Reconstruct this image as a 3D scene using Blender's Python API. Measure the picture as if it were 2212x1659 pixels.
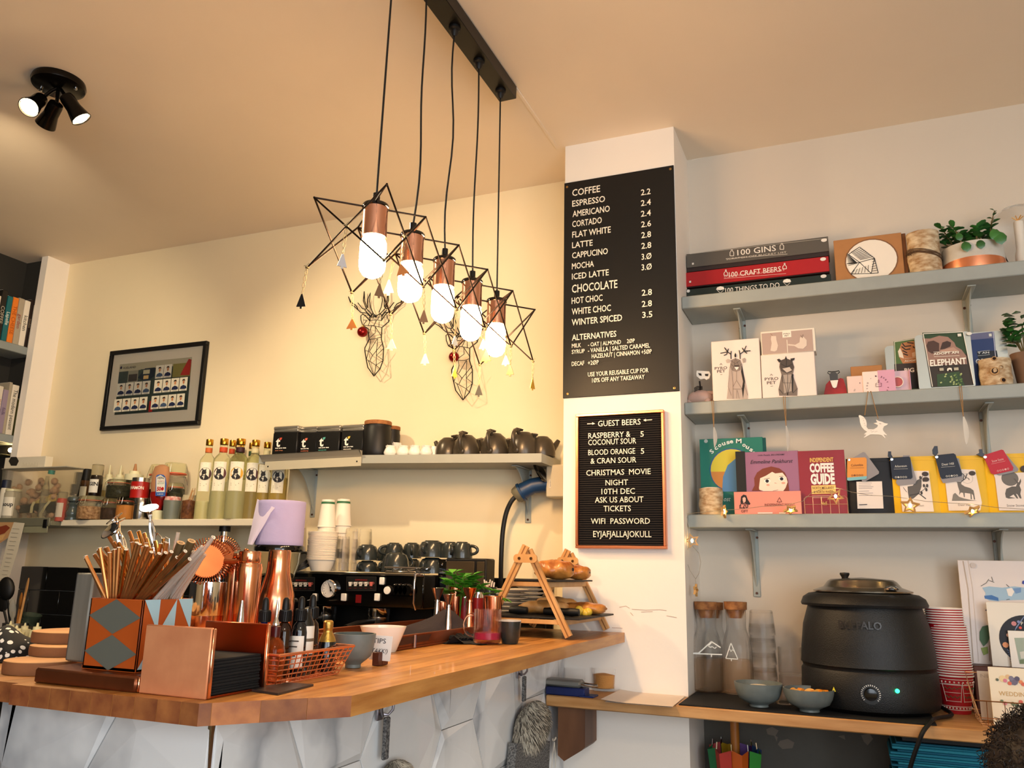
import bpy, bmesh, math, random
from mathutils import Vector, Matrix
random.seed(7)
PI=math.pi; R=math.radians
for o in list(bpy.data.objects): bpy.data.objects.remove(o)
scene=bpy.context.scene; COL=scene.collection
K=1.2                                   # camera height above the floor
YAW,PITCH,ROLL,F=-0.394937781,0.226459904,0.0213096943,1758.13
f_=Vector((math.sin(YAW)*math.cos(PITCH),math.cos(YAW)*math.cos(PITCH),math.sin(PITCH)))
r0=Vector((math.cos(YAW),-math.sin(YAW),0)); u0=r0.cross(f_)
r_=r0*math.cos(ROLL)+u0*math.sin(ROLL); u_=-r0*math.sin(ROLL)+u0*math.cos(ROLL)
CAM=Vector((0,0,K))
cam=bpy.data.cameras.new('camera'); camo=bpy.data.objects.new('camera',cam); COL.objects.link(camo)
camo.matrix_world=Matrix(((r_.x,u_.x,-f_.x,0),(r_.y,u_.y,-f_.y,0),(r_.z,u_.z,-f_.z,K),(0,0,0,1)))
cam.sensor_width=36; cam.lens=F*36/2212; cam.clip_start=0.02; cam.clip_end=60
scene.camera=camo
# ---- light and exposure
scene.view_settings.view_transform='Standard'; scene.view_settings.look='None'
scene.view_settings.gamma=1; scene.view_settings.use_curve_mapping=False
scene.view_settings.exposure=0.66
W=bpy.data.worlds.new('world'); scene.world=W; W.use_nodes=True
bg=W.node_tree.nodes['Background']; bg.inputs[0].default_value=(0.80,0.90,1.0,1); bg.inputs[1].default_value=0.35
def area(name,loc,target,sx,sy,power,col):
    l=bpy.data.lights.new(name,'AREA'); l.shape='RECTANGLE'; l.size=sx; l.size_y=sy; l.energy=power; l.color=col
    o=bpy.data.objects.new(name,l); COL.objects.link(o); o.location=loc
    o.rotation_euler=(Vector(target)-Vector(loc)).to_track_quat('-Z','Y').to_euler(); return o
# daylight entering through the shop window behind and to the right of the camera
area('window_daylight',(1.3,-2.4,1.5),(-0.1,3,1.25),3.0,2.0,52,(0.84,0.92,1.0))
area('tile_side_fill',(2.42,-0.9,1.25),(-0.9,1.6,0.6),0.9,1.9,28,(0.88,0.94,1.0))  # cool fill added from the right to brighten the marble tile front
area('unseen_warm_light',(1.0,-0.6,2.70),(1.0,-0.6,0),0.5,0.5,14,(1.0,0.78,0.55))  # warm area light out of view, facing down, without a lamp body

def at(px,py,x=None,y=None,z=None):
    d=f_+r_*((px-1106)/F)+u_*((829.5-py)/F)
    if x is not None: t=x/d.x
    elif y is not None: t=y/d.y
    else: t=(z-K)/d.z
    return CAM+d*t
def pj(P):
    v=Vector(P)-CAM; return 1106+F*v.dot(r_)/v.dot(f_), 829.5-F*v.dot(u_)/v.dot(f_)
def mpp(P): return (Vector(P)-CAM).dot(f_)/F      # metres per pixel there
def zat(P,py):                                     # height above point P seen at row py
    t=(829.5-py)/F; a=P[0]*u_.x+P[1]*u_.y; b=P[0]*f_.x+P[1]*f_.y
    return K+(t*b-a)/(u_.z-t*f_.z)
def lin(c):
    if isinstance(c,str): c=tuple(int(c[i:i+2],16)/255 for i in (0,2,4))
    return tuple(x/12.92 if x<=0.04045 else ((x+0.055)/1.055)**2.4 for x in c)
_M={}
def M(name,col='808080',rough=0.5,metal=0.0,bump=0,bs=60,var=0.0,vs=8,trans=0,ior=1.45,emit=0,ecol=None,coat=0,alpha=1,stretch=(1,1,1),wave=None,col2=None,rnd=0,sss=0):
    if name in _M: return _M[name]
    m=bpy.data.materials.new(name); m.use_nodes=True; nt=m.node_tree; b=nt.nodes['Principled BSDF']; L=nt.links
    c=lin(col)+(1,); b.inputs['Base Color'].default_value=c; b.inputs['Roughness'].default_value=rough; b.inputs['Metallic'].default_value=metal
    b.inputs['IOR'].default_value=ior; b.inputs['Transmission Weight'].default_value=trans; b.inputs['Alpha'].default_value=alpha
    b.inputs['Coat Weight'].default_value=coat
    if sss: b.inputs['Subsurface Weight'].default_value=sss; b.inputs['Subsurface Scale'].default_value=0.01
    if emit: b.inputs['Emission Color'].default_value=(lin(ecol) if ecol else c[:3])+(1,); b.inputs['Emission Strength'].default_value=emit
    if var or bump or col2:
        tc=nt.nodes.new('ShaderNodeTexCoord'); mp=nt.nodes.new('ShaderNodeMapping'); L.new(tc.outputs['Object'],mp.inputs[0]); mp.inputs['Scale'].default_value=stretch
    if var or col2:
        n=nt.nodes.new('ShaderNodeTexNoise'); n.inputs['Scale'].default_value=vs; n.inputs['Detail'].default_value=5; L.new(mp.outputs[0],n.inputs[0])
        cr=nt.nodes.new('ShaderNodeValToRGB'); L.new(n.outputs[0],cr.inputs[0]); cr.color_ramp.elements[0].position=0.32; cr.color_ramp.elements[1].position=0.68
        c2=lin(col2)+(1,) if col2 else tuple(min(1,x*(1-var)) for x in c[:3])+(1,)
        cr.color_ramp.elements[0].color=c2; cr.color_ramp.elements[1].color=c
        out=cr.outputs[0]
        if rnd:
            oi=nt.nodes.new('ShaderNodeObjectInfo'); mr=nt.nodes.new('ShaderNodeMapRange'); L.new(oi.outputs['Random'],mr.inputs[0]); mr.inputs[3].default_value=1-rnd; mr.inputs[4].default_value=1+rnd*0.4
            mx=nt.nodes.new('ShaderNodeVectorMath'); mx.operation='SCALE'; L.new(out,mx.inputs[0]); L.new(mr.outputs[0],mx.inputs['Scale']); out=mx.outputs[0]
            of=nt.nodes.new('ShaderNodeVectorMath'); of.operation='ADD'; L.new(tc.outputs['Object'],of.inputs[0]); sc=nt.nodes.new('ShaderNodeVectorMath'); sc.operation='SCALE'; sc.inputs[0].default_value=(7,7,7); L.new(oi.outputs['Random'],sc.inputs['Scale']); L.new(sc.outputs[0],of.inputs[1]); L.new(of.outputs[0],mp.inputs[0])
        L.new(out,b.inputs['Base Color'])
    if bump:
        n=nt.nodes.new('ShaderNodeTexNoise'); n.inputs['Scale'].default_value=bs; n.inputs['Detail'].default_value=4; L.new(mp.outputs[0],n.inputs[0])
        bp=nt.nodes.new('ShaderNodeBump'); bp.inputs['Strength'].default_value=bump; bp.inputs['Distance'].default_value=0.002; L.new(n.outputs[0],bp.inputs['Height']); L.new(bp.outputs[0],b.inputs['Normal'])
    _M[name]=m; return m
def C(hexc,rough=0.55): return M('print_'+hexc+('_%d'%int(rough*100)),hexc,rough)

class MB:
    def __init__(s): s.v=[];s.f=[];s.m=[];s.mats=[];s.off=Vector((0,0,0))
    def mi(s,m):
        if m not in s.mats: s.mats.append(m)
        return s.mats.index(m)
    def add(s,vs,fs,m,X=None):
        k=len(s.v); i=s.mi(m)
        s.v+= [tuple(X@Vector(v)) if X is not None else tuple(v) for v in vs]
        for f in fs: s.f.append([k+j for j in f]); s.m.append(i)
        return s
    def box(s,a,b,m,bev=0,X=None):
        x0,x1=sorted((a[0],b[0])); y0,y1=sorted((a[1],b[1])); z0,z1=sorted((a[2],b[2]))
        P=[(x,y,z) for x in (x0,x1) for y in (y0,y1) for z in (z0,z1)]
        bev=min(bev,(x1-x0)*.49,(y1-y0)*.49,(z1-z0)*.49)
        if bev<=0:
            return s.add(P,[(0,1,3,2),(4,6,7,5),(0,4,5,1),(2,3,7,6),(0,2,6,4),(1,5,7,3)],m,X)
        vs=[]; c=((x0+x1)/2,(y0+y1)/2,(z0+z1)/2)
        for p in P:
            for ax in range(3):
                vs.append(tuple(p[i] if i==ax else p[i]+(bev if p[i]<c[i] else -bev) for i in range(3)))
        fs=[]
        def idx(sx,sy,sz): return (sx*4+sy*2+sz)*3
        for ax in range(3):
            for sd in (0,1):
                q=[]
                for (u,w) in ((0,0),(1,0),(1,1),(0,1)):
                    t=[u,w]; t.insert(ax,sd); q.append(idx(*t)+ax)
                fs.append(q)
            o=[i for i in range(3) if i!=ax]
            for u in (0,1):
                for w in (0,1):
                    t0=[u,w]; t0.insert(ax,0); t1=[u,w]; t1.insert(ax,1)
                    fs.append([idx(*t0)+o[0],idx(*t1)+o[0],idx(*t1)+o[1],idx(*t0)+o[1]])
        for i in range(8): fs.append([i*3,i*3+1,i*3+2])
        return s.add(vs,fs,m,X)
    def lathe(s,prof,m,n=24,c=(0,0,0),X=None,cap=True,mfun=None):
        """prof: (r,z) or (r,z,mat)"""
        vs=[];rings=[]
        for p in prof:
            r=p[0]
            if r<1e-6: rings.append([len(vs)]); vs.append((c[0],c[1],c[2]+p[1]))
            else:
                rings.append(list(range(len(vs),len(vs)+n)))
                for i in range(n): a=2*PI*i/n; vs.append((c[0]+r*math.cos(a),c[1]+r*math.sin(a),c[2]+p[1]))
        k=len(s.v); s.v+=[tuple(X@Vector(v)) if X is not None else v for v in vs]
        for q in range(len(rings)-1):
            A,B=rings[q],rings[q+1]; mm=prof[q+1][2] if len(prof[q+1])>2 else m; i_=s.mi(mm)
            for i in range(n):
                j=(i+1)%n
                if len(A)==1 and len(B)==1: continue
                if len(A)==1: f=[A[0],B[i],B[j]]
                elif len(B)==1: f=[A[i],A[j],B[0]]
                else: f=[A[i],A[j],B[j],B[i]]
                s.f.append([k+t for t in f]); s.m.append(i_)
        if cap:
            for g,mm in ((rings[0],m),(rings[-1],m)):
                if len(g)>1: s.f.append([k+t for t in g]); s.m.append(s.mi(mm))
        return s
    def cyl(s,p0,p1,r0,m,r1=None,n=12,cap=True):
        p0=Vector(p0);p1=Vector(p1); r1=r0 if r1 is None else r1; d=p1-p0; l=d.length
        X=Matrix.Translation(p0)@d.to_track_quat('Z','Y').to_matrix().to_4x4()
        return s.lathe([(r0,0),(r1,l)],m,n,X=X,cap=cap)
    def tube(s,pts,r,m,n=6,closed=False):
        pts=[Vector(p) for p in pts]; k=len(s.v); N=len(pts); up=None; i_=s.mi(m)
        for i,p in enumerate(pts):
            a=pts[i-1] if (i or closed) else p; b=pts[(i+1)%N] if (i<N-1 or closed) else p
            t=(b-a).normalized() if (b-a).length>1e-9 else Vector((0,0,1))
            if up is None: up=t.orthogonal().normalized()
            else: up=(up-t*up.dot(t)); up=up.normalized() if up.length>1e-6 else t.orthogonal().normalized()
            w=t.cross(up); rr=r[i] if isinstance(r,(list,tuple)) else r
            for j in range(n): g=2*PI*j/n; s.v.append(tuple(p+(up*math.cos(g)+w*math.sin(g))*rr))
        for i in range(N if closed else N-1):
            for j in range(n):
                a=k+i*n+j; b=k+i*n+(j+1)%n; c=k+((i+1)%N)*n+(j+1)%n; d=k+((i+1)%N)*n+j
                s.f.append([a,b,c,d]); s.m.append(i_)
        if not closed: s.f.append([k+j for j in range(n)]); s.m.append(i_); s.f.append([k+(N-1)*n+j for j in range(n)]); s.m.append(i_)
        return s
    def prism(s,poly,y0,y1,m,X=None,side=None):   # poly in XZ
        n=len(poly); vs=[(p[0],y0,p[1]) for p in poly]+[(p[0],y1,p[1]) for p in poly]
        fs=[list(range(n)),[n+i for i in range(n)][::-1]]
        s.add(vs,fs,m,X); k=len(s.v)-2*n; si=s.mi(side or m)
        for i in range(n): s.f.append([k+i,k+(i+1)%n,k+n+(i+1)%n,k+n+i]); s.m.append(si)
        return s
    def prismz(s,poly,z0,z1,m):
        n=len(poly); vs=[(p[0],p[1],z0) for p in poly]+[(p[0],p[1],z1) for p in poly]
        return s.add(vs,[list(range(n))[::-1],[n+i for i in range(n)]]+[[i,(i+1)%n,n+(i+1)%n,n+i] for i in range(n)],m)
    def sphere(s,c,r,m,n=12,k=8,sc=(1,1,1),X=None):
        prof=[(r*math.sin(PI*i/k),-r*math.cos(PI*i/k)) for i in range(k+1)]; prof[0]=(0,-r);prof[-1]=(0,r)
        T=Matrix.Translation(c)@Matrix.Diagonal((sc[0],sc[1],sc[2],1))
        if X is not None: T=X@T
        return s.lathe(prof,m,n,X=T)
    def build(s,name,parent=None,loc=None,rz=None,fix=True,ang=38,**tags):
        me=bpy.data.meshes.new(name); off=Vector(loc) if (loc is not None) else None
        me.from_pydata(s.v,[],s.f)
        for m in s.mats: me.materials.append(m)
        me.polygons.foreach_set('material_index',s.m)
        if fix:
            bm=bmesh.new(); bm.from_mesh(me); bmesh.ops.recalc_face_normals(bm,faces=bm.faces); bm.to_mesh(me); bm.free()
        me.polygons.foreach_set('use_smooth',[True]*len(me.polygons)); me.set_sharp_from_angle(angle=R(ang)); me.update()
        o=bpy.data.objects.new(name,me); COL.objects.link(o)
        if parent is not None: o.parent=parent
        if loc is not None: o.location=loc
        if rz is not None: o.rotation_euler=(0,0,rz)
        for k_,v_ in tags.items(): o[k_]=v_
        return o
def empty(name,loc,label,cat,group=None,rz=0):
    o=bpy.data.objects.new(name,None); COL.objects.link(o); o.location=loc; o.rotation_euler=(0,0,rz); o.empty_display_size=.02
    o['label']=label; o['category']=cat
    if group: o['group']=group
    return o
def tag(o,label,cat,group=None):
    o['label']=label; o['category']=cat
    if group: o['group']=group
    return o
def struct(o): o['kind']='structure'; return o
def copy_tree(o,loc=None,label=None,rz=None,parent=None):
    c=o.copy(); COL.objects.link(c)
    if parent is not None: c.parent=parent
    for ch in list(o.children): copy_tree(ch,parent=c)
    if loc is not None: c.location=loc
    if rz is not None: c.rotation_euler=(0,0,rz)
    if label: c['label']=label
    return c
_T={}
def textmesh(t,bold=0.0,it=False,mono=False):
    key=(t,bold,it)
    if key in _T: return _T[key]
    c=bpy.data.curves.new('t','FONT'); c.body=t; c.size=1; c.resolution_u=2; c.offset=bold; c.fill_mode='FRONT'
    if it: c.shear=0.35
    o=bpy.data.objects.new('t',c); me=o.to_mesh()
    vs=[(v.co.x,v.co.y) for v in me.vertices]; fs=[list(p.vertices) for p in me.polygons]; o.to_mesh_clear()
    bpy.data.objects.remove(o); bpy.data.curves.remove(c)
    if not vs: vs=[(0,0)]
    x0=min(v[0] for v in vs);x1=max(v[0] for v in vs);y0=min(v[1] for v in vs);y1=max(v[1] for v in vs)
    y0c=0.0 if y0>-0.03 else y0
    _T[key]=(vs,fs,x0,x1,min(y0,0) if y0<-0.03 else y0,y1); return _T[key]
class Print:
    """flat printing on a plane y=const (world); shapes given where the photo shows them on that plane"""
    def __init__(s,y,org=(0,0,0),eps=0.0006): s.y=y; s.b=MB(); s.k=0; s.eps=eps; s.o=Vector(org)
    def P(s,px,py): p=at(px,py,y=s.y); return (p.x,p.z)
    def _a(s,pts,fs,m):
        s.k+=1; y=s.y-s.eps-0.00015*s.k
        s.b.add([(p[0]-s.o.x,y-s.o.y,p[1]-s.o.z) for p in pts],fs,m)
    def m(s,c): return c if not isinstance(c,str) else C(c)
    def polyw(s,pts,c): s._a(pts,[list(range(len(pts)))],s.m(c)); return s
    def poly(s,pts,c): return s.polyw([s.P(*p) for p in pts],c)
    def rect(s,x0,y0,x1,y1,c):
        a=s.P(x0,(y0+y1)/2); b=s.P(x1,(y0+y1)/2); t=s.P((x0+x1)/2,y0); u=s.P((x0+x1)/2,y1)
        return s.polyw([(a[0],u[1]),(b[0],u[1]),(b[0],t[1]),(a[0],t[1])],c)
    def circ(s,px,py,r,c,n=28,ry=None,ring=0):
        q=s.P(px,py); k=mpp((q[0],s.y,q[1])); ra=r*k; rb=(ry or r)*k
        if ring:
            ri=(r-ring)/r
            vs=[(q[0]+ra*math.cos(2*PI*i/n),q[1]+rb*math.sin(2*PI*i/n)) for i in range(n)]+[(q[0]+ri*ra*math.cos(2*PI*i/n),q[1]+ri*rb*math.sin(2*PI*i/n)) for i in range(n)]
            s._a(vs,[[i,(i+1)%n,n+(i+1)%n,n+i] for i in range(n)],s.m(c))
        else: s.polyw([(q[0]+ra*math.cos(2*PI*i/n),q[1]+rb*math.sin(2*PI*i/n)) for i in range(n)],c)
        return s
    def line(s,pts,w,c,closed=False):
        P=[s.P(*p) for p in pts]; k=mpp((P[0][0],s.y,P[0][1]))*w/2
        if closed: P=P+[P[0]]
        vs=[];fs=[]
        for a,b in zip(P,P[1:]):
            dx,dy=b[0]-a[0],b[1]-a[1]; l=math.hypot(dx,dy) or 1; nx,ny=-dy/l*k,dx/l*k; i=len(vs)
            vs+=[(a[0]+nx,a[1]+ny),(b[0]+nx,b[1]+ny),(b[0]-nx,b[1]-ny),(a[0]-nx,a[1]-ny)]; fs.append([i,i+1,i+2,i+3])
        s._a(vs,fs,s.m(c)); return s
    def text(s,t,px0,py0,px1,h,c,bold=0.0,it=False,tilt=0):
        """t fills columns px0..px1 with cap height h px, baseline at row py0 at its left end"""
        vs,fs,x0,x1,y0,y1=textmesh(t,bold,it); a=s.P(px0,py0); b=s.P(px1,py0); k=mpp((a[0],s.y,a[1]))
        sx=(b[0]-a[0])/max(x1-x0,1e-6); cap=0.70; sy=h*k/cap
        ct,st=math.cos(tilt),math.sin(tilt)
        out=[]
        for v in vs:
            X=(v[0]-x0)*sx; Z=v[1]*sy; out.append((a[0]+X*ct-Z*st,a[1]+X*st+Z*ct))
        s._a(out,fs,s.m(c)); return s
    def flush(s,name,parent,**k):
        if s.b.v: s.b.build(name,parent,fix=False,**k)
        s.b=MB()
    def build(s,name,parent=None,**k): return s.b.build(name,parent,fix=False,**k)
# =============================== materials
PAINT=M('wall_paint_cream','f4e3bd',0.62,var=0.05,vs=2.5,bump=0.25,bs=35)
PAINTW=M('pillar_paint_white','f2e9dd',0.6,var=0.03,vs=3,bump=0.25,bs=40)
PAINTC=M('ceiling_paint','f1e1cb',0.7,var=0.08,vs=1.2,bump=0.35,bs=14)
PAINTA=M('alcove_paint_grey','d3c7b6',0.62,var=0.04,vs=2,bump=0.3,bs=30)
DARKW=M('wall_paint_charcoal','2c2a26',0.7,var=0.2,vs=4,bump=0.2)
SHELFG=M('shelf_paint_grey','9ba09b',0.5,var=0.08,vs=14,bump=0.2,bs=60)
SHELFT=M('tea_shelf_paint','a5a69c',0.5,var=0.06,vs=10,bump=0.15)
SHELFD=M('old_shelf_paint','8b9292',0.55,var=0.1,vs=10)
OAK=M('worktop_oak','d2954f',0.40,col2='b27336',vs=7,stretch=(9,1,9),bump=0.12,bs=60,rnd=0.22,coat=0.15)
OAKE=M('worktop_end_grain','b06e3c',0.55,col2='85492a',vs=30,bump=0.2,bs=120,rnd=0.3)
PINE=M('ledge_pine','cc9a62',0.45,col2='b07c46',vs=6,stretch=(1,9,9),bump=0.1,bs=60)
MARB=M('marble_ceramic','f0f0ee',0.16,col2='b4b6b9',vs=2.2,coat=0.4,rnd=0.07)
_cr=[n for n in MARB.node_tree.nodes if n.type=='VALTORGB'][0].color_ramp; _l=tuple(_cr.elements[1].color); _d=tuple(_cr.elements[0].color); _cr.elements[0].position=0.40; _cr.elements[0].color=_l; _cr.elements[1].position=.62; _e=_cr.elements.new(.49); _e.color=_d; _e=_cr.elements.new(.53); _e.color=tuple(.8*a+.2*b for a,b in zip(_l,_d))
GROUT=M('grout_grey','8f8d86',0.8)
BLKT=M('black_tile_glaze','0b0a08',0.12,var=0.4,vs=12,coat=0.5)
BLK=M('black_matt','070606',0.5,var=0.2,vs=20)
BLKM=M('black_metal','0c0806',0.35,metal=0.4,var=0.2,vs=40)
BLKG=M('black_gloss','050505',0.1,coat=0.3)
STEEL=M('steel','c9c7c2',0.22,metal=1,var=0.1,vs=20)
CHROME=M('chrome','e6e6e8',0.07,metal=1)
COPPER=M('copper','f2a880',0.17,metal=1,var=0.12,vs=12)
COPPERM=M('copper_matt','f0a078',0.34,metal=1,var=0.08,vs=10)
COPPERD=M('copper_deep','b4532b',0.3,metal=1,var=0.2,vs=8)
GALV=M('galvanised','a6a498',0.5,metal=0.3,col2='74726a',vs=25,stretch=(1,1,.05))
GLASS=M('clear_glass','ffffff',0.02,trans=1,ior=1.2,alpha=.55)
GLASSG=M('green_glass','eef2d4',0.03,trans=1,ior=1.15,alpha=.7)
WHITE=M('white_ceramic','efeae0',0.2,coat=0.3)
PAPER=M('white_paper','f1ece4',0.7,var=0.03,vs=20)
CORK=M('cork','a8703e',0.8,col2='7c4a26',vs=60,bump=0.4,bs=120)
BIRCH=M('birch_bark','dcc7a4',0.85,col2='9c7448',vs=38,stretch=(1,1,2.2),bump=0.9,bs=90,var=.3)
BIRCHC=M('birch_cut','e2c79c',0.8,var=0.1,vs=40)
STONE=M('stoneware_dark','2b302e',0.22,var=0.2,vs=50,coat=0.25)
TEAPOT=M('stoneware_taupe','4c4439',0.3,metal=0.35,var=0.15,vs=20)
BOWLG=M('stoneware_grey','6c7370',0.42,var=0.12,vs=60)
WOODL=M('light_beech','d9a66a',0.5,col2='c38a4e',vs=20,stretch=(1,1,.2))
WOODD=M('dark_walnut','5a2c1b',0.45,var=0.3,vs=30)
KRAFT=M('kraft_card','b07a48',0.75,var=0.08,vs=30)
BRKT=M('bracket_paint','aaaea6',0.4,var=0.06,vs=20)
# =============================== room
ZC=2.757; YP=2.63; YB=2.89; XL=-3.79; PX0,PX1=-0.90,-0.4945
def wallbox(name,a,b,m,**k):
    return struct(MB().box(a,b,m).build(name,**k))
wallbox('floor',(-4.2,-2.6,-0.05),(2.6,3.05,0),M('floor_boards','5a4636',0.5,col2='3c2d22',vs=5,stretch=(8,1,1)))
wallbox('ceiling',(-4.2,-2.6,ZC),(2.6,3.05,ZC+.06),PAINTC)
wallbox('wall_back',(XL-.04,YB,0),(PX1,YB+.12,ZC),PAINT)
wallbox('wall_alcove',(PX1,YB,0),(2.6,YB+.12,ZC),PAINTA)
wallbox('wall_pillar',(PX0,YP,0),(PX1,YB,ZC),PAINTW)
wallbox('wall_right',(2.5,-0.35,0),(2.6,YB,ZC),PAINT); wallbox('wall_right_front',(2.5,-2.6,0),(2.6,-1.45,ZC),PAINT); wallbox('wall_right_top',(2.5,-1.45,2.25),(2.6,-0.35,ZC),PAINT)
struct(MB().box((2.52,-1.44,0),(2.56,-1.38,2.24),BLK).box((2.52,-.42,0),(2.56,-.36,2.24),BLK).box((2.52,-1.38,2.18),(2.56,-.42,2.24),BLK).box((2.52,-1.38,0),(2.56,-.42,.25),BLK).build('added_door_1'))  # unseen door frame, added to go with the side fill
wallbox('wall_partition',(XL-.045,2.76,0),(XL,YB,ZC),PAINTW)
wallbox('wall_left',(-4.12,-2.6,0),(-4.0,2.80,ZC),DARKW)
wallbox('wall_recess',(-4.12,2.80,0),(XL-.045,2.89,ZC),DARKW)
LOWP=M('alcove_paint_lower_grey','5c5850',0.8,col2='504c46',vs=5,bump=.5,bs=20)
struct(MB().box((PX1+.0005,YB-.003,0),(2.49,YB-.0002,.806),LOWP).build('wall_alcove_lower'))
# shop front behind the camera, with its window opening
fw=MB(); fw.box((-4.2,-2.62,0),(-0.4,-2.5,ZC),PAINT); fw.box((-0.4,-2.62,0),(2.5,-2.5,0.45),PAINT); fw.box((-0.4,-2.62,2.55),(2.5,-2.5,ZC),PAINT)
struct(fw.build('wall_front'))
wf=MB()
for x in (-0.4,0.54,1.48,2.44): wf.box((x,-2.6,0.45),(x+.06,-2.52,2.55),BLK,.004)
wf.box((-0.4,-2.6,0.45),(2.5,-2.52,0.51),BLK); wf.box((-0.4,-2.6,2.49),(2.5,-2.52,2.55),BLK)
struct(wf.build('window_1'))
# ---------- small plaster marks
# ---------- bookshelves in the dark recess
def shelf_thing(name,a,b,m,label,bev=.003):
    c=Vector(((a[0]+b[0])/2,(a[1]+b[1])/2,min(a[2],b[2])))
    o=MB().box(Vector(a)-c,Vector(b)-c,m,bev).build(name,loc=c); return tag(o,label,'shelf')
XF=-3.838
zs1=[at(30,742,x=XF).z, at(15,938,x=XF).z]
for i,zz in enumerate(zs1):
    shelf_thing('book_shelf',(-3.995,1.2,zz-.042),(XF,2.795,zz),SHELFD,['grey painted bookshelf board in the dark recess, upper one','grey painted bookshelf board in the dark recess, lower one'][i])
def books(specs,z0,ystart,grp,back):
    """specs: pixel column of left/right spine edge, top row, colour, text colour, words"""
    for (pa,pb,pt,col,tc,words,lab) in specs:
        a=at(pa,(pt+700)/2 if z0>zs1[1]+.1 else (pt+900)/2,x=XF-.012); b=at(pb,(pt+700)/2 if z0>zs1[1]+.1 else (pt+900)/2,x=XF-.012)
        y0,y1=a.y,b.y; ym=(y0+y1)/2; h=zat((XF-.012,ym),pt)-z0
        t=empty('book',((XF-.012),ym,z0),lab,'book',grp)
        w=(y1-y0)/2-.0008; d=.135
        MB().box((-d,-w,0),(0,w,h),C(col),.002).build('cover',t)
        MB().box((-d-.0006,-w+.002,.003),(-.004,w-.002,h+.0006),PAPER).build('page_block',t)
        if words:
            vs,fs,x0,x1,y0_,y1_=textmesh(words); sy=min(1.3*w/0.7,0.03); sx=min(sy,h*.8/(x1-x0))
            m=MB(); m.add([(0.0012,(v[1]-.35)*sy,h*.5-((v[0]-(x0+x1)/2)*sx)*1) for v in vs],fs,C(tc)); m.build('spine_lettering',t,fix=False)
books([(-14,-1,638,'d8cfc0','222222','TYPE','cream book with black letters, leftmost visible on the upper bookshelf'),
       (0,13,627,'17130f','b8b0a0','COFFEE','black book with pale lettering on the upper bookshelf'),
       (13,25,640,'0e5f66','e0e8e0','Lapelle','teal book with white script on the upper bookshelf'),
       (25,38,643,'e0781f','a04a10','THE CHEESE','orange book on the upper bookshelf'),
       (38,51,645,'a89c88','903030','garden','taupe book beside the orange one'),
       (51,64,650,'e6dccb','2a2a2a','kitchen','white book with dark ink drawing on its spine, upper bookshelf'),
       (64,72,648,'2c1f1a','90806c','london','dark brown thin book near the partition'),
       (72,80,660,'e8dfd0','1a1a1a','M A P S','white book with black marks, last before the partition')],zs1[0],0,'books on the upper bookshelf',0)
books([(-8,4,834,'cfc6b8','b05040','KINFOLK','off-white book with red lettering, leftmost on the lower bookshelf'),
       (4,16,842,'8f7f94','504060','folk','mauve book on the lower bookshelf'),
       (16,23,826,'a39884','60584c','','greyish book standing taller on the lower bookshelf'),
       (23,38,832,'dcd3c2','2a2a2a','The modern peasant','white book with black words down its spine, lower bookshelf'),
       (38,44,862,'4c4a22','a09a60','','olive green thin book against the partition, lower bookshelf')],zs1[1],0,'books on the lower bookshelf',0)
# ---------- plain wall shelves
TSF=2.684
def zt(x): return 1.610-(x+1.0)*0.026          # the tea shelf leans a little
TSH=M('tea_shelf_edge','a8a99e',0.5,var=.06,vs=12)
xl,xr=-2.24,-1.0
b=MB(); b.add([(xl,TSF,zt(xl)),(xr,TSF,zt(xr)),(xr,YB-.001,zt(xr)),(xl,YB-.001,zt(xl)),(xl,TSF,zt(xl)-.032),(xr,TSF,zt(xr)-.032),(xr,YB-.001,zt(xr)-.032),(xl,YB-.001,zt(xl)-.032)],
  [(0,1,2,3),(7,6,5,4),(0,4,5,1),(1,5,6,2),(2,6,7,3),(3,7,4,0)],TSH)
tag(b.build('tea_shelf'),'grey painted wall shelf carrying the tea tins and teapots','shelf')
LSF=2.70; LST=1.388
LSW=M('white_shelf_edge','e9dfc8',0.45,var=.03,vs=8)
xa=at(133,1118,y=LSF).x; xb=at(600,1118,y=LSF).x
c=Vector(((xa+xb)/2,LSF,LST-.028)); 
tag(MB().box((xa-c.x,0,0),(xb-c.x,YB-LSF-.001,.028),LSW,.002).build('bottle_shelf',loc=c),'white laminate wall shelf carrying syrup bottles and jars','shelf')
# left tray with grey metal rail
GL=M('rail_grey_green','7c7a66',0.5,metal=.2,var=.1,vs=10)
t=empty('tray_shelf',(at(60,1115,y=LSF-.05).x,LSF-.05,LST-.028),'grey metal shelf with a raised front lip at the far left','shelf')
xa2=at(-60,1110,y=LSF-.05).x-t.location.x; xb2=xa-.002-t.location.x
MB().box((xa2,0,0),(xb2,.23,.02),GL,.002).build('tray',t)
MB().box((xa2,-.008,-.004),(xb2,-.002,.034),GL,.002).build('front_lip',t)
MB().box((xa2*.2,-.012,-.034),(xb2,-.009,-.006),M('clear_strip','8c8a70',.3),.001).build('label_strip',t)
MB().box((xb2-.03,-.0165,-.012),(xb2-.004,-.0125,.026),BLK,.004).build('end_clip',t)
# chrome pole under the bottle shelf
px_=at(487,1130,y=2.74); t=empty('shelf_support',(px_.x,2.74,0.80),'chrome tube leg under the bottle shelf','support')
MB().cyl((0,0,0),(0,0,LST-.028-.80),.0165,CHROME,n=20).build('tube',t)
MB().cyl((0,0,LST-.05-.80),(0,0,LST-.0285-.80),.023,BLK,n=20).build('collar',t)
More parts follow.
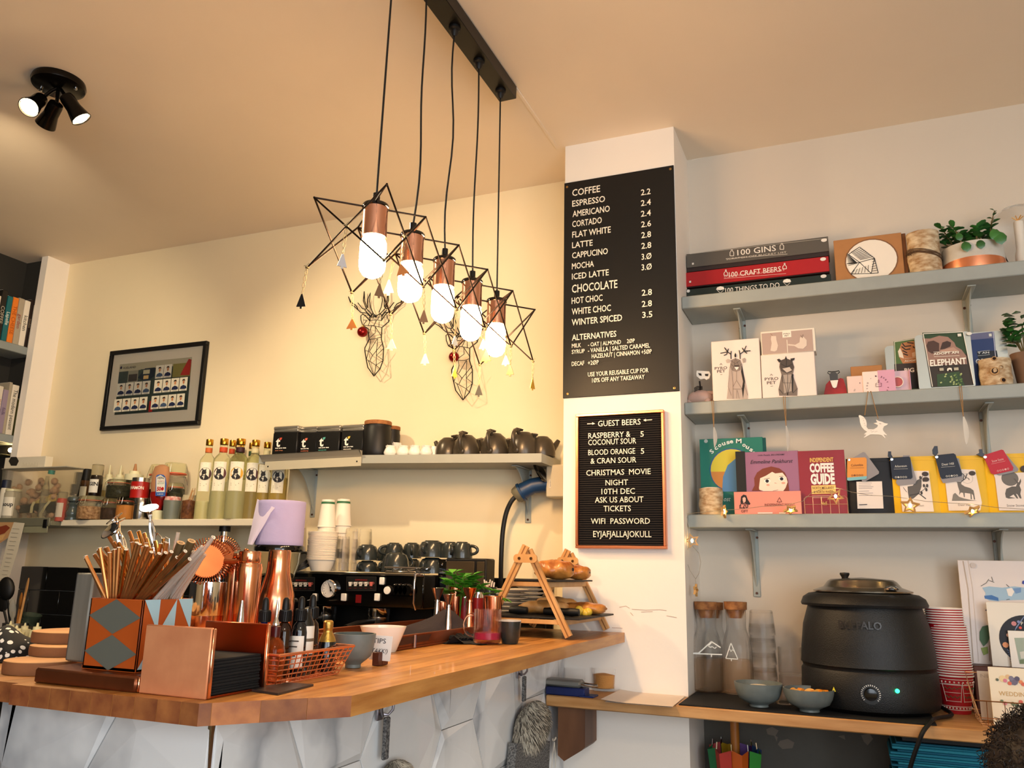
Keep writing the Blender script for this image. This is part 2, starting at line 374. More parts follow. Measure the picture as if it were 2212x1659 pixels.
# brackets
def bracket(x,ztop,yf,label,h=.2,d=.15,thing='shelf_bracket'):
    t=empty(thing,(x,YB-.001,ztop),label,'bracket','shelf brackets')
    y0=-(d)
    MB().box((-.012,-.004,-h),(.012,0,0),BRKT,.002).build('wall_plate',t)
    MB().box((-.012,y0,-.004),(.012,-.004,0),BRKT,.001).build('shelf_plate',t)
    b=MB(); n=8; pts=[]
    for i in range(n+1):
        u=i/n; pts.append((y0*(1-u)+(-.004)*u, -.006-(h*.82)*u**2.2))
    vs=[(-.002,-.004,-.004)]+[(-.002,p[0],p[1]) for p in pts]+[(.002,-.004,-.004)]+[(.002,p[0],p[1]) for p in pts]
    k=n+2; b.add(vs,[list(range(k)),list(range(k,2*k))[::-1]]+[[i,(i+1)%k,k+(i+1)%k,k+i] for i in range(k)],BRKT); b.build('web',t)
    for (sx,sz) in ((-.007,-.03),(.009,-.022),(0,-h+.012)):
        MB().cyl((sx,-.007,sz),(sx,-.004,sz),.0042,M('screw','5a3a2c',.4,metal=.6),n=8).build('screw',t)
    return t
# ---------- alcove shelves
S1,S2,S3=2.139,1.765,1.393; SF=2.69
for (zz,th,nm) in ((S1,.045,'highest grey painted alcove shelf, with game boxes and a plant'),(S2,.042,'middle grey painted alcove shelf, with white boxes and tins'),(S3,.043,'lowest grey painted alcove shelf, with books and coffee bags')):
    shelf_thing('alcove_shelf',(PX1+.001,SF,zz-th),(1.15,YB-.001,zz),SHELFG,nm)
for (px,py,zz,th,l) in ((1603,690,S1,.045,'white metal bracket under the highest alcove shelf, left one'),(2085,640,S1,.045,'white metal bracket under the highest alcove shelf, right one'),
    (1612,925,S2,.042,'white metal bracket under the middle alcove shelf, left one'),(2122,890,S2,.042,'white metal bracket under the middle alcove shelf, right one'),
    (1630,1160,S3,.043,'white metal bracket under the lowest alcove shelf, left one'),(2152,1160,S3,.043,'white metal bracket under the lowest alcove shelf, right one')):
    bracket(at(px,py,y=YB).x,zz-th,SF,l,h=.215)
for px,l in ((682,'grey metal bracket under the tea shelf, near the paper roll'),(1143,'grey metal bracket under the tea shelf, behind the blue plug')):
    x=at(px,1030,y=YB).x; bracket(x,zt(x)-.034,TSF,l,h=.2)
# ---------- wood ledge
WS=.84
xw0=PX0+.011; WF=2.45
t=empty('wooden_ledge',(0,WF,WS-.032),'solid oak wall ledge on the right with the soup kettle','ledge')
MB().box((xw0,0,0),(1.3,YP-WF-.001,.032),PINE,.003).build('front_board',t)
MB().box((PX1+.001,YP-WF-.0005,.0003),(1.3,YB-WF-.001,.0317),PINE,.001).build('rear_board',t)
b=MB(); xb0=at(1180,1560,y=WF+.05).x; xb1=at(1246,1560,y=WF+.05).x
b=MB(); X0,X1=-.86,-.775
b.prism([(X0,-.001),(X0,-.14),(X0+.02,-.155),(X1-.01,-.12),(X1,-.11),(X1,-.001)],.03,.15,M('block_walnut','7a5236',.5,col2='4c2f1e',vs=9,stretch=(1,1,.3))); b.build('support_block',t)
# =============================== counter
CT=K-.181; CX=-.69; CYF=.914; CTH=.029
t=empty('serving_counter',(-1.1,1.6,0),'service counter with a butcher block top and faceted marble hexagon tile front','counter')
TO=Vector((-1.1,1.6,0))
def clip(poly,a,b,c):   # keep a*x+b*y<=c
    out=[]
    for i in range(len(poly)):
        p,q=poly[i],poly[(i+1)%len(poly)]; dp=a*p[0]+b*p[1]-c; dq=a*q[0]+b*q[1]-c
        if dp<=0: out.append(p)
        if dp*dq<0: s=dp/(dp-dq); out.append((p[0]+(q[0]-p[0])*s,p[1]+(q[1]-p[1])*s))
    return out
x=CX; sw=.0415; i=0
while x>-2.2:
    x1=x-sw; yb_=YP-.002 if x>-1.28 else (1.6 if x>-1.42 else 1.19); yf=CYF if x>-1.155 else CYF+.012
    poly=[(x,yf),(x1,yf),(x1,yb_),(x,yb_)]
    # chamfer between (CX,1.075) and (-.825,.914)
    ax,ay=CX,1.075; bx,by=-.825,CYF; nx,ny=(ay-by),-(ax-bx); 
    poly=clip(poly,nx,ny,nx*ax+ny*ay)
    if x<=-1.155 and x+sw>-1.155+1e-6: pass
    if len(poly)>2:
        g=.00035; poly=[(p[0]-(g if p[0]>x-1e-6 else -g if p[0]<x1+1e-6 else 0),p[1]) for p in poly]
        dz=random.uniform(-.0001,.0001)
        b=MB().prismz([(p[0]-TO.x,p[1]-TO.y) for p in poly],CT-CTH,CT+dz,OAK)
        b.m=[b.m[0],b.m[0]]+[b.mi(OAKE) if (poly[i_][1]+poly[(i_+1)%len(poly)][1])/2<1.08 and abs(poly[i_][0]-poly[(i_+1)%len(poly)][0])>1e-4 else b.m[0] for i_ in range(len(poly))]
        b.build('stave',t)
    x=x1; i+=1
# carcass behind the tiles
TX=-.90; TY=1.03
b=MB(); b.box((-1.15-TO.x,TY+.02-TO.y,0),(TX-.012-TO.x,YP-.003-TO.y,CT-CTH-.001),M('carcass','4a4640',.8)); b.box((-1.345-TO.x,TY+.012-TO.y,0),(-1.15-TO.x,1.18-TO.y,CT-CTH-.001),M('carcass','4a4640',.8)); b.build('carcass',t)
b=MB(); b.box((TX-.012-TO.x,TY+.012-TO.y,0),(TX-.007-TO.x,YP-.003-TO.y,CT-CTH-.001),GROUT); b.box((-1.345-TO.x,TY+.007-TO.y,0),(TX-.012-TO.x,TY+.012-TO.y,CT-CTH-.001),GROUT); b.build('grout_bed',t)
s=.17; hh=s*.8660254
ztop=CT-CTH-.002
def hextile(uc,zc_,umin,umax,conv,seed):
    rr=random.Random(seed)
    cor=[(uc+(s-.0012)*math.cos(R(60*k)),zc_+(s-.0012)*math.sin(R(60*k))) for k in range(6)]
    rot=rr.choice([0,1,2,3,4,5]); inner=[]
    fr=[.34,.80,.52,.86,.44,.72]
    for k in range(6):
        q=fr[(k+rot)%6]; inner.append((uc+s*q*math.cos(R(60*k+rr.uniform(-10,10))),zc_+s*q*math.sin(R(60*k+rr.uniform(-10,10)))))
    tris=[]
    P=[(c[0],c[1],0.0) for c in cor]+[(c[0],c[1],-.0085) for c in inner]
    top=[6,7,8,9,10,11]
    faces=[top]+[[k,(k+1)%6,6+(k+1)%6,6+k] for k in range(6)]
    bm=bmesh.new(); vs=[bm.verts.new((p[0],p[2],p[1])) for p in P]+[bm.verts.new((c[0],.006,c[1])) for c in cor]
    for f in faces: bm.faces.new([vs[i] for i in f])
    for k in range(6): bm.faces.new([vs[k],vs[(k+1)%6],vs[12+(k+1)%6],vs[12+k]])
    bm.faces.new(vs[12:18])
    bmesh.ops.triangulate(bm,faces=bm.faces)
    for co,no in (((umin,0,0),(-1,0,0)),((umax,0,0),(1,0,0)),((0,0,ztop),(0,0,1)),((0,0,.08),(0,0,-1))):
        bmesh.ops.bisect_plane(bm,geom=bm.verts[:]+bm.edges[:]+bm.faces[:],plane_co=co,plane_no=no,clear_outer=True)
    if len(bm.faces)<1: bm.free(); return
    bmesh.ops.remove_doubles(bm,verts=bm.verts,dist=1e-6); bmesh.ops.holes_fill(bm,edges=[e for e in bm.edges if e.is_boundary],sides=0)
    bmesh.ops.recalc_face_normals(bm,faces=bm.faces)
    me=bpy.data.meshes.new('tile'); 
    for v in bm.verts: v.co=conv(v.co)
    bm.to_mesh(me); bm.free(); me.materials.append(MARB); o=bpy.data.objects.new('tile',me); COL.objects.link(o); o.parent=t
    # keep normals outward
for side in (0,1):
    if side==0: uc0=1.8695; umin,umax=TY+.004,YP-.003; conv=lambda c: Vector((TX-c[1],c[0],c[2]))-TO
    else: uc0=-1.164-.085; umin,umax=-1.345,TX-.004; conv=lambda c: Vector((c[0],TY+c[1],c[2]))-TO
    k0=int((umin-uc0)/(1.5*s))-2; k1=int((umax-uc0)/(1.5*s))+2
    for k in range(k0,k1+1):
        uc=uc0+k*1.5*s; off=(k%2)*hh
        for r_i in range(-7,3):
            zc_=(K-.21)+off+r_i*2*hh
            if uc+s<umin or uc-s>umax or zc_-hh>ztop or zc_+hh<.08: continue
            hextile(uc,zc_,umin,umax,conv,side*1000+k*37+r_i)
MB().box((TX-.010-TO.x,TY-.002-TO.y,.08),(TX+.003-TO.x,TY+.011-TO.y,ztop),CHROME,.003).build('corner_trim',t,label='chrome corner trim strip')
MB().box((-1.352-TO.x,TY-.001-TO.y,.08),(-1.3455-TO.x,TY+.011-TO.y,ztop),M('edge_trim','b8b6ae',.4)).build('edge_trim',t)
# small screws under the worktop edge
for (px,py) in ((182,1538),(312,1551)):
    p=at(px,py,y=TY-.03); 
# back counter and tiles
t=empty('back_counter',(-2.4,2.6,0),'dark back counter along the rear wall holding the coffee machine','counter')
MB().box((-1.39,-.32,.765),(1.24,.274,.80),M('back_top','3c3833',.4,var=.2,vs=6),.003).build('worktop',t)
MB().box((-1.38,-.29,.02),(1.235,.27,.764),BLK).build('cabinet',t)
# black wall tiles (left splashback and the dark strip on the right)
t=empty('splashback',(-3.3,YB,.80),'glossy black metro tile splashback on the rear wall','tiling')
MB().box((-.515,-.006,0),(2.28,-.0005,.376),GROUT).build('grout_bed',t)
tw,th_=.205,.110
zrow=[.376-(k+1)*th_ for k in range(5)]
for k,z0 in enumerate(zrow):
    x=-.515-(k%2)*tw/2+.0; 
    while x<2.28:
        a_,b_=max(x+.0009,-.515),min(x+tw-.0009,2.28)
        if b_-a_>.01: MB().box((a_,-.0125,max(z0,0)+.0009),(b_,-.006,z0+th_-.0009),BLKT,.0015).build('tile',t)
        x+=tw
# =============================== pendant fixture
YN=[1.3915+.167*k for k in range(6)]
NR=[Vector((-.884+.0054*k,YN[k],K+.813-.0055*k)) for k in range(6)]
NL=[Vector((-1.073+.0076*k,YN[k],K+.813-.0045*k)) for k in range(6)]
BL_=[Vector((-1.077+.0078*k,YN[k],K+.646-.0045*k)) for k in range(6)]
BR_=[Vector((-.880+.0040*k,YN[k],K+.637-.0032*k)) for k in range(6)]
PO=Vector((-.955,1.81,ZC-.001))
t=empty('pendant_light',PO,'five lamp pendant with black wire star cages hung from a long black ceiling bar','pendant')
b=MB(); b.box((-.03,-.395,-.045),(.03,.395,0),BLKM,.0015); b.build('ceiling_bar',t)
BULB=M('lit_bulb','fff0d8',0.4,emit=80,ecol='ffcf96'); bn=BULB
WIRE=M('cage_wire','1c100a',0.35,metal=.7)
sway=[[0,0,0],[.006,-.004,.003],[.004,.001,-.006],[0,.003,0],[0,0,0]]
for k in range(5):
    x=-.963+.0034*k; y=1.475+.167*k; zc_=K+.812-.0035*k
    o=Vector((x,y,zc_))-PO
    b=MB(); b.lathe([(.017,-.045),(.017,-.052),(.011,-.056),(.011,-.062),(.006,-.075)],BLK,14,c=(0+.0,o.y,0)); b.build('cable_gland',t)
    z1=-.07; z0=o.z+.03; pts=[]
    for i in range(13):
        u=i/12; s3=sway[k]; sx=s3[0]*math.sin(PI*u*1.0)+s3[1]*math.sin(2*PI*u)+s3[2]*math.sin(3*PI*u)
        pts.append((o.x*u+sx*min(1,1),o.y,z1*(1-u)+z0*u))
    MB().tube(pts,.0026,BLK,8).build('cable',t)
    b=MB(); b.lathe([(.004,.032),(.0085,.03),(.0085,.012),(.011,.009),(.011,.003),(.029,.002),(.031,-.001),(.031,-.006),(.0285,-.007)],BLKG,28,c=o); b.build('socket_cap',t)
    b=MB(); b.lathe([(.0285,-.0065),(.0285,-.078),(.026,-.0785)],M('copper_sleeve','f6b494',.2,metal=1),32,c=o); b.build('socket_sleeve',t)
    b=MB(); b.lathe([(.0245,-.0790),(.0295,-.092),(.030,-.105),(.030,-.145),(.028,-.157),(.021,-.168),(.010,-.174),(0,-.176)],bn,32,c=o,cap=False); b.build('bulb',t)
    b=MB(); r=.0023
    def seg(p,q): b.tube([p-PO,q-PO],r,WIRE,6)
    A0,A1,E0,E1,C0,C1,D0,D1=NR[k],NR[k+1],NL[k],NL[k+1],BL_[k],BL_[k+1],BR_[k],BR_[k+1]
    seg(A0,E1);seg(E0,A1);seg(A0,D1);seg(A1,D0);seg(E0,C1);seg(E1,C0);seg(A0,C0);seg(E0,D0)
    if k==4: seg(A1,C1);seg(E1,D1)
    for n_ in (A0,E0,C0,D0)+((A1,E1,C1,D1) if k==4 else ()): b.sphere(n_-PO,.0028,WIRE,6,4)
    b.build('wire_cage',t)
# ---------- little tree ornaments tied to the cages
CORDM=M('gold_white_cord','b5a276',0.7,col2='5f4824',vs=420)
tc={'black':BLK,'silver':M('silver_tree','cfcdd0',.35,metal=.4),'copper':M('copper_tree','f0a060',.3,metal=.8),'brown':M('bronze_tree','6e5138',.35,metal=.6),'white':M('white_tree','f6ead2',.4),'pale':M('pale_gold_tree','e9f0b4',.35,metal=.3),'gold':M('gold_tree','efb94a',.3,metal=.7)}
def ornament(node,ap,bt,w,col,rz,label,tilt=0):
    """node: world point it is tied to; ap, bt: rows of the tree top and foot; w width px"""
    k=mpp(node); t=empty('tree_ornament',node,label,'ornament','tree ornaments tied to the lamp cages')
    cx_=(ap[0]-pj(node)[0])*k; za=zat((node.x,node.y),ap[1])-node.z; zb=zat((node.x,node.y),bt)-node.z
    zb=min(zb,za-.02); W_=w*k/2/max(.25,math.cos(rz)); h=za-zb
    b=MB()
    for sgn in (-1,1):
        pts=[]; n=22
        for i in range(n+1):
            u=i/n; a=u*26+sgn*PI/2; pts.append((cx_*u+sgn*.0035*math.sin(PI*u)*.6+.0009*math.cos(a),.0009*math.sin(a)+sgn*.001,.003*(1-u)+za*u-.001*u))
        b.tube(pts,.0008,CORDM,5)
    b.tube([(0,-.003,.0),(.003,-.004,.004),(.008,-.004,.008)],.0009,CORDM,5); b.tube([(0,-.003,.0),(-.003,-.003,.004),(-.006,-.004,.003)],.0009,CORDM,5)
    for a in range(2): b.tube([(math.cos(g)*.0036,math.sin(g)*.0036*1,-.001+.0022*a) for g in [i*PI/4 for i in range(8)]],.0009,CORDM,5,closed=True)
    b.build('cord',t)
    X=Matrix.Translation((cx_,0,za))@Matrix.Rotation(tilt,4,'Y')@Matrix.Rotation(rz,4,'Z')
    hb=h*.86
    b=MB(); b.prism([(-.0015,0),(.0015,0),(W_,-hb),(W_*.22,-hb),(W_*.22,-h),(-W_*.22,-h),(-W_*.22,-hb),(-W_,-hb)],-.0012,.0012,tc[col],X=X); b.build('tree',t)
N2=(NR[0]+BL_[0])/2
X2=(NR[1]+BL_[1])/2
ornament(BL_[0],(656,634),666,21,'black',.2,'black tree ornament hanging lowest left, from the nearest lamp cage')
ornament(N2,(744,548),580,12,'silver',1.0,'silver tree ornament seen edge-on at the crossing of the nearest cage wires')
ornament(BL_[1],(766,690),713,27,'copper',0,'copper coloured tree ornament beside the first red bauble')
ornament(BR_[0],(822,612),643,14,'brown',.8,'bronze tree ornament just under the nearest bulb')
ornament(NL[2],(842,603),637,26,'white',0,'white tree ornament between the two nearest bulbs')
ornament((NR[0]+BR_[1])/2,(868,570),597,26,'copper',.35,'rose copper tree ornament in front of the second bulb',tilt=-.3)
ornament(BL_[2],(850,733),758,24,'pale',0,'pale gold tree ornament right of the first deer head')
ornament(BR_[1],(919,671),700,17,'brown',.5,'bronze and copper tree ornament below the second bulb')
ornament(BL_[3],(921,764),790,20,'pale',.1,'pale tree ornament hanging left of the second deer head')
ornament(BL_[4],(984,792),818,5,'gold',1.25,'narrow gold tree ornament seen edge-on over the second deer')
ornament(BR_[2],(985,726),748,6,'white',1.2,'white tree ornament seen edge-on below the third bulb')
ornament(BL_[5]+Vector((0.0,-.0,.09)),(1045,733),757,20,'white',0,'white tree ornament left of the farthest bulb')
ornament(BR_[3]+Vector((0,0,0)),(1052,757),784,23,'gold',0,'golden yellow tree ornament below the farthest bulb')
ornament(BL_[5],(1036,832),857,16,'black',.2,'black tree ornament at the lower end of the last cage')
ornament(BR_[4]+Vector((-.018,0,.03)),(1094,768),791,19,'white',0,'white tree ornament right of the farthest bulb')
ornament(BR_[4],(1103,788),813,18,'brown',0,'bronze tree ornament hanging from the last but one cage corner')
ornament(BR_[5],(1151,817),843,5,'gold',1.25,'gold tree ornament seen edge-on, farthest right of all')
# =============================== ceiling spot cluster
SPM=M('spot_black_chrome','1b1713',0.18,metal=.7)
c0=at(127,182,z=ZC-.012); t=empty('ceiling_spotlight',(c0.x,c0.y,ZC-.001),'round black ceiling spotlight with three adjustable heads','spotlight')
MB().lathe([(.080,0),(.083,-.012),(.080,-.022),(.070,-.026),(0,-.026)],SPM,40).build('base_plate',t)
for a in (.3,PI+.3): MB().lathe([(.006,-.025),(.006,-.032),(0,-.034)],CHROME,10,c=(.062*math.cos(a),.062*math.sin(a),0)).build('knob',t)
LENS=M('spot_lens','fff2dc',0.3,emit=45,ecol='ffdca8'); LENS2=M('spot_lens_dim','fff2dc',0.3,emit=6,ecol='ffe0c0')
for (p0,p1,em,yy,e2) in (((100,206),(62,232),LENS,-.075,6),((121,226),(98,270),LENS2,.02,4),((146,214),(176,258),LENS,.035,5)):
    A=at(p0[0],p0[1],y=c0.y+.0)-t.location; B=at(p1[0],p1[1],y=c0.y+yy)-t.location
    d=(B-A).normalized(); A=B-d*.088
    X=Matrix.Translation(A)@d.to_track_quat('Z','Y').to_matrix().to_4x4()
    h=MB().lathe([(.012,-.004),(.021,.0),(.023,.010),(.0235,.045),(.030,.075),(.0325,.088),(.030,.0885),(.028,.084)],SPM,28,X=X,cap=True).build('spot_head',t)
    MB().tube([(0,0,-.026),(A.x*.35,A.y*.35,-.036),A],.006,SPM,8).build('arm',t)
    MB().lathe([(.0275,.0835),(.022,.0875),(0,.089)],em,24,X=X,cap=False).build('lens',t)
    l=bpy.data.lights.new('spot','SPOT'); l.energy=e2*8.5; l.color=(1,.80,.52); l.spot_size=R(130); l.spot_blend=.6; l.shadow_soft_size=.025
    o=bpy.data.objects.new('spot_lamp',l); COL.objects.link(o); o.parent=t; o.location=A+d*.094; o.rotation_euler=d.to_track_quat('-Z','Y').to_euler()
# =============================== menu boards on the pillar
def wx(px,py,y): return at(px,py,y=y).x
t=empty('menu_board',(-.699,YP-.001,K+.591),'black drinks menu board with white prices screwed to the pillar','menu board')
yb=YP-.005
MB().box((-.2025,-.0045,0),(.2025,0,.814),M('menu_black','060504',.5,var=.15,vs=6),.001).build('panel',t)
TW=C('f3ead8')
P=Print(YP-.0055,org=t.location)
for (w,x0,y0,x1,h) in (('COFFEE',1236.2,424,1296.5,15.5),('ESPRESSO',1236.2,446.8,1307.3,14),('AMERICANO',1237,469,1317.5,14),('CORTADO',1236.2,491.1,1300.3,14),('FLAT WHITE',1236.2,514,1319.7,14),
 ('LATTE',1236,536.5,1280.5,13.5),('CAPPUCINO',1236,558.7,1313.4,13.5),('MOCHA',1235.7,582,1283.3,13.5),('ICED LATTE',1235.7,604.3,1315.4,13.5),('CHOCOLATE',1235.7,633,1334.2,18),
 ('HOT CHOC',1235.2,657,1302,14),('WHITE CHOC',1235.4,680.4,1320.1,14),('WINTER SPICED',1235.4,703.6,1344.4,14),('2.2',1385,422.8,1405.8,13.5),('2.4',1385,446,1406.5,13.5),('2.4',1385,469,1406.5,13.5),
 ('2.6',1385.5,492,1407,13.5),('2.8',1386,515.2,1407,13.5),('2.8',1386,538.5,1407.5,13.5),('3.Ø',1386.5,562,1408,13.5),('3.Ø',1386.5,584.8,1408.6,13.5),('2.8',1387,639.7,1409,13.5),('2.8',1387,664,1409,13.5),('3.5',1388,687.5,1410,13.5),
 ('ALTERNATIVES',1236.2,736.3,1332.3,13),('MILK',1236,752,1256,9),('- OAT | ALMOND',1271,749.6,1342.3,9),('2ØP',1355,742,1372,9),('SYRUP',1236,765.3,1264,9),('- VANILLA | SALTED CARAMEL',1271,762.5,1405,9.5),
 ('HAZELNUT | CINNAMON +5ØP',1279,774.8,1408.8,9.5),('DECAF',1236,791.5,1263,9.5),('+2ØP',1271,789.4,1294.3,9.5),('USE YOUR REUSABLE CUP FOR',1271,814.3,1402,9.5),('1Ø% OFF ANY TAKEAWAY',1280,827.2,1393.6,9.5)):
    P.text(w,x0,y0,x1,h,TW,bold=.012); P.flush('text_line',t)
for (px,py) in ((1225,404),(1448,365),(1457,838),(1226,851)):
    p=at(px,py,y=YP-.006)-t.location; MB().lathe([(.0045,0),(.0045,.0012),(.002,.002),(0,.002)],M('brass_screw','b08a50',.35,metal=1),10,X=Matrix.Translation((p.x,-.0045,p.z))@Matrix.Rotation(PI/2,4,'X')).build('screw',t)
# letter board
x0,x1=-.8565,-.5320; zb,zt_=K+.0235,K+.525
xa=at(1244,1040,y=YP-.02).x; xb=at(1437,1030,y=YP-.02).x; zb=at(1340,1185,y=YP-.02).z; zt_=at(1340,890,y=YP-.02).z
t=empty('letter_board',((xa+xb)/2,YP-.001,zb),'black felt letter board in a copper frame listing guest beers','letter board')
w=(xb-xa)/2; h=zt_-zb; fw=.0095; LB=t
b=MB(); b.box((-w,-.024,0),(w,0,fw),COPPERM,.0015).build('frame_bottom',t)
MB().box((-w,-.024,h-fw),(w,0,h),COPPERM,.0015).build('frame_top',t)
MB().box((-w,-.024,fw),(-w+fw,0,h-fw),COPPERM,.0015).build('frame_side',t); MB().box((w-fw,-.024,fw),(w,0,h-fw),COPPERM,.0015).build('frame_side',t)
FELT=M('felt_black','0a0706',.95)
b=MB(); b.box((-w+fw,-.008,fw),(w-fw,0,h-fw),FELT); n=58; st=(h-2*fw)/n
for i in range(n): b.box((-w+fw,-.0125,fw+i*st+st*.18),(w-fw,-.008,fw+i*st+st*.72),M('felt_rib','1d1714',.9),.0004)
b.build('ribbed_felt',t,kind='stuff')
LW=M('board_letters','efe6d2',.4); P=Print(YP-.0145,org=t.location,eps=.001)
for (w_,x0,y0,x1,hh_) in (('GUEST BEERS',1292,921.4,1384,12.5),('RASPBERRY &',1271,947.4,1362,12),('5',1383.5,943.5,1391,12),('COCONUT SOUR',1271,962,1374.6,12),('BLOOD ORANGE',1271,983.6,1372.4,12),('5',1384.6,980.4,1392,12),
  ('& CRAN SOUR',1276,1002,1375,12),('CHRISTMAS  MOVIE',1266.8,1027.7,1406,12),('NIGHT',1308.4,1048.7,1357,12),('10TH DEC',1299.7,1067.8,1372,12),('ASK US ABOUT',1285.6,1086,1390.4,12),('TICKETS',1304.3,1104.7,1363.3,12),
  ('WIFI  PASSWORD',1277,1131.8,1404.5,12),('EYJAFJALLAJOKULL',1282,1160,1407.8,13)): P.text(w_,x0,y0,x1,hh_,LW,bold=.004); P.flush('text_line',t)
P.line([(1269,916),(1282,915.5)],1.6,LW).poly([(1280,912.5),(1286,915.5),(1280,918)],LW); P.flush('arrow',t); P.line([(1395,908),(1409,907)],1.6,LW).poly([(1396,905),(1390,908),(1396,911)],LW); P.flush('arrow',t)
# =============================== framed poster
t=empty('framed_poster',((-3.38-2.765)/2,YB-.001,K+.631),'black framed poster of football player cards with wide cream mount','picture')
w=.309; h=.403; o=t.location
for (a,b_,n_) in (((-w,-.022,0),(w,0,.02),'frame_bottom'),((-w,-.022,h-.02),(w,0,h),'frame_top'),((-w,-.022,.02),(-w+.02,0,h-.02),'frame_side'),((w-.02,-.022,.02),(w,0,h-.02),'frame_side')): MB().box(a,b_,BLK,.002).build(n_,t)
MB().box((-w+.02,-.010,.02),(w-.02,0,h-.02),M('mount_board','d8cdb4',.8)).build('mount',t)
P=Print(YB-.0115,org=o)
Q=[(259.6,787.3),(415.2,771.3),(404.7,884.9),(247.4,896.7)]
def q(u,v):
    return tuple((1-v)*((1-u)*Q[0][i]+u*Q[1][i])+v*((1-u)*Q[3][i]+u*Q[2][i]) for i in (0,1))
def qr(u0,v0,u1,v1,c): P.poly([q(u0,v0),q(u1,v0),q(u1,v1),q(u0,v1)],c)
qr(0,0,1,1,'3d4a42'); qr(0,0,1,.14,'aaa285'); qr(0,.14,.12,.38,'39443f'); qr(.13,.14,.27,.38,'8f8b74'); qr(.14,.22,.26,.36,'3f3a35'); qr(0,.0,.3,.15,'aaa285'); qr(.75,.1,1,.36,'837a3e')
P.poly([q(.27,.3),q(.36,.13),q(.50,.13),q(.50,.3),q(.39,.40)],'1d2a38'); qr(.34,.16,.43,.24,'b9b28e'); qr(.35,.27,.42,.34,'cda868')
P.poly([q(.86,.33),q(.9,.2),q(.96,.03),q(1,.05),q(.99,.34)],'a02820'); qr(.47,.78,.52,.99,'c0221a')
P.circ(q(.025,.07)[0],q(.025,.07)[1],3,'2a2440'); P.text('ICELAND',q(.06,.10)[0],q(.06,.10)[1],q(.23,.10)[0],4,'15161c',bold=.02)
import itertools
sk=['c98a5a','b87850','d49a6a','c08458']
def card(u,v,i):
    W_,H_=.108,.255; qr(u,v,u+W_,v+H_,'dcd6c0'); P.poly([q(u+.01,v+H_*.86),q(u+.02,v+H_*.66),q(u+W_*.5,v+H_*.56),q(u+W_-.015,v+H_*.66),q(u+W_-.005,v+H_*.82),q(u+W_*.7,v+H_*.88)],'1c2648' if i%5 else '3f5470')
    a=q(u+W_*.52,v+H_*.36); P.circ(a[0],a[1],2.9,sk[i%4],n=10,ry=4.2); P.poly([q(u+W_*.32,v+H_*.3),q(u+W_*.36,v+H_*.14),q(u+W_*.62,v+H_*.12),q(u+W_*.72,v+H_*.28),q(u+W_*.5,v+H_*.22)],'2a1c14'); P.line([q(u+W_*.3,v+H_*.95),q(u+W_*.8,v+H_*.95)],.7,'6a6a70')
i=0
for u,v in [(.5+.015,.10),(.63,.10)]+[(.005+.118*j,.385) for j in range(4)]+[(.525+.118*j,.385) for j in range(4)]+[(.0+.118*j,.70) for j in range(4)]+[(.52+.118*j,.70) for j in range(4)]: card(u,v,i); i+=1
P.build('poster',t)
MB().box((-w+.019,-.0175,.019),(w-.019,-.016,h-.019),M('thin_glass','ffffff',.03,trans=1,ior=1.05)).build('glazing',t)
# =============================== wire deer heads and baubles
def z4(p): return (740+p[0]/7.9,620+p[1]/7.9)
O_=[(535,1520),(430,1370),(405,1240),(380,1085),(380,1040),(455,890),(440,790),(440,715),(345,655),(315,570),(312,490),(345,462),(390,490),(468,582),(460,520),(520,445),(570,500),(640,450),(675,495),(660,575),(740,460),(810,405),(825,480),(790,590),(672,690),(662,890),(700,1040),(690,1255),(640,1395),(535,1520)]
I_=[[(345,655),(380,655),(530,660),(672,690)],[(460,890),(560,885),(660,850)],[(495,665),(450,790)],[(560,665),(560,780),(470,860)],[(560,680),(655,830)],[(480,890),(475,960),(405,1240)],[(590,885),(465,1090)],[(600,885),(580,1085),(575,1340)],[(385,1085),(460,1100),(515,1170)],[(680,965),(510,1170),(465,1260)],[(700,1050),(580,1165),(690,1245)],[(420,1240),(570,1335),(690,1255)],[(440,1255),(530,1500)],[(570,1335),(545,1500)],[(570,1335),(640,1395)],[(468,570),(585,560),(660,575)],[(435,660),(470,580)],[(585,560),(535,655)],[(625,590),(620,685)],[(460,520),(570,500)],[(520,450),(470,560)],[(640,455),(600,560)],[(360,560),(420,570),(345,655)],[(750,470),(790,590)]]
ANT=[[(520,445),(480,350),(460,240),(475,100),(430,210),(425,350),(400,380)],[(370,75),(355,235),(405,370)],[(370,75),(378,240),(420,350)],[(400,380),(340,370),(260,270)],[(100,165),(150,305),(210,340),(250,380),(310,435),(415,445),(465,500)],[(100,165),(145,265),(215,300),(262,372)],[(380,395),(470,490)],[(420,380),(500,470)]]
ANT=ANT+[[(1140-p[0],p[1]-10) for p in a] for a in ANT]
def D(p,d):
    a=z4(p); return at(a[0],a[1],y=YB-d)
base=D((565,500),.004)
t=empty('deer_head',base,'black wire deer head wall sculpture, left of the two','wall sculpture','wire deer heads')
DW=M('deer_wire','140c08',.45,metal=.5)
b=MB(); b.tube([D(p,.014+.02*max(0,(p[1]-700)/800))-base for p in O_],.0022,DW,6); b.build('outline_wire',t)
b=MB()
on=set(O_)
for l in I_:
    pts=[]
    for p in l:
        e=min(math.hypot(p[0]-q_[0],p[1]-q_[1]) for q_ in O_); pts.append(D(p,.014+.02*max(0,(p[1]-700)/800)+min(.045,e*.0006))-base)
    b.tube(pts,.0014,DW,5)
b.build('facet_wire',t)
b=MB()
for a in ANT: b.tube([D(p,.02)-base for p in a],.0021,DW,5)
b.build('antler_wire',t)
MB().lathe([(.006,0),(.006,.012),(0,.014)],BLK,10,X=Matrix.Rotation(PI/2,4,'X')).build('wall_fixing',t)
d2=at(999.6,866,y=YB-.03)-at(807.7,812.4,y=YB-.03)
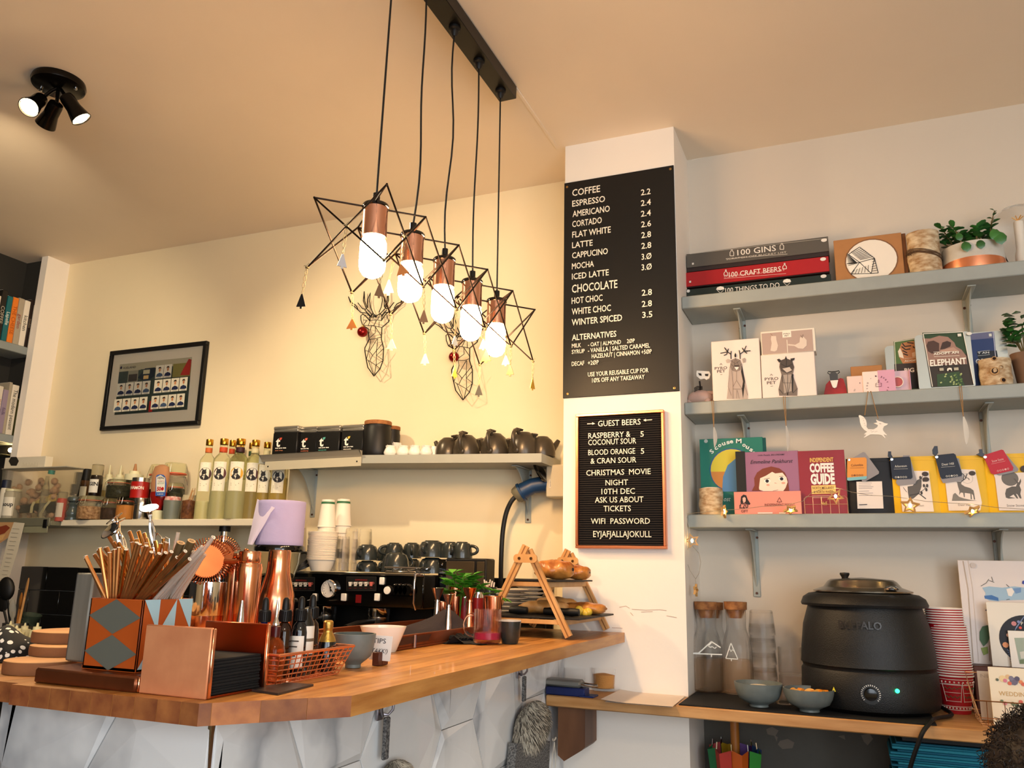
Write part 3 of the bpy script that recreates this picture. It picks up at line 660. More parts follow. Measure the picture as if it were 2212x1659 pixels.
copy_tree(t,base+Vector((d2.x,0,d2.z+.004)),'black wire deer head wall sculpture, right one behind the far bulbs')
RED=M('red_glitter','a00f12',0.25,metal=.6,col2='5a0508',vs=300)
for (px,py,l) in ((783,717,'red glitter bauble hanging from the left deer head ear'),(980.5,771,'red glitter bauble hanging from the right deer head ear')):
    p=at(px,py,y=YB-.045); r=11.5*mpp(p)
    t=empty('bauble',p,l,'bauble','red baubles on the deer heads')
    MB().sphere((0,0,0),r,RED,24,14).build('ball',t)
    MB().lathe([(.006,r-.002),(.006,r+.006),(.002,r+.007)],M('gold_cap','c49a50',.3,metal=1),12).build('cap',t)
    MB().tube([(0,0,r+.006),(.002,.012,r+.02),(0,.02,r+.035)],.0008,DW,5).build('hanger',t)
# =============================== alcove shelf goods
def boxthing(name,Y,dep,pl,pr,pt,zb,row,m,label,cat,group=None,bev=.0015,h=None,top=None):
    """box whose front face stands at y=Y between the columns pl, pr; top at row pt"""
    xa=at(pl,row,y=Y).x; xb=at(pr,row,y=Y).x; xm=(xa+xb)/2
    h=h or zat((xm,Y),pt)-zb
    t=empty(name,(xm,Y,zb),label,cat,group); t['w']=0; del t['w']
    MB().box((-(xb-xa)/2,0,0),((xb-xa)/2,dep,h),m,bev).build('carton' if 'box' in name else 'body',t)
    return t,(xb-xa)/2,h
GB=dict(gr='57524b',rd='a8141c',gn='14241f')
# three long game boxes
for (pl,pr,rt,rb,Y,c,ttl,tx0,tx1,ty,th,lab) in (
   (1484,1792,530,570,2.800,'57524b','100 GINS',1593,1677,552,13,'long grey game box with bottle icons, top of the stack'),
   (1480,1790,571.5,605,2.797,'a8141c','100 CRAFT BEERS',1575,1688,599,11.5,'long red game box with flask icons, middle of the stack'),
   (1478,1792,609,0,2.794,'14241f','100 THINGS TO DO',1567,1685,633,11,'long dark green game box with parachute icons, bottom of the stack')):
    xa=at(pl,600,y=Y).x; xb=at(pr,560,y=Y).x; xm=(xa+xb)/2
    zb=S1+.0006 if not rb else zat((xm,Y),rb); h=zat((xm,Y),rt)-zb-.0006
    if 'GINS' in ttl: zb-=.0
    t=empty('game_box',((xa+xb)/2,Y,zb),lab,'box','long game boxes on the highest shelf'); w=(xb-xa)/2
    MB().box((-w,0.004,0),(w,.07,h),C('2a1a18'),.001).build('carton',t)
    MB().box((-w,0,h*(.22 if 'GINS' in ttl else .05)),(w,.004,h),C(c,.4),.001).build('front_panel',t)
    P=Print(Y,org=t.location); zt2=t.location.z
    # words are fitted to the panel
    P.text(ttl,tx0,ty,tx1,th,'efe8dc',bold=.004)
    if 'THINGS' in ttl:
        for cx2,cy2 in ((1556,626),(1700,610)):
            P.poly([(cx2-9,cy2),(cx2-7,cy2-5),(cx2,cy2-7.5),(cx2+7,cy2-6),(cx2+9,cy2-1),(cx2,cy2+1)],'efe8dc'); P.line([(cx2-7,cy2+1),(cx2,cy2+7),(cx2+7,cy2+1)],.8,'efe8dc')
        P.circ(1487,629,3.5,'d8d4cc'); P.circ(1779,597,6,'d8d4cc',ry=4)
    elif 'GINS' in ttl:
        P.text('SCRATCH OFF BUCKET LIST',1569,562,1700,3.6,'d8cfc0'); P.line([(1568,559),(1701,549)],.8,'d8cfc0')
        for cx2,cy2 in ((1581,547),(1689,533)):
            P.line([(cx2-4,cy2+6),(cx2-4,cy2-2),(cx2-1.5,cy2-4),(cx2-1.5,cy2-7),(cx2+1.5,cy2-7),(cx2+1.5,cy2-4),(cx2+4,cy2-2),(cx2+4,cy2+6)],1.2,'efe8dc',closed=True)
        P.circ(1780,519,6,'e8e2d8',ry=4); P.rect(1495,568,1499,572,'e0d8cc'); P.line([(1490,549),(1788,515)],.6,'c8c0b0')
    else:
        P.text('SCRATCH OFF BUCKET LIST',1564,600,1697,4,'e8c0b8'); P.line([(1564,602),(1698,591)],.8,'e8c0b8')
        for cx2,cy2 in ((1568,590),(1695,576)): P.line([(cx2-4,cy2+5),(cx2-4,cy2),(cx2-1,cy2-3),(cx2-1,cy2-7),(cx2+1,cy2-7),(cx2+1,cy2-3),(cx2+4,cy2),(cx2+4,cy2+5)],1.3,'efe8dc',closed=True)
        P.circ(1778,560,6,'e8e2d8',ry=4); P.rect(1489,607,1493,611,'e0d8cc')
    P.build('front_print',t)
# kraft box with round window
t,w,h=boxthing('window_box',2.77,.055,1803,1952,511,S1,560,KRAFT,'kraft cardboard box with round window showing a line patterned candle','box')
MB().box((w+.0002,.003,0),(w+.012,.052,h*.98),M('kraft_dark','6d4424',.8),.001).build('side_flap',t)
P=Print(2.77,org=t.location); P.circ(1882,562,53,'eee3d2',ry=49); P.circ(1882,562,53,'7c5230',ry=49,ring=2.5)
G_=[[(1846,541),(1857,534),(1889,558),(1882,591),(1862,596),(1838,590),(1829,566),(1833,550)]]
P.poly(G_[0],'f4ecdc')
for l in ([(1857,534),(1889,558),(1882,591),(1857,567),(1829,570)],[(1857,567),(1833,550),(1857,534)],[(1857,567),(1838,592),(1882,591)],[(1889,558),(1857,567)],[(1889,558),(1897,590),(1882,591)]): P.line(l,1.4,'1a1612')
for i in range(9):
    u=i/9; P.line([(1857+32*u,534+24*u),(1838+22*u,546+18*u)],1.2,'1a1612'); P.line([(1857-5+0*u,567+3*u*0+2),(1829+u*4,548+30*u)],1.0,'1a1612')
for i in range(6):
    u=i/6; P.line([(1889+1.3*i,560+5*i),(1884-.3*i,562+5*i)],1.1,'1a1612'); P.line([(1840+7*i,594-1*i),(1846+6*i,584-2*i)],1,'1a1612')
P.build('window_print',t)
# birch candle holders
def birch(px0,px1,pt,zb,Y,label,twine=False,tilt=0,knots=(),group='birch candle holders',cup=True):
    k=mpp(at((px0+px1)/2,pt,y=Y)); r=(px1-px0)/2*k; p=at((px0+px1)/2,pt+20,y=Y); h=zat((p.x,Y-r*0),pt)-zb
    t=empty('birch_candle_holder',(p.x,Y,zb),label,'candle holder',group)
    n=26; b=MB(); rr=random.Random(px0); prof=[]
    vs=[];m_=10
    for i in range(m_+1):
        for j in range(n):
            a=2*PI*j/n; q_=r*(1+.035*math.sin(3*a+i)+.02*rr.uniform(-1,1)); vs.append((q_*math.cos(a),q_*math.sin(a),h*i/m_))
    fs=[[i*n+j,i*n+(j+1)%n,(i+1)*n+(j+1)%n,(i+1)*n+j] for i in range(m_) for j in range(n)]+[list(range(n)),[m_*n+j for j in range(n)]]
    b.add(vs,fs,BIRCH); b.build('log',t)
    if cup: MB().lathe([(r*.72,h-.001),(r*.72,h+.003),(r*.66,h+.003),(r*.62,h+.0005),(0,h+.0005)],M('tealight','e8dccb',.4),24).build('tealight',t)
    if twine:
        b=MB()
        for q_ in range(9):
            z0=h*.5+rr.uniform(-.008,.008); sl=-.0+rr.uniform(-.35,-.15)
            b.tube([(math.cos(a)*(r*1.05+rr.uniform(0,.002)),math.sin(a)*(r*1.05+.001),z0+sl*r*math.cos(a)) for a in [2*PI*i/20 for i in range(20)]],.0009,M('twine','5f4630',.9),4,closed=True)
        for q_ in range(40):
            a=rr.uniform(3.3,4.2); c_=Vector((math.cos(a)*r*1.06,math.sin(a)*r*1.1,h*.52)); d=Vector((rr.uniform(-1,1),rr.uniform(-1,.2),rr.uniform(-1,1))).normalized()*rr.uniform(.004,.014); b.tube([c_,c_+d],.0005,M('twine','5f4630',.9),3)
        b.build('twine_wrap',t)
    b=MB()
    for (a,zz,s_) in knots:
        c_=Vector((math.cos(a)*r*1.0,math.sin(a)*r*1.0,h*zz)); X=Matrix.Translation(c_)@Vector((math.cos(a),math.sin(a),0)).to_track_quat('Z','Y').to_matrix().to_4x4()
        b.lathe([(s_*1.5,-.002),(s_*1.35,.0014),(s_*.95,.0018)],M('knot_rim','b08a5c',.8),12,X=X,cap=False); b.lathe([(s_,.0016),(s_*.6,-.0005),(0,-.001)],M('knot_dark','2c1a10',.9),12,X=X,cap=False)
    if knots: b.build('knot',t)
    return t
birch(1962,2025,507,S1,2.765,'birch log candle holder wrapped with twine on the highest shelf',twine=True,cup=False)
birch(2118,2180,779,S2,2.735,'birch log candle holder with dark knots in front of the tins',knots=((4.55,.5,.009),(4.95,.62,.005),(5.0,.15,.006),(4.6,.95,.005)),cup=False)
birch(1511,1561,1056,S3,2.745,'birch log tealight holder at the left end of the lowest shelf')
# ---- plants
LEAF=M('crassula_leaf','1f4a22',0.35,col2='3c7a34',vs=18,coat=.2)
def leafmesh(b,c,d,up,L,Wd,m,thick=.12):
    d=d.normalized(); s_=d.cross(up); s_=s_.normalized() if s_.length>1e-4 else Vector((1,0,0)); n_=s_.cross(d)
    pts=[]; K_=[(0,0),(.25,.34),(.55,.5),(.82,.38),(1,0),(.82,-.38),(.55,-.5),(.25,-.34)]
    k=len(b.v); cz=n_*L*.10
    top=[c+d*L*u+s_*Wd*v+n_*(L*.12*math.sin(PI*u)) for u,v in K_]; cen=c+d*L*.5+n_*L*(.12+thick); cen2=c+d*L*.5-n_*L*.02
    b.add(top+[cen,cen2],[[i,(i+1)%8,8] for i in range(8)]+[[(i+1)%8,i,9] for i in range(8)],m)
p=at(2103,570,y=2.79); r=60*mpp(p)
t=empty('potted_succulent',(p.x,2.79,S1),'jade plant in a concrete pot with copper dipped base on the highest shelf','plant')
hp=zat((p.x,2.79-r),517)-S1
CONC=M('concrete_pale','cfc9bd',.8,col2='b9b2a6',vs=20,bump=.2)
MB().lathe([(r*.90,.0005),(r*.985,.012),(r*1.0,.036,COPPERM),(r*1.0,.0362,COPPERM),(r,.0365),(r*.985,hp),(r*.9,hp),(r*.88,hp-.012),(0,hp-.012)],CONC,40).build('pot',t)
MB().lathe([(r*1.004,.002),(r*1.012,.014),(r*1.008,.034),(r*1.0,.0345)],COPPERM,40,cap=False).build('copper_band',t)
rr=random.Random(5); b=MB(); st=MB(); nl=0
for i in range(15):
    a=rr.uniform(0,2*PI); rad=rr.uniform(.01,r*1.05); lean=rr.uniform(.2,1.0); H_=rr.uniform(.03,.075)
    if i==0: a=.1; rad=r*.75; H_=.125; lean=.35
    if i==1: a=PI; rad=r*.8; H_=.085
    if i==2: a=PI*.95; rad=r*1.1; H_=.06
    base_=Vector((math.cos(a)*r*.5,math.sin(a)*r*.5,hp-.01)); tip=Vector((math.cos(a)*rad*1.15,math.sin(a)*rad*.9,hp+H_)); 
    pts=[base_.lerp(tip,u)+Vector((0,0,.012*math.sin(PI*u))) for u in (0,.33,.66,1)]; st.tube(pts,[.003,.0026,.002,.0012],M('plant_stem','6a5a34',.7),5)
    for k_ in range(9):
        u=.3+.7*k_/8; c_=base_.lerp(tip,u)+Vector((0,0,.012*math.sin(PI*u))); g=k_*1.9+i; small=(i==0 and k_>3)
        d=Vector((math.cos(g),math.sin(g),.25+(.5 if k_>6 else 0))); leafmesh(b,c_,d,Vector((0,0,1)),(.017 if small else rr.uniform(.022,.036)),(.011 if small else rr.uniform(.017,.027)),LEAF); nl+=1
for (dx,dz,L_) in ((.05,.03,.045),(.062,.02,.05),(-.03,.0,.04),(-.045,.03,.03),(.01,.0,.035)):
    leafmesh(b,Vector((dx,-r*.95,hp+dz)),Vector((.1,-.2,-1)),Vector((0,-1,0)),L_,L_*.72,LEAF)
st.build('stem',t); b.build('leaf',t,kind='stuff')
# glass dome lamp at right edge
p=at(2210,565,y=2.78); t=empty('glass_globe',(p.x,2.78,S1),'large clear glass bulb shaped globe with a white core, right end of the highest shelf','lamp'); 
rg=50*mpp(p); zc2=zat((p.x,2.78),480)-S1
MB().lathe([(.02,.002),(.024,.01),(rg*.62,.04),(rg*.95,zc2-.02),(rg,zc2),(rg*.92,zc2+.022),(rg*.6,zc2+.042),(0,zc2+.052)],M('bulb_glass','ffffff',.02,trans=1,ior=1.08),36,cap=True).build('globe',t)
MB().lathe([(.018,.004),(.018,.05),(.013,.07),(.012,zc2),(0,zc2+.006)],M('frosted_core','efe6d6',.5),20).build('core',t)
b=MB()
for i in range(6):
    a=2*PI*i/6; b.tube([(0,0,zc2+.004),(math.cos(a)*.014,math.sin(a)*.014,zc2+.016)],.0015,M('star_filament','e8b060',.4,metal=.5),5)
b.build('star_finial',t)
# trailing plant at the right edge on the middle shelf
p=at(2222,830,y=2.75); t=empty('trailing_plant',(p.x,2.75,S2),'dark green trailing plant in a brown pot at the right edge of the middle shelf','plant')
MB().lathe([(.028,.001),(.036,.075),(.040,.10),(.036,.10),(.033,.085),(0,.085)],M('pot_brown','7c5c44',.6,var=.2),24).build('pot',t)
b=MB(); st=MB()
for i in range(8):
    a=2.2+i*.35; tip=Vector((math.cos(a)*.05,math.sin(a)*.03,.16+.03*math.sin(i))); st.tube([(0,0,.09),tip*.5+Vector((0,0,.07)),tip],.002,M('plant_stem','6a5a34',.7),5)
    for k_ in range(5): leafmesh(b,tip*(.6+.1*k_)+Vector((0,0,.04)),Vector((math.cos(a+k_),-.6,.3*math.sin(k_))),Vector((0,0,1)),.034,.022,LEAF)
st.build('stem',t); b.build('leaf',t,kind='stuff')
# ---- middle shelf boxes
def fbox(pl,pr,pt,row,Y,label,zb=None,h=None,m='ecdcd0',grp='white candle boxes',dep=.06):
    return boxthing('candle_box',Y,dep,pl,pr,pt,S2 if zb is None else zb,row,C(m),label,'box',grp,h=h)
t,w,h=fbox(1538,1643,734,800,2.715,'tall white box printed with a faceted reindeer, left on the middle shelf')
P=Print(2.715,org=t.location)
P.text('PYRO',1544,799,1571,6,'4a3c34',bold=.01); P.text('PET',1549,805.5,1567,6,'4a3c34',bold=.01); P.line([(1556,809.5),(1560.5,809)],.8,'4a3c34'); P.line([(1555,789),(1557.5,785),(1560,788.7)],.8,'4a3c34')
def px5(l,ox=1460,oy=690,s_=5.82): return [(ox+a/s_,oy+b_/s_) for a,b_ in l]
P.poly(px5([(640,1000),(660,850),(680,600),(700,520),(750,490),(810,510),(830,580),(870,760),(905,930),(905,1000)]),'b9a79b')
P.poly(px5([(830,560),(870,780),(845,1000),(830,880),(845,780),(820,660)]),'1a1512')
P.poly(px5([(680,590),(700,510),(750,488),(810,510),(835,570),(810,640),(760,660),(705,645)]),'8b7c72'); P.poly(px5([(735,600),(795,600),(765,640)]),'efe4da'); P.poly(px5([(738,575),(795,575),(790,595),(740,595)]),'4a3f3a')
P.poly(px5([(630,515),(655,495),(690,510),(680,545),(640,550)]),'c2b2a6'); P.poly(px5([(835,500),(865,483),(880,505),(875,540),(845,550)]),'a89a90')
for l in ([(695,500),(693,440),(650,410),(560,428)],[(650,410),(612,355)],[(650,410),(662,370)],[(693,440),(697,400)],[(650,410),(640,440),(605,455)],[(810,500),(808,440),(860,400),(940,397)],[(860,400),(885,335)],[(860,400),(835,360)],[(808,440),(797,390)],[(860,400),(895,432)],[(870,400),(905,405)]): P.line(px5(l),1.9,'14100e')
P.poly(px5([(740,480),(738,450),(750,420),(762,450),(760,478)]),'14100e')
for l in ([(705,650),(720,800),(720,1000)],[(765,660),(765,770),(720,850),(720,880),(830,880)],[(765,770),(835,880)],[(765,890),(765,1000)],[(775,890),(800,1000)],[(680,600),(660,850),(700,960)],[(830,660),(870,850),(905,960)],[(690,520),(750,560),(810,520)],[(750,490),(735,600)],[(750,490),(800,600)],[(685,560),(735,600),(705,640)],[(830,560),(795,600),(815,640)]): P.line(px5(l),.55,'3a302c')
P.build('front_print',t)
t,w,h=fbox(1645,1762,763,810,2.714,'square white box printed with a faceted dragon, beside the reindeer box'); hb=h
P=Print(2.714,org=t.location)
P.text('PYRO',1652,822.5,1681.5,6.5,'4a3c34',bold=.01); P.text('PET',1657,830.5,1676.5,6.5,'4a3c34',bold=.01); P.line([(1664.5,834.5),(1670,834)],.8,'4a3c34'); P.line([(1663.5,812),(1666,808),(1669,811.5)],.8,'4a3c34')
P.poly(px5([(1300,960),(1290,880),(1330,700),(1300,600),(1310,530),(1380,490),(1460,520),(1490,600),(1470,700),(1530,870),(1525,960)]),'7a6c62')
P.poly(px5([(1310,600),(1310,520),(1385,490),(1465,520),(1485,600),(1460,660),(1395,680),(1325,650)]),'4c423c'); P.poly(px5([(1340,620),(1430,600),(1460,640),(1395,670)]),'c9bbae'); P.poly(px5([(1270,505),(1300,495),(1325,520),(1300,545)]),'2a2420'); P.poly(px5([(1440,495),(1495,485),(1490,510),(1450,530)]),'2a2420'); P.poly(px5([(1370,500),(1383,460),(1398,500)]),'1a1614')
P.poly(px5([(1345,700),(1470,690),(1465,900),(1360,930)]),'a89a8e'); P.poly(px5([(1455,690),(1480,690),(1470,930),(1458,900)]),'1a1614')
for l in ([(1345,700),(1405,960),(1460,690)],[(1405,690),(1405,960)],[(1330,700),(1350,800),(1470,800)],[(1320,560),(1390,600),(1470,560)],[(1390,500),(1390,600)],[(1300,880),(1350,940)],[(1530,870),(1470,930)]): P.line(px5(l),.7,'1c1714')
P.build('front_print',t)
zt5=S2+hb+.0006
t,w,h=fbox(1644,1762,712,740,2.716,'wide grey candle box with two pale animal pictures lying on the dragon box',zb=zt5,m='e6dccb')
P=Print(2.716,org=t.location); P.rect(1646,716,1756,762,'b49c90'); P.rect(1700,734,1701.5,765,'e6dccb'); P.rect(1690,713,1709,729,'eee4d4'); P.text('PYRO',1692.5,723,1706.5,2.6,'4a3c34',bold=.02); P.text('PET',1695,727,1704,2.6,'4a3c34',bold=.02)
P.poly(px5([(1190,395),(1205,300),(1195,250),(1200,210),(1260,210),(1265,260),(1285,330),(1270,390),(1240,405)]),'dccbbb'); P.poly(px5([(1410,310),(1500,320),(1555,290),(1560,230),(1600,215),(1645,260),(1645,330),(1600,370),(1540,365),(1490,335),(1412,330)]),'dccbbb')
P.line(px5([(1190,180),(1215,205)]),.8,'8f6a4c').line(px5([(1570,200),(1590,235),(1600,190)]),.8,'6a4a34'); P.build('front_print',t)
# skull candle figure
p=at(1513,868,y=2.76); t=empty('candle_figure',(p.x,2.76,S2),'half melted pink animal candle with a metal skeleton and white skull','ornament')
pw=M('pink_wax','b09486',.45,col2='c9a79c',vs=14,sss=.2)
b=MB(); b.sphere((0,0,.026),.034,pw,20,12,sc=(1.25,.8,.82)); b.sphere((.03,-.0,.042),.012,pw,10,8,sc=(1.6,.8,.7)); b.sphere((-.03,0,.014),.016,pw,10,8); b.sphere((.026,-.012,.012),.013,pw,10,8)
b.build('wax_body',t); b=MB(); b.tube([(0,-.004,.045),(.002,-.006,.065),(.0,-.004,.085)],.003,BLK,6)
for i in range(4): b.tube([(-.016,-.02,.046+.004*i),(-.004,-.028,.05+.004*i),(.012,-.022,.052+.003*i)],.0014,BLK,5)
b.build('skeleton',t)
y_=2.76-.018; b=MB(); sk_=[at(*q_,y=y_) for q_ in px5([(265,645),(420,655),(435,690),(420,745),(380,760),(360,745),(310,755),(262,715),(258,680)])]
b.prism([(v.x-t.location.x,v.z-t.location.z) for v in sk_],-.020,-.012,M('skull_white','efe9dc',.4)); b.build('skull',t)
P=Print(2.76-.0205,org=t.location); P.poly(px5([(280,675),(320,680),(325,710),(295,705)]),'1a1714').poly(px5([(365,685),(410,685),(405,715),(370,712)]),'1a1714'); P.build('eye_sockets',t)
# red candle figure
p=at(1804,850,y=2.77); t=empty('candle_figure',(p.x,2.77,S2),'red wax horse candle with a white skull face and dark head','ornament')
rw=M('red_wax','b8201a',.3,col2='8a1210',vs=20,sss=.1)
b=MB(); b.prism([(-.037,0),(-.032,.02),(-.026,.045),(-.014,.058),(.004,.058),(.02,.064),(.028,.06),(.034,.03),(.036,0)],-.016,.018,rw); b.build('wax_body',t)
b=MB(); b.prism([(-.012,.056),(.012,.056),(.006,.034),(0,.030),(-.006,.034)],-.024,-.017,M('skull_white','efe9dc',.4)); b.build('skull',t)
b=MB(); b.prism([(-.012,.057),(-.013,.075),(-.008,.083),(.006,.083),(.012,.075),(.011,.057)],-.022,-.012,M('grey_metal','4c4a48',.35,metal=.6)); b.tube([(-.012,-.017,.078),(-.018,-.017,.083),(-.016,-.017,.088),(-.006,-.017,.086),(.006,-.017,.086),(.016,-.017,.088),(.018,-.017,.083),(.012,-.017,.078)],.0014,BLK,5); b.build('head_top',t)
# small card boxes
t,w,h=boxthing('card_box',2.765,.03,1839,1908,790,S2,820,KRAFT,'small plain kraft box behind the pink candle boxes','box','small boxes on the middle shelf')
t,w,h=boxthing('card_box',2.72,.03,1831,1866,812,S2,840,C('e8ccc0'),'pale pink candle gift box on the left, half covered','box','small boxes on the middle shelf')
P=Print(2.72,org=t.location); P.text('YOU',1847,846,1853,3,'5a3038',tilt=1.3).text('I',1857,829,1858.5,3,'5a3038'); P.build('front_print',t)
t,w,h=boxthing('card_box',2.715,.03,1864,1934,801,S2,830,C('efdcd0'),'pink and cream candle gift box with round wording, drawer pulled open','box','small boxes on the middle shelf')
P=Print(2.715,org=t.location); P.rect(1897,799,1934,846,'dba0b6')
import math as _m
for i,ch in enumerate("YOU · I JUST WANTE"):
    if ch==' ': continue
    a=PI*1.08-i*.265; P.text(ch,1897+21*_m.cos(a)-1.3,834-21*_m.sin(a)+1,1897+21*_m.cos(a)+1.6,3,'5a2434',tilt=a-PI/2,bold=.03)
P.line([(1892,829),(1892,835.5),(1904,835),(1904,828.5)],.8,'5a2434').circ(1898,829,6,'5a2434',ring=.9,ry=2).line([(1898,827),(1896.5,824),(1898,820.5),(1899.5,824),(1898,827)],.7,'5a2434'); P.build('front_print',t)
xa=at(1934.5,830,y=2.718).x-t.location.x; xb=at(1968,830,y=2.718).x-t.location.x
MB().box((xa,.012,0),(xb,.014,h*.97),C('d9b8c0')).build('drawer',t); MB().box((xb-.002,.0,0),(xb,.012,h*.97),C('d098b0')).build('drawer_side',t)
MB().lathe([(.017,0),(.017,.010),(.0145,.010),(.0145,.008,M('pink_wax2','b4504e',.5)),(0,.008,M('pink_wax2','b4504e',.5))],M('tin_lid','e8d4c4',.4),24,X=Matrix.Translation((xa+.006,.012,h*.45))@Matrix.Rotation(PI/2,4,'X')).build('tealight',t)
# adoption gift tins
TIN=M('tin_silver','a8aaa2',.38,metal=.6,var=.05,vs=10)
def rrect(w,h,r,n=5):
    pts=[]
    for (cx2,cz2,a0) in ((w-r,h-r,0),(-w+r,h-r,PI/2),(-w+r,r,PI),(w-r,r,PI*1.5)):
        for i in range(n+1): a=a0+PI/2*i/n; pts.append((cx2+r*math.cos(a),cz2+r*math.sin(a)))
    return pts
def tin(pl,pr,pt,row,Y,label):
    xa=at(pl,row,y=Y).x; xb=at(pr,row,y=Y).x; h=zat(((xa+xb)/2,Y),pt)-S2
    t=empty('gift_tin',((xa+xb)/2,Y,S2),label,'tin','adoption gift tins')
    MB().prism(rrect((xb-xa)/2,h,.012),0,.022,TIN).build('tin',t)
    return t
def px6(l): return px5(l,1830,690,5.79)
t=tin(1914,2026,744,790,2.775,'silver gift tin with a tiger picture, behind the elephant tin')
P=Print(2.775,org=t.location); P.poly([(1930,738),(1995,728),(2001,838),(1936,845)],'4f6a30'); P.poly(px6([(640,400),(680,300),(760,280),(860,270),(900,420),(900,560),(700,560),(650,470)]),'b97a4a'); P.poly(px6([(635,400),(660,360),(690,420),(710,490),(650,470)]),'e6d6be'); P.poly(px6([(810,420),(860,400),(850,470),(815,470)]),'d8b090'); P.poly(px6([(590,560),(900,540),(940,860),(600,870)]),'33241a')
for l in ([(690,300),(720,340),(800,330)],[(680,340),(730,380),(790,370)],[(690,390),(750,420)],[(750,290),(830,300)],[(700,430),(760,450)],[(820,340),(870,380)]): P.line(px6(l),2.2,'1c120c')
P.text('ADOPT',1953.5,782,1984,3.4,'e8dcc8',bold=.02).text('BIG C',1954,797+8,1990,9,'e8d4c4',bold=.03).line([(1954,775),(1984,772)],.6,'e0d0b8'); P.line([(1932,739),(1996,730),(2002,838)],1.1,'e8e0c8').line([(1932,739),(1938,845)],1.1,'e8e0c8'); P.build('lid_print',t)
t=tin(2056,2178,718,770,2.760,'silver gift tin with a blue sea and orca picture, behind the elephant tin')
P=Print(2.76,org=t.location); P.poly([(2090,722),(2147,716),(2158,830),(2100,834)],'243a6c'); P.poly([(2090,722),(2147,716),(2148,730),(2091,735)],'6a6a88'); P.poly(px6([(1620,400),(1740,395),(1870,390),(1890,500),(1640,510)]),'0e1826'); P.text('T AN',2112,765,2137,4,'e8e4dc',bold=.02).line([(2112,760),(2138,757)],.6,'e8e4dc').line([(2112,769),(2138,766)],.6,'e8e4dc').text('ORCA',2108,786,2149,10,'e8e4dc',bold=.03).line([(2145,716),(2156,830)],1.2,'c8c8d8'); P.rect(2136,721,2142,727,'e0dccc'); P.build('lid_print',t)
t=tin(1979,2101,720,770,2.722,'silver gift tin with the elephant picture and white ELEPHANT lettering')
P=Print(2.722,org=t.location); P.poly([(1992,719),(2081,716),(2103,832),(2012,837)],'33291f'); P.poly([(1992,719),(2081,716),(2090,764),(2001,770)],'2c4424')
P.poly(px6([(940,240),(1040,240),(1150,205),(1260,220),(1340,290),(1360,340),(1430,380),(1490,460),(1500,560),(1020,580),(990,420),(960,300)]),'9c7868'); P.poly(px6([(990,330),(1010,280),(1080,265),(1150,300),(1150,400),(1060,430),(1010,400)]),'4c3228'); P.poly(px6([(1160,380),(1190,290),(1250,270),(1300,290),(1290,340),(1220,370)]),'3f2a22'); P.poly(px6([(1160,390),(1240,370),(1330,350),(1400,400),(1300,400),(1200,410)]),'b8917c')
P.poly(px6([(1120,690),(1400,650),(1470,830),(1130,840)]),'2f4a28')
rr=random.Random(3)
for i in range(26):
    a=rr.uniform(1130,1440); c_=rr.uniform(680,820); P.poly(px6([(a,c_),(a+22,c_-10),(a+30,c_+6),(a+8,c_+14)]),rr.choice(['5c7a3c','8aa258','3c5a2c','b0bc7c']))
P.line([(1994,722),(2080,718),(2103,830)],1.4,'efe8d8').line([(1994,722),(2014,836)],1.4,'efe8d8')
P.text('ADOPT AN',2016,768,2071,4.6,'f0ead8',bold=.03).line([(2016,761.5),(2071,760)],.8,'f0ead8').line([(2017,771.5),(2072,769.5)],.8,'f0ead8').text('ELEPHANT',2009,792,2088,13.5,'f3ecdc',bold=.03)
P.poly(px6([(1245,645),(1250,620),(1275,610),(1305,615),(1308,650),(1298,650),(1292,635),(1268,635),(1262,652),(1252,652)]),'f0ead8'); P.rect(2029,796,2038,802,'b8b098').rect(2060,795,2070,801,'b8b098').rect(2068,722,2076,728,'e0dccc').circ(2093,722,5,'e0dcd0',ry=3.6); P.build('lid_print',t)
# ---- hanging ornaments under the middle shelf
TW_=M('jute_string','a07848',.9); FEA=M('feather_white','efe2d0',.6)
def feather(px,p0,p1,p2,label,rz=1.2):
    """string from row p0 to p1, feather from p1 to p2"""
    A=at(px[0],p0,y=SF-.004); A.z=S2-.001; t=empty('hanging_feather',(A.x,SF-.006,A.z),label,'ornament','ornaments hanging from the middle shelf')
    B=at(px[1],p1,y=SF-.006)-t.location; E_=at(px[2],p2,y=SF-.006)-t.location
    b=MB(); b.tube([(-.003,.004,.0012),(-.003,-.002,.0),(B.x*.5-.002,0,B.z*.5),B],.0010,TW_,5); b.tube([(.003,.004,.0012),(.003,-.002,.0),(B.x*.5+.002,0,B.z*.5),B],.0010,TW_,5); b.tube([(-.003,.004,.0012),(0,.02,.0012),(.003,.004,.0012)],.001,TW_,5); b.build('string',t)
    d=E_-B; L_=d.length; n=10; b=MB(); pr=[]
    for i in range(n+1):
        u=i/n; wv=.013*math.sin(PI*min(1,u*.95+.04))**.7; pr.append((u*L_,wv))
    ax=d.normalized(); sd=Vector((math.cos(rz),math.sin(rz),0)); nn=ax.cross(sd)
    vs=[]
    for (u,wv) in pr: c_=B+ax*u+Vector((.003*math.sin(PI*u/L_),0,0)); vs+= [c_-sd*wv+nn*.001,c_+nn*.0022,c_+sd*wv+nn*.001,c_-nn*.0012]
    fs=[[i*4+j,i*4+(j+1)%4,(i+1)*4+(j+1)%4,(i+1)*4+j] for i in range(n) for j in range(4)]+[[0,1,2,3],[n*4,n*4+1,n*4+2,n*4+3]]
    b.add(vs,fs,FEA); b.build('feather',t)
feather((1540,1542,1543),868,923,966,'white feather on a string at the left end of the middle shelf')
feather((1694,1698,1701),855,920,975,'white feather on a string hanging in front of the purple book')
feather((2074,2081,2087),832,900,961,'white and brown feather on a string at the right of the middle shelf',rz=.9)
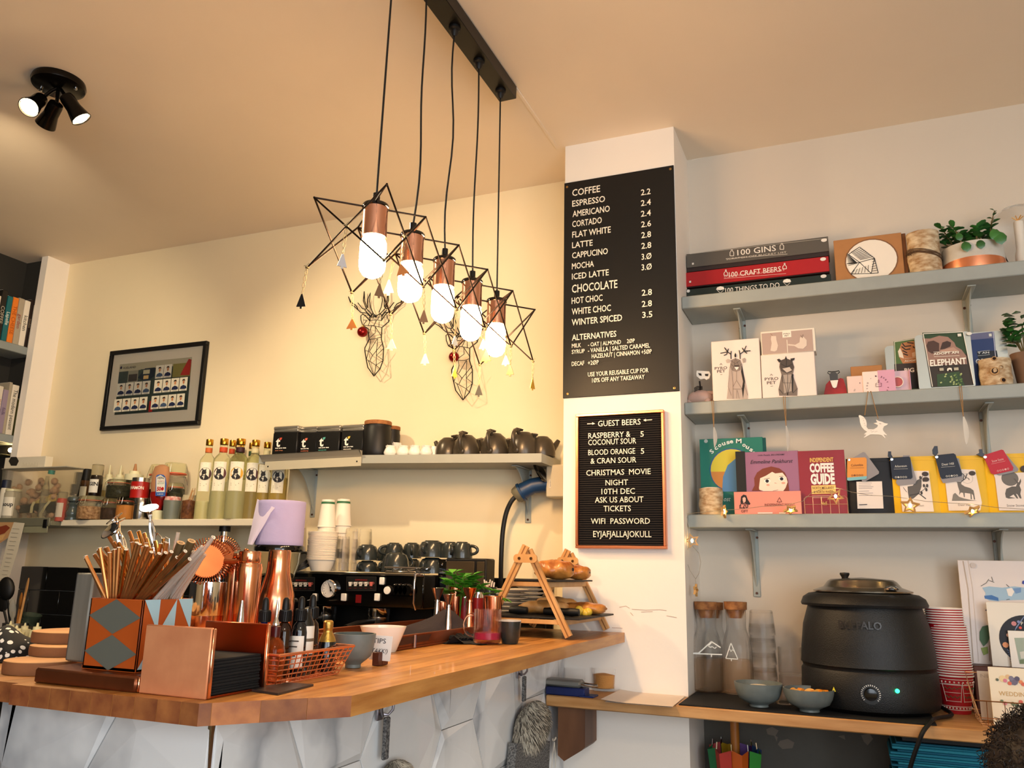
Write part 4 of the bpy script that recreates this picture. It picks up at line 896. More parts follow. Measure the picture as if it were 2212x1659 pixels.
A=at(1879,845,y=SF-.006); t=empty('hanging_fox',(A.x,SF-.006,S2),'white ceramic fox ornament hanging on string from the middle shelf','ornament','ornaments hanging from the middle shelf')
o=t.location; L1=at(1868,897,y=SF-.006)-o; L2=at(1897,905,y=SF-.006)-o; b=MB(); b.tube([(-.006,.01,.0013),(-.005,-.002,.0),L1],.0011,TW_,5); b.tube([(.002,.01,.0013),(.003,-.002,.0),L2],.0011,TW_,5); b.tube([(-.006,.01,.0013),(0,.03,.0013),(.002,.01,.0013)],.0011,TW_,5); b.build('string',t)
fx=px6([(142,1205),(160,1198),(200,1215),(235,1260),(245,1310),(240,1345),(262,1375),(330,1378),(375,1350),(385,1325),(355,1310),(332,1300),(375,1290),(362,1255),(400,1275),(430,1280),(470,1300),(508,1305),(500,1320),(460,1340),(445,1370),(450,1395),(495,1445),(492,1452),(455,1440),(478,1480),(470,1486),(430,1450),(400,1442),(290,1440),(215,1482),(207,1478),(240,1442),(212,1440),(215,1432),(250,1405),(215,1385),(180,1345),(160,1290),(155,1240)])
b=MB(); b.prism([(v.x-o.x,v.z-o.z) for v in [at(*q_,y=SF-.009) for q_ in fx]],-.006,.0,M('bisque_white','f1e6d8',.5)); b.build('fox_body',t)
P=Print(SF-.0125,org=o); P.line(px6([(400,1303),(425,1306)]),.8,'5a4a44'); 
for q_ in ((200,1240),(205,1265),(215,1300),(225,1325),(310,1410),(325,1400),(350,1405),(370,1400),(300,1395)): a=px6([q_])[0]; P.circ(a[0],a[1],.7,'9a8a80',n=6)
P.build('face_marks',t)
# ---- lowest alcove shelf books and bags
def px7(l): return px5(l,1460,930,5.82)
def px8(l): return px5(l,1830,930,5.79)
def flatbook(name,pl,pr,pt,Y,dep,c,label,cat,row=1050,grp=None,zb=S3):
    xa=at(pl,row,y=Y).x; xb=at(pr,row,y=Y).x; h=zat(((xa+xb)/2,Y),pt)-zb
    t=empty(name,((xa+xb)/2,Y,zb),label,cat,grp); w=(xb-xa)/2
    MB().box((-w,0,0),(w,.0015,h),C(c,.4),.0004).build('front_cover',t); MB().box((-w+.001,.0015,.001),(w-.002,dep-.0015,h-.001),PAPER).build('page_block',t); MB().box((-w,dep-.0015,0),(w,dep,h),C(c,.4)).build('back_cover',t)
    return t
flatbook('picture_book',1520,1659,948,2.800,.008,'146a5c','teal picture book, rear copy of two','book',grp='books facing out on the lowest shelf')
t=flatbook('picture_book',1514,1652,946.5,2.786,.008,'127766','teal picture book with curved white title and round yellow picture, front copy','book',grp='books facing out on the lowest shelf')
P=Print(2.786,org=t.location); P.circ(1525,953,4,'b9c4c0')
P.circ(1581,1015,47,'27509a'); P.circ(1581,1015,45,'d8c83c'); P.poly([(1536,1019)]+[(1581+45*math.cos(a),1019+41*math.sin(a)) for a in [PI-i*PI/14 for i in range(15)]],'c8843c')
P.poly([(1560,1062),(1562,1030),(1572,1005),(1590,990),(1600,1062)],'4f86b8')
for ch,x_,y_2,tl in (('S',1538,981,.75),('c',1546,973,.6),('o',1553,967,.45),('u',1561,963,.3),('s',1570,960,.2),('e',1577,958,.1),('M',1590,957,-.05),('o',1603,964,-.3),('u',1610,968,-.45),('s',1618,973,-.6),('e',1624,979,-.7)): P.text(ch,x_,y_2,x_+(12 if ch=='M' else 7.5),9,'e6ece4',bold=.03,tilt=tl)
P.text('ost',1564,1083,1579,10,'dfe8e0',it=True); P.build('cover_print',t)
t=flatbook('picture_book',1592,1727,975.5,2.742,.01,'9a6684','mauve picture book with a brown haired girl and black spine','book',row=1030,grp='books facing out on the lowest shelf')
P=Print(2.742,org=t.location); P.rect(1591,975,1612,1108,'0e0c0c')
P.text('Little People, BIG DREAMS',1637,985,1695,3,'2c1a26',it=True,bold=.01).text('Emmeline Pankhurst',1621,1002,1713,8,'241420',it=True,bold=.004)
P.poly(px7([(955,760),(990,690),(985,600),(1020,530),(1090,480),(1200,452),(1300,475),(1370,530),(1410,620),(1425,760)]),'7a3520'); P.poly(px7([(1050,745),(1045,720),(1060,600),(1130,570),(1210,520),(1250,540),(1340,530),(1390,590),(1405,650),(1380,720),(1350,762),(1100,762)]),'f0dcc8')
P.circ(*px7([(1150,636)])[0],6.5,'fbf4ea',ry=4.4); P.circ(*px7([(1330,608)])[0],6,'fbf4ea',ry=4.2); P.circ(*px7([(1148,636)])[0],3.6,'1c1420'); P.circ(*px7([(1330,608)])[0],3.6,'1c1420'); P.circ(*px7([(1158,685)])[0],3.2,'e0a088',ry=2); P.circ(*px7([(1352,660)])[0],4,'e0a088',ry=2)
P.line(px7([(1240,660),(1265,665)]),.8,'c07060').line(px7([(1220,762),(1260,752),(1285,745)]),.8,'b86858').line(px7([(1110,612),(1180,600)]),.8,'6a3020').line(px7([(1300,580),(1350,575)]),.8,'6a3020'); P.build('cover_print',t)
# books standing edge-on between mauve book and guide
t=flatbook('guide_book',1727,1828,973,2.738,.009,'8f1c28','dark red coffee guide book with large white title','book',row=1040,grp='books facing out on the lowest shelf')
P=Print(2.738,org=t.location); P.text('INDEPENDENT',1749.5,998.5,1800.5,9,'e8b85c',bold=.03).text('COFFEE',1749.5,1020,1802,18,'f3ece4',bold=.05).text('GUIDE',1751.5,1045.5,1804,21,'f3ece4',bold=.05)
P.polyw([P.P(1752.5,1049),P.P(1805,1047.5),P.P(1806,1066),P.P(1753.5,1067.5)],'e8c470'); P.text('NORTH MIDLANDS',1755.5,1057,1802,5.5,'6a2c20',bold=.01).text('& NORTH WALES',1758,1065.5,1800,5.5,'6a2c20',bold=.01); P.rect(1754,1070,1806,1072,'c8888a').rect(1756,1074,1792,1076,'c8888a'); P.text('No5',1774,1091,1787,7,'e8c470',bold=.03); P.build('cover_print',t)
t=flatbook('gift_voucher',1586,1731,1061.5,2.725,.003,'e08e7c','coral pink gift voucher leaning in front of the mauve book','voucher',row=1085)
P=Print(2.725,org=t.location); P.poly(px7([(812,905),(820,830),(850,805),(885,815),(905,870),(938,920),(925,935),(890,925),(860,915),(850,900),(830,925)]),'1c1416'); P.poly(px7([(838,850),(860,835),(878,850),(878,890),(858,910),(842,890)]),'e8b0a0')
P.flush('voucher_portrait',t); P.text('£20',1597,1098,1616.5,11,'3c1c1c',bold=.02).text('GIFT',1601,1107,1616,5.5,'5a2420',bold=.01); P.line(px7([(1272,900),(1302,842),(1332,898)]),1.1,'6a3028',closed=True).line(px7([(1302,900),(1302,908)]),1.2,'6a3028'); P.flush('voucher_price',t); P.text('INDEPENDENT FOREST',1652,1093,1717,5,'6a3028',bold=.005); P.rect(1637,1107,1669,1109.5,'e8dcd0').rect(1683,1107,1697,1109.5,'e8dcd0'); P.build('voucher_print',t)
# wire holder in front of guide
RG=M('rose_wire','e0b49c',.3,metal=.8); Y=2.712; xa=at(1738,1090,y=Y).x; xb=at(1831,1090,y=Y).x; ht=zat((xa,Y),1073)-S3
t=empty('wire_card_holder',((xa+xb)/2,Y,S3),'rose gold wire holder in front of the coffee guide','holder'); w=(xb-xa)/2
b=MB(); b.tube([(-w,0,.0012),(-w,0,ht-.006),(-w+.006,0,ht),(w-.006,0,ht),(w,0,ht-.006),(w,0,.0012)],.0012,RG,6); b.tube([(-w,0,ht*.55),(w,0,ht*.55)],.001,RG,5)
for i in range(1,5): b.tube([(-w+2*w*i/5,0,.0012),(-w+2*w*i/5,0,ht)],.001,RG,5)
b.tube([(-w,0,.0013),(-w,.02,.0013),(w,.02,.0013),(w,0,.0013)],.0012,RG,5); b.build('wire_frame',t)
# coffee bags
YBG=2.745
def bag(pl,pr,pt,m,label,Y=YBG,ins=0.004):
    row=1050; xa=at(pl,row,y=Y).x; xb=at(pr,row,y=Y).x; h=zat(((xa+xb)/2,Y),pt)-S3; w=(xb-xa)/2
    t=empty('coffee_bag',((xa+xb)/2,Y,S3),label,'coffee bag','coffee bags on the lowest shelf')
    n=10; vs=[]; fs=[]; b=MB(); rings=[]
    for i in range(n+1):
        u=i/n; z=h*u; d=.028*(1-u)**.6+.003; 
        rings.append([(-w,.0+.004,z),(-w*.9,-.0,z),(0,-.003*math.sin(PI*u),z),(w*.9,0,z),(w,.004,z),(w,.004+d,z),(w*.5,.006+d,z),(-w*.5,.006+d,z),(-w,.004+d,z)])
    k=len(rings[0])
    for r_2 in rings: vs+=r_2
    fs=[[i*k+j,i*k+(j+1)%k,(i+1)*k+(j+1)%k,(i+1)*k+j] for i in range(n) for j in range(k)]+[list(range(k)),[n*k+j for j in range(k)]]
    b.add(vs,fs,m); b.build('pouch',t)
    MB().box((-w,-.0015,h*.93),(w,.0,h*.945),m).build('seam',t)
    return t,w,h
YEL=M('bag_yellow','f0bb08',.5,var=.08,vs=9,bump=.3,bs=25); NVY=M('bag_navy','090912',.6,var=.3,vs=8,bump=.2,bs=25)
bags=[(1831,1931,990,NVY,'dark navy coffee bag with a white text label'),(1926,2031,986,YEL,'yellow coffee bag with a bird drawing, left of the yellow bags'),(2024,2134,985,YEL,'yellow coffee bag with a stag drawing, in the middle'),(2131,2240,980,YEL,'yellow coffee bag with a hare drawing at the right edge')]
BT=[]
for i,b_ in enumerate(bags): BT.append(bag(*b_,Y=YBG))
YL=YBG-.0042
def lab(i): return Print(YL,org=BT[i][0].location)
P=lab(0); P.poly(px8([(115,640),(435,635),(455,975),(130,978)]),'e9dcd2')
for r_3,x_ in ((660,0),(685,0),(705,0),(725,0),(760,0),(785,0),(812,0)): P.line(px8([(145,r_3),(145+(200 if r_3>740 else 230)*(.5+.5*random.random()),r_3-3)]),.8,'8a8088')
P.line(px8([(150,930),(250,925)]),1.8,'4a4448').line(px8([(180,612),(200,610)]),.6,'6a6a78'); P.build('label',BT[0][0])
P=lab(1); P.poly(px8([(640,505),(1020,505),(1085,1015),(690,1015)]),'e9dacf'); P.poly(px8([(875,620),(910,605),(930,630),(930,700),(900,790),(830,850),(775,865),(760,780),(755,700),(820,690),(850,650)]),'5a5450'); P.line(px8([(700,710),(745,770)]),1,'2a2624').line(px8([(780,810),(900,790),(985,855)]),2,'3a3432').line(px8([(860,800),(960,740),(1000,680)]),1,'3a3432').line(px8([(920,640),(940,570)]),1,'3a3432')
for q_ in ((960,690),(930,780),(990,740),(955,620),(915,590),(1000,690)): a=px8([q_])[0]; P.circ(a[0],a[1],2.2,'3a3432',n=8,ry=4)
for q_ in ((975,545),(983,612)): a=px8([q_])[0]; P.circ(a[0],a[1],6.5,'3c2f28',n=18,ry=5)
P.text('Arboretum',1972,1094,1996,4,'9a8e86'); P.build('label',BT[1][0])
P=lab(2); P.poly(px8([(1210,500),(1290,480),(1600,490),(1685,900),(1665,1000),(1270,1003)]),'e9dacf'); a=px8([(1500,600)])[0]; P.circ(a[0],a[1],11,'a89e94',ring=.6,ry=11)
P.poly(px8([(1375,650),(1365,640),(1430,640),(1425,670),(1470,700),(1540,720),(1580,750),(1590,800),(1600,865),(1585,865),(1575,810),(1555,790),(1560,860),(1545,862),(1540,790),(1470,780),(1470,835),(1460,835),(1450,780),(1420,775),(1400,810),(1405,760),(1385,700)]),'6a635c')
P.line(px8([(1425,640),(1480,600),(1500,540)]),1.6,'3a3430').line(px8([(1450,625),(1460,560),(1440,535)]),1.4,'3a3430').line(px8([(1490,590),(1520,600),(1525,620)]),1.1,'3a3430').line(px8([(1480,600),(1470,560)]),1,'3a3430'); P.poly(px8([(1310,880),(1325,800),(1350,780),(1400,830),(1460,850),(1550,870),(1625,880)]),'7c756c'); a=px8([(1562,535)])[0]; P.circ(a[0],a[1],6.5,'3c2f28',n=18,ry=5); P.text('Deer Hill',2070,1093,2096,4.6,'7a6e66'); P.build('label',BT[2][0])
P=lab(3); P.poly(px8([(1830,540),(2330,520),(2330,1000),(1900,1000),(1850,600)]),'e9dacf'); a=px8([(2035,600)])[0]; P.circ(a[0],a[1],16,'6c655e',n=28); P.poly(px8([(1975,790),(1990,730),(2060,700),(2110,700),(2125,660),(2075,600),(2100,600),(2130,640),(2145,650),(2170,600),(2175,640),(2155,690),(2175,740),(2165,790),(2180,850),(2160,850),(2130,800),(2110,790),(2140,850),(2120,850),(2080,800),(2030,830),(2110,845),(2020,852),(1985,840)]),'5c554e')
P.text('Snow Stone',2175,1094.5,2212,5,'6a5e58').circ(2213,1013,7.5,'3c3028'); P.build('label',BT[3][0])
# swing tags clipped on the bags
def swing(i,quad,c,words,dots,clipc,label,grey,strip=None,tx=None):
    Y=YL-.006; pts=[at(*q_,y=Y) for q_ in px8(quad)]; o=at(*px8([quad[0]])[0],y=Y)
    t=empty('bag_tag',(o.x,Y,o.z),label,'tag','round cornered tags clipped to the coffee bags')
    b=MB(); g=[at(*q_,y=Y) for q_ in px8(grey)]; b.prism([(v.x-o.x,v.z-o.z) for v in g],.0016,.0024,C('8f8a8c')); b.build('rear_card',t)
    b=MB(); b.prism([(v.x-o.x,v.z-o.z) for v in pts],0,.0012,C(c)); b.build('card',t)
    P=Print(Y,org=t.location)
    if strip: P.poly(px8(strip),'7cb8c0')
    a=px8([tx])[0]; P.text(words,a[0]-(13 if len(words)<11 else 15),a[1],a[0]+(13 if len(words)<11 else 15),5,dots[2],bold=.005,tilt=dots[3]); P.line([(a[0]-15,a[1]+3.5),(a[0]+15,a[1]+3.5-30*math.tan(dots[3]) )],.5,dots[2])
    for k_ in range(5):
        dx=(k_-2)*5.4; P.circ(a[0]+dx+dots[0],a[1]+dots[1]-dx*math.tan(dots[3]),2,dots[2],n=12,ring=(.7 if k_!=dots[4] else 0))
    P.build('card_print',t)
    if clipc:
        b=MB(); cc=[at(*q_,y=Y-.002) for q_ in px8(clipc)]; b.prism([(v.x-o.x,v.z-o.z) for v in cc],-.004,.006,M('clip_navy','14182a',.35),); b.build('clip',t)
    e=at(*px8([quad[0]])[0],y=Y)-o; MB().lathe([(.0042,0),(.0042,.0012),(0,.0015)],CHROME,12,X=Matrix.Translation((.0045,-.0005,-.005))@Matrix.Rotation(PI/2,4,'X')).build('eyelet',t)
swing(0,[(0,345),(225,335),(245,355),(245,600),(225,610),(20,628),(0,620)],'e0933c','Colombia',(0,19,'7a4420',.03,1),None,'orange tag with a blue foot on the navy coffee bag',[(60,345),(200,268),(225,275),(400,515),(395,540),(230,635),(190,640)],strip=[(0,590),(245,570),(245,600),(225,610),(20,628),(0,620)],tx=(125,450))
swing(1,[(535,340),(770,325),(790,340),(818,585),(800,605),(580,612),(560,590)],'141d30','Arboretum',(0,21,'d0ccc4',.02,1),[(512,262),(550,262),(552,300),(570,330),(545,352),(508,320)],'navy tag clipped to the leftmost yellow bag, over the bird drawing',[(700,310),(780,308),(870,620),(850,665),(640,690),(610,650)],tx=(672,462))
swing(2,[(1095,310),(1330,285),(1355,300),(1440,545),(1425,570),(1190,605),(1165,580)],'141d30','Deer Hill',(8,22,'d0ccc4',.08,2),[(1090,195),(1130,195),(1138,280),(1110,320),(1070,290),(1065,240)],'navy tag clipped to the middle yellow bag, over the stag drawing',[(1180,300),(1400,350),(1450,600),(1435,625),(1200,658),(1170,600)],tx=(1262,440))
swing(3,[(1700,310),(1930,238),(1955,245),(2080,465),(2070,500),(1840,550),(1800,535)],'b8182c','Snow Stone',(10,16,'e8b0ac',.22,3),[(1650,235),(1690,235),(1695,280),(1722,295),(1690,330),(1615,300),(1655,280)],'red tag clipped to the rightmost yellow bag',[(1760,330),(1960,260),(2145,480),(2135,510),(1910,560),(1880,545)],tx=(1890,400))
# ---- fairy lights with wooden stars
WS_=M('star_wood','c89a5c',.5,var=.1,vs=40); LED=M('warm_led','fff0c0',.3,emit=22,ecol='ffd98c'); WIR=M('silver_wire','b8b0a0',.35,metal=.8)
Yf=SF-.008; o=at(1480,1120,y=Yf); t=empty('fairy_lights',o,'string of fairy lights with small wooden stars along the lowest alcove shelf','fairy lights')
wp=[(1487,1112),(1482,1125),(1487,1150),(1495,1165)]; 
path=[(1484,1109),(1484,1120),(1491,1150),(1495,1162)]
def P3(l,Y=Yf): return [at(a,b_,y=Y)-o for a,b_ in l]
b=MB(); b.tube(P3([(1478,1132),(1484,1117),(1488,1135),(1492,1158)]),.0007,WIR,5); b.tube(P3([(1492,1172),(1484,1190),(1483,1210),(1490,1232),(1502,1250)]),.0007,WIR,5); b.tube(P3([(1495,1178),(1510,1196),(1514,1215),(1510,1238),(1502,1252),(1503,1262)]),.0007,WIR,5)
b.tube(P3([(1484,1110),(1540,1104),(1563,1102),(1600,1100),(1645,1094),(1695,1092),(1735,1082),(1752,1065),(1775,1057),(1805,1054),(1817,1056),(1840,1063),(1880,1070),(1925,1072),(1962,1077),(2000,1083),(2060,1087),(2100,1089),(2150,1096),(2230,1101)]),.0007,WIR,5); b.build('wire',t)
for (px,py,r_4,rx,rz,lit) in ((1495,1168,17,0,.2,1),(1564,1105,15,0,1.25,1),(1708,1101,16,1.0,.3,1),(1805,1072,18,.25,.1,1),(1966,1092,20,.55,-.2,1),(2101,1104,18,.9,.6,1),(1503,1275,14,0,1.45,0)):
    c_=at(px,py,y=Yf-.010)-o; k=mpp(o+c_); Ro=r_4*k
    X=Matrix.Translation(c_)@Matrix.Rotation(rz,4,'Z')@Matrix.Rotation(rx,4,'X')@Matrix.Rotation(px*.7,4,'Y')
    out=[(Ro*(1 if i%2==0 else .5)*math.sin(PI*i/5),Ro*(1 if i%2==0 else .5)*math.cos(PI*i/5)) for i in range(10)]; inn=[(a*.66,c2*.66) for a,c2 in out]
    b=MB(); vs=[(a,y_3,c2) for y_3 in (-.0035,.0035) for a,c2 in out]+[(a,y_3,c2) for y_3 in (-.0035,.0035) for a,c2 in inn]
    fs=[]
    for i in range(10):
        j=(i+1)%10; fs+=[[i,j,20+j,20+i],[10+j,10+i,30+i,30+j],[i,10+i,10+j,j],[20+j,30+j,30+i,20+i]]
    b.add(vs,fs,WS_,X=X); b.build('star',t)
    if lit: MB().sphere(c_,.0042,LED,12,8,sc=(1,1,1.5)).build('led',t)
# =============================== helpers for standing things
def place(px,row,z,rpx):
    p=at(px,row,z=z); r=rpx*mpp(p); d=Vector((p.x,p.y,0)).normalized(); c=p+d*r; return Vector((c.x,c.y,z)),rpx*mpp(c)
def vessel(prof_out,t_,m,n=28,zb=.002):
    """thin walled open vessel from an outer profile"""
    inn=[(max(r-t_,0.0005),z+ (zb if i==0 else 0)) for i,(r,z) in enumerate(prof_out)]
    return MB().lathe([(0,prof_out[0][1])]+prof_out+inn[::-1]+[(0,inn[0][1])],m,n,cap=False)
def ztopof(c,row): return zat(c,row)-c.z
# =============================== wooden ledge goods
MATM=M('rubber_mat','0d0c0b',.8,bump=.4,bs=200)
ml=[at(*q_,z=WS+.003) for q_ in ((1497,1498),(1467,1519),(2026,1566),(2016,1520))]
x0=-.490; c=Vector(((x0+.165)/2,2.455,WS)); tag(MB().box((x0-c.x,0,.0002),(.165-c.x,.30,.004),MATM,.001).build('counter_mat',loc=c),'thin black rubber mat on the wooden ledge under kettle and bowls','mat')
ZM=WS+.0045
WATER=M('carafe_water','ecc9a4',.05,trans=.8,ior=1.05,alpha=.55); LOGO=C('e8e8e0')
def carafe(px,row,rpx,rt,label,mark,dy=0):
    c,r=place(px,row,ZM,rpx); c.y=dy or c.y; c.x=at(px,1450,y=c.y).x; H=ztopof(c,rt); t=empty('water_carafe',c,label,'carafe','corked water carafes on the mat')
    hs=H-.075*1.0
    out=[(r*.92,.0005),(r,.006),(r*1.0,.060),(r*.97,hs*.66),(r*.86,hs*.80),(r*.66,hs*.95),(r*.64,hs*1.0),(r*.68,H-.024)]
    vessel(out,.0025,GLASS,32).build('glass_body',t)
    MB().lathe([(r*.40,H-.05),(r*.62,H-.0245),(r*.74,H-.0235),(r*.76,H),(0,H+.001)],CORK,28).build('cork_stopper',t)
    MB().lathe([(r*.90,.003),(r*.955,.007),(r*.955,.055),(r*.945,hs*.50),(0,hs*.50)],WATER,28).build('water',t)
    P=Print(c.y-r-.0015,org=t.location)
    if mark==1: P.line([(1498,1411),(1509,1411),(1537,1386),(1557,1399)],2.4,LOGO).line([(1497,1411.5),(1560,1414)],2.2,LOGO).line([(1537,1388),(1530,1396),(1536,1399),(1538,1396),(1544,1401),(1548,1397)],1.6,LOGO).line([(1537,1414),(1537,1419)],2,LOGO)
    if mark==2: P.line([(1579,1389),(1568,1422),(1594,1424)],1.8,LOGO,closed=True).line([(1580,1424),(1580,1428)],1.8,LOGO).line([(1574,1404),(1577,1402),(1579,1408),(1582,1403),(1585,1406)],1.3,LOGO)
    if mark: P.build('logo',t)
    return t
carafe(1529,1497,33,1300,'corked water carafe with a mountain mark, left one',1)
carafe(1594,1502,33,1300,'corked water carafe with a small tree mark, right one',2)
carafe(1545,1497,30,1301,'corked water carafe standing behind the left one',0,dy=2.835)
# stacked tumblers
c,r=place(1652,1503,ZM,29); H=ztopof(c,1318)
tum=None
for i in range(5):
    z=i*(H-.075)/4
    if tum is None:
        b=vessel([(r*.84,.0),(r*1.0,-.0)],.002,GLASS) if False else None
        hg=.075
        b=MB().lathe([(r,.0),(r*.97,.02),(r*.85,hg-.004),(r*.80,hg),(0,hg),],GLASS,24,cap=False); b.lathe([(r-.0022,.0),(r*.97-.0022,.02),(r*.85-.0022,hg-.009),(0,hg-.009)],GLASS,24,cap=False); b.lathe([(r,0),(r-.0022,0)],GLASS,24,cap=False)
        tum=b.build('tumbler',loc=(c.x,c.y,ZM+z),ang=50); tag(tum,'clear tumbler upside down at the bottom of the tall glass stack','glass','tumblers nested upside down on the mat')
    else:
        o=tum.copy(); COL.objects.link(o); o.location=(c.x,c.y,ZM+z); o['label']=('clear tumbler upside down at the top of the tall glass stack' if i==4 else 'clear tumbler upside down inside the tall glass stack, number %s from below'%['two','three','four'][i-1])
# glass mugs
def glassmug(c,r,h,label,ang,inv=False,tint=None,group='glass mugs'):
    t=empty('glass_mug',c,label,'mug',group)
    b=MB().lathe([(0,0.0),(r*.93,0),(r,.006),(r,h),(r-.0022,h),(r-.0022,.008),(0,.007)],GLASS,28,cap=False)
    b.build('glass_body',t)
    d=Vector((math.cos(ang),math.sin(ang),0)); pts=[]
    for i in range(11):
        u=PI*i/10; pts.append(d*(r+.024*math.sin(u)**.8)+Vector((0,0,h*.52+h*.32*math.cos(u))))
    MB().tube(pts,.0042,GLASS,10).build('handle',t)
    if tint: MB().lathe([(0,.0075),(r-.003,.0085),(r-.003,h*.30),(0,h*.30)],tint,28,cap=False).build('reflection',t)
    return t
c,r=place(1712,1508,ZM,26)
glassmug(c,r,.062,'lower clear glass mug of two stacked between bowl and kettle',-.3)
c2=Vector((c.x,c.y,ZM+.0625)); glassmug(c2,r,.082,'upper clear glass mug of two stacked between bowl and kettle',-.2)
c,r=place(1694,1523,ZM,17); t=empty('shot_glass',c,'small clear glass standing between the two grey bowls','glass'); MB().lathe([(0,0),(r*.9,0),(r,.008),(r*1.05,.05),(r*1.05-.002,.05),(r-.002,.012),(0,.012)],GLASS,24,cap=False).build('glass_body',t)
# grey bowls
def bowl(px,row,rim,rt,foot,z,label,m=BOWLG,group='grey stoneware bowls'):
    c,rf=place(px,row,z,foot); R_=rim*mpp(c); c=Vector((c.x,c.y,z)); H=zat((c.x,c.y),rt)-z
    t=empty('bowl',c,label,'bowl',group)
    out=[(rf,.0005),(rf*.98,.006),(rf*1.08,.008),(R_*.60,.014),(R_*.80,H*.34),(R_*.92,H*.58),(R_*.985,H*.85),(R_,H)]
    inn=[(R_-.0035,H),(R_*.955,H*.84),(R_*.87,H*.56),(R_*.72,H*.32),(0,.016)]
    MB().lathe([(0,.0005)]+out+inn,m,40,cap=False).build('bowl_body',t); return t,R_,H
t,R_,H=bowl(1640,1529,51,1474,20,ZM,'grey bowl of whipped cream on the mat, left one')
MB().lathe([(R_*.9,H*.68),(R_*.6,H*.8),(R_*.3,H*.9),(0,H*.85)],M('cream_fill','e6dcc8',.4,bump=.6,bs=60),24).build('filling',t)
t,R_,H=bowl(1749,1540,53,1487,21,ZM,'grey bowl of orange and lemon slices on the mat, right one')
ORG=M('orange_peel','e88a1c',.4,bump=.3,bs=200); ORF=M('orange_flesh','f3b24a',.35,var=.2,vs=60)
rr=random.Random(11)
for i,(dx,dy,a) in enumerate(((-.034,-.014,.3),(-.022,.01,1.2),(-.042,.004,2.2),(.018,-.018,.4),(.034,-.006,1.0),(.028,.012,2.6),(.004,.01,.2),(.044,.006,1.8))):
    b=MB(); n=14; r1=.021; vs=[]
    for j in range(n+1): g=PI*j/n; vs.append((r1*math.cos(g),0,r1*math.sin(g)))
    X=Matrix.Translation((dx,dy,H*.62))@Matrix.Rotation(a,4,'Z')@Matrix.Rotation(rr.uniform(-.6,.6),4,'X')
    b.prism([(v[0],v[2]) for v in vs],-.006,.006,ORF,X=X,side=ORG)
    o=b.build('citrus_slice',loc=t.location); tag(o,'half moon orange slice lying in the right grey bowl','fruit','citrus slices in the bowl')
# ---- soup kettle
KB=M('kettle_black','0d0c0b',.45,var=.25,vs=60,bump=.5,bs=420); 
kx=at(1874,1430,y=2.665).x; c=Vector((kx,2.665,ZM)); k=mpp(Vector((kx,2.665,1.0)))
def kz(row): return zat((kx,2.665),row)-ZM
t=empty('soup_kettle',c,'large round black electric soup kettle with a steel lid and control dial','soup kettle')
Rm=133*k
MB().lathe([(0,.001),(Rm*.90,.001),(Rm*1.00,.012),(Rm*1.03,kz(1500)),(Rm*1.015,kz(1447)),(Rm*.99,kz(1441)),(Rm*.995,kz(1436)),(Rm*1.02,kz(1432)),(Rm*1.01,kz(1425)),(Rm*1.0,kz(1400)),(Rm*.955,kz(1350)),(Rm*.86,kz(1307)),(Rm*.6,kz(1300)),(0,kz(1300))],KB,72,cap=False).build('kettle_body',t)
MB().lathe([(Rm*.84,kz(1306)),(Rm*.955,kz(1309)),(Rm*.97,kz(1304)),(Rm*.93,kz(1291)),(Rm*.84,kz(1283)),(Rm*.62,kz(1278)),(Rm*.6,kz(1300))],KB,72,cap=False).build('rim_collar',t)
LX=-.012
MB().lathe([(Rm*.55,kz(1283)),(Rm*.76,kz(1279)),(Rm*.765,kz(1276)),(Rm*.64,kz(1270)),(Rm*.60,kz(1268)),(Rm*.53,kz(1256)),(Rm*.48,kz(1252)),(0,kz(1247))],M('brushed_lid','b5a894',.25,metal=1,var=.15,vs=12),56,cap=False).build('lid',t)
MB().lathe([(.010,kz(1252)-.006),(.009,kz(1248)),(.014,kz(1241)),(.013,kz(1238)),(0,kz(1237))],BLK,20,c=(-.045,-.0,0)).build('lid_knob',t)
MB().lathe([(.0,.0),(.018,.0),(.020,.004),(.012,.010),(0,.011)],CHROME,20,X=Matrix.Translation((.075,-.10,kz(1272)))).build('lid_catch',t)
def ongrid(pts,R0,zfun):   # wrap (s,z) metres onto the cylinder facing the camera side
    return [(R0*math.sin(s_/R0),-R0*math.cos(s_/R0),z_) for s_,z_ in pts]
def wraptext(txt,pxl,row,pxr,hpx,m,R0,name):
    vs,fs,x0,x1,y0,y1=textmesh(txt,.02); s0=(pxl-1874)*k; s1=(pxr-1874)*k; z0=kz(row); sx=(s1-s0)/(x1-x0); sy=hpx*k/.7
    b=MB(); b.add(ongrid([(s0+(v[0]-x0)*sx,z0+v[1]*sy) for v in vs],R0,None),fs,m); b.build(name,t,fix=False)
wraptext('BUFFALO',1822,1352,1905,15,M('embossed_black','2e2a27',.3),Rm*.985,'embossed_name')
Rf=Rm*1.034
b=MB(); ds=(1875-1874)*k
b.lathe([(.026,-.006),(.026,.002),(0,.002)],M('dial_black','0c0b0a',.3),32,X=Matrix.Translation((ds,-Rf,kz(1482)))@Matrix.Rotation(PI/2,4,'X')); b.lathe([(.017,.002),(.015,.012),(0,.013)],BLKG,28,X=Matrix.Translation((ds,-Rf,kz(1482)))@Matrix.Rotation(PI/2,4,'X')); b.build('dial',t)
b=MB()
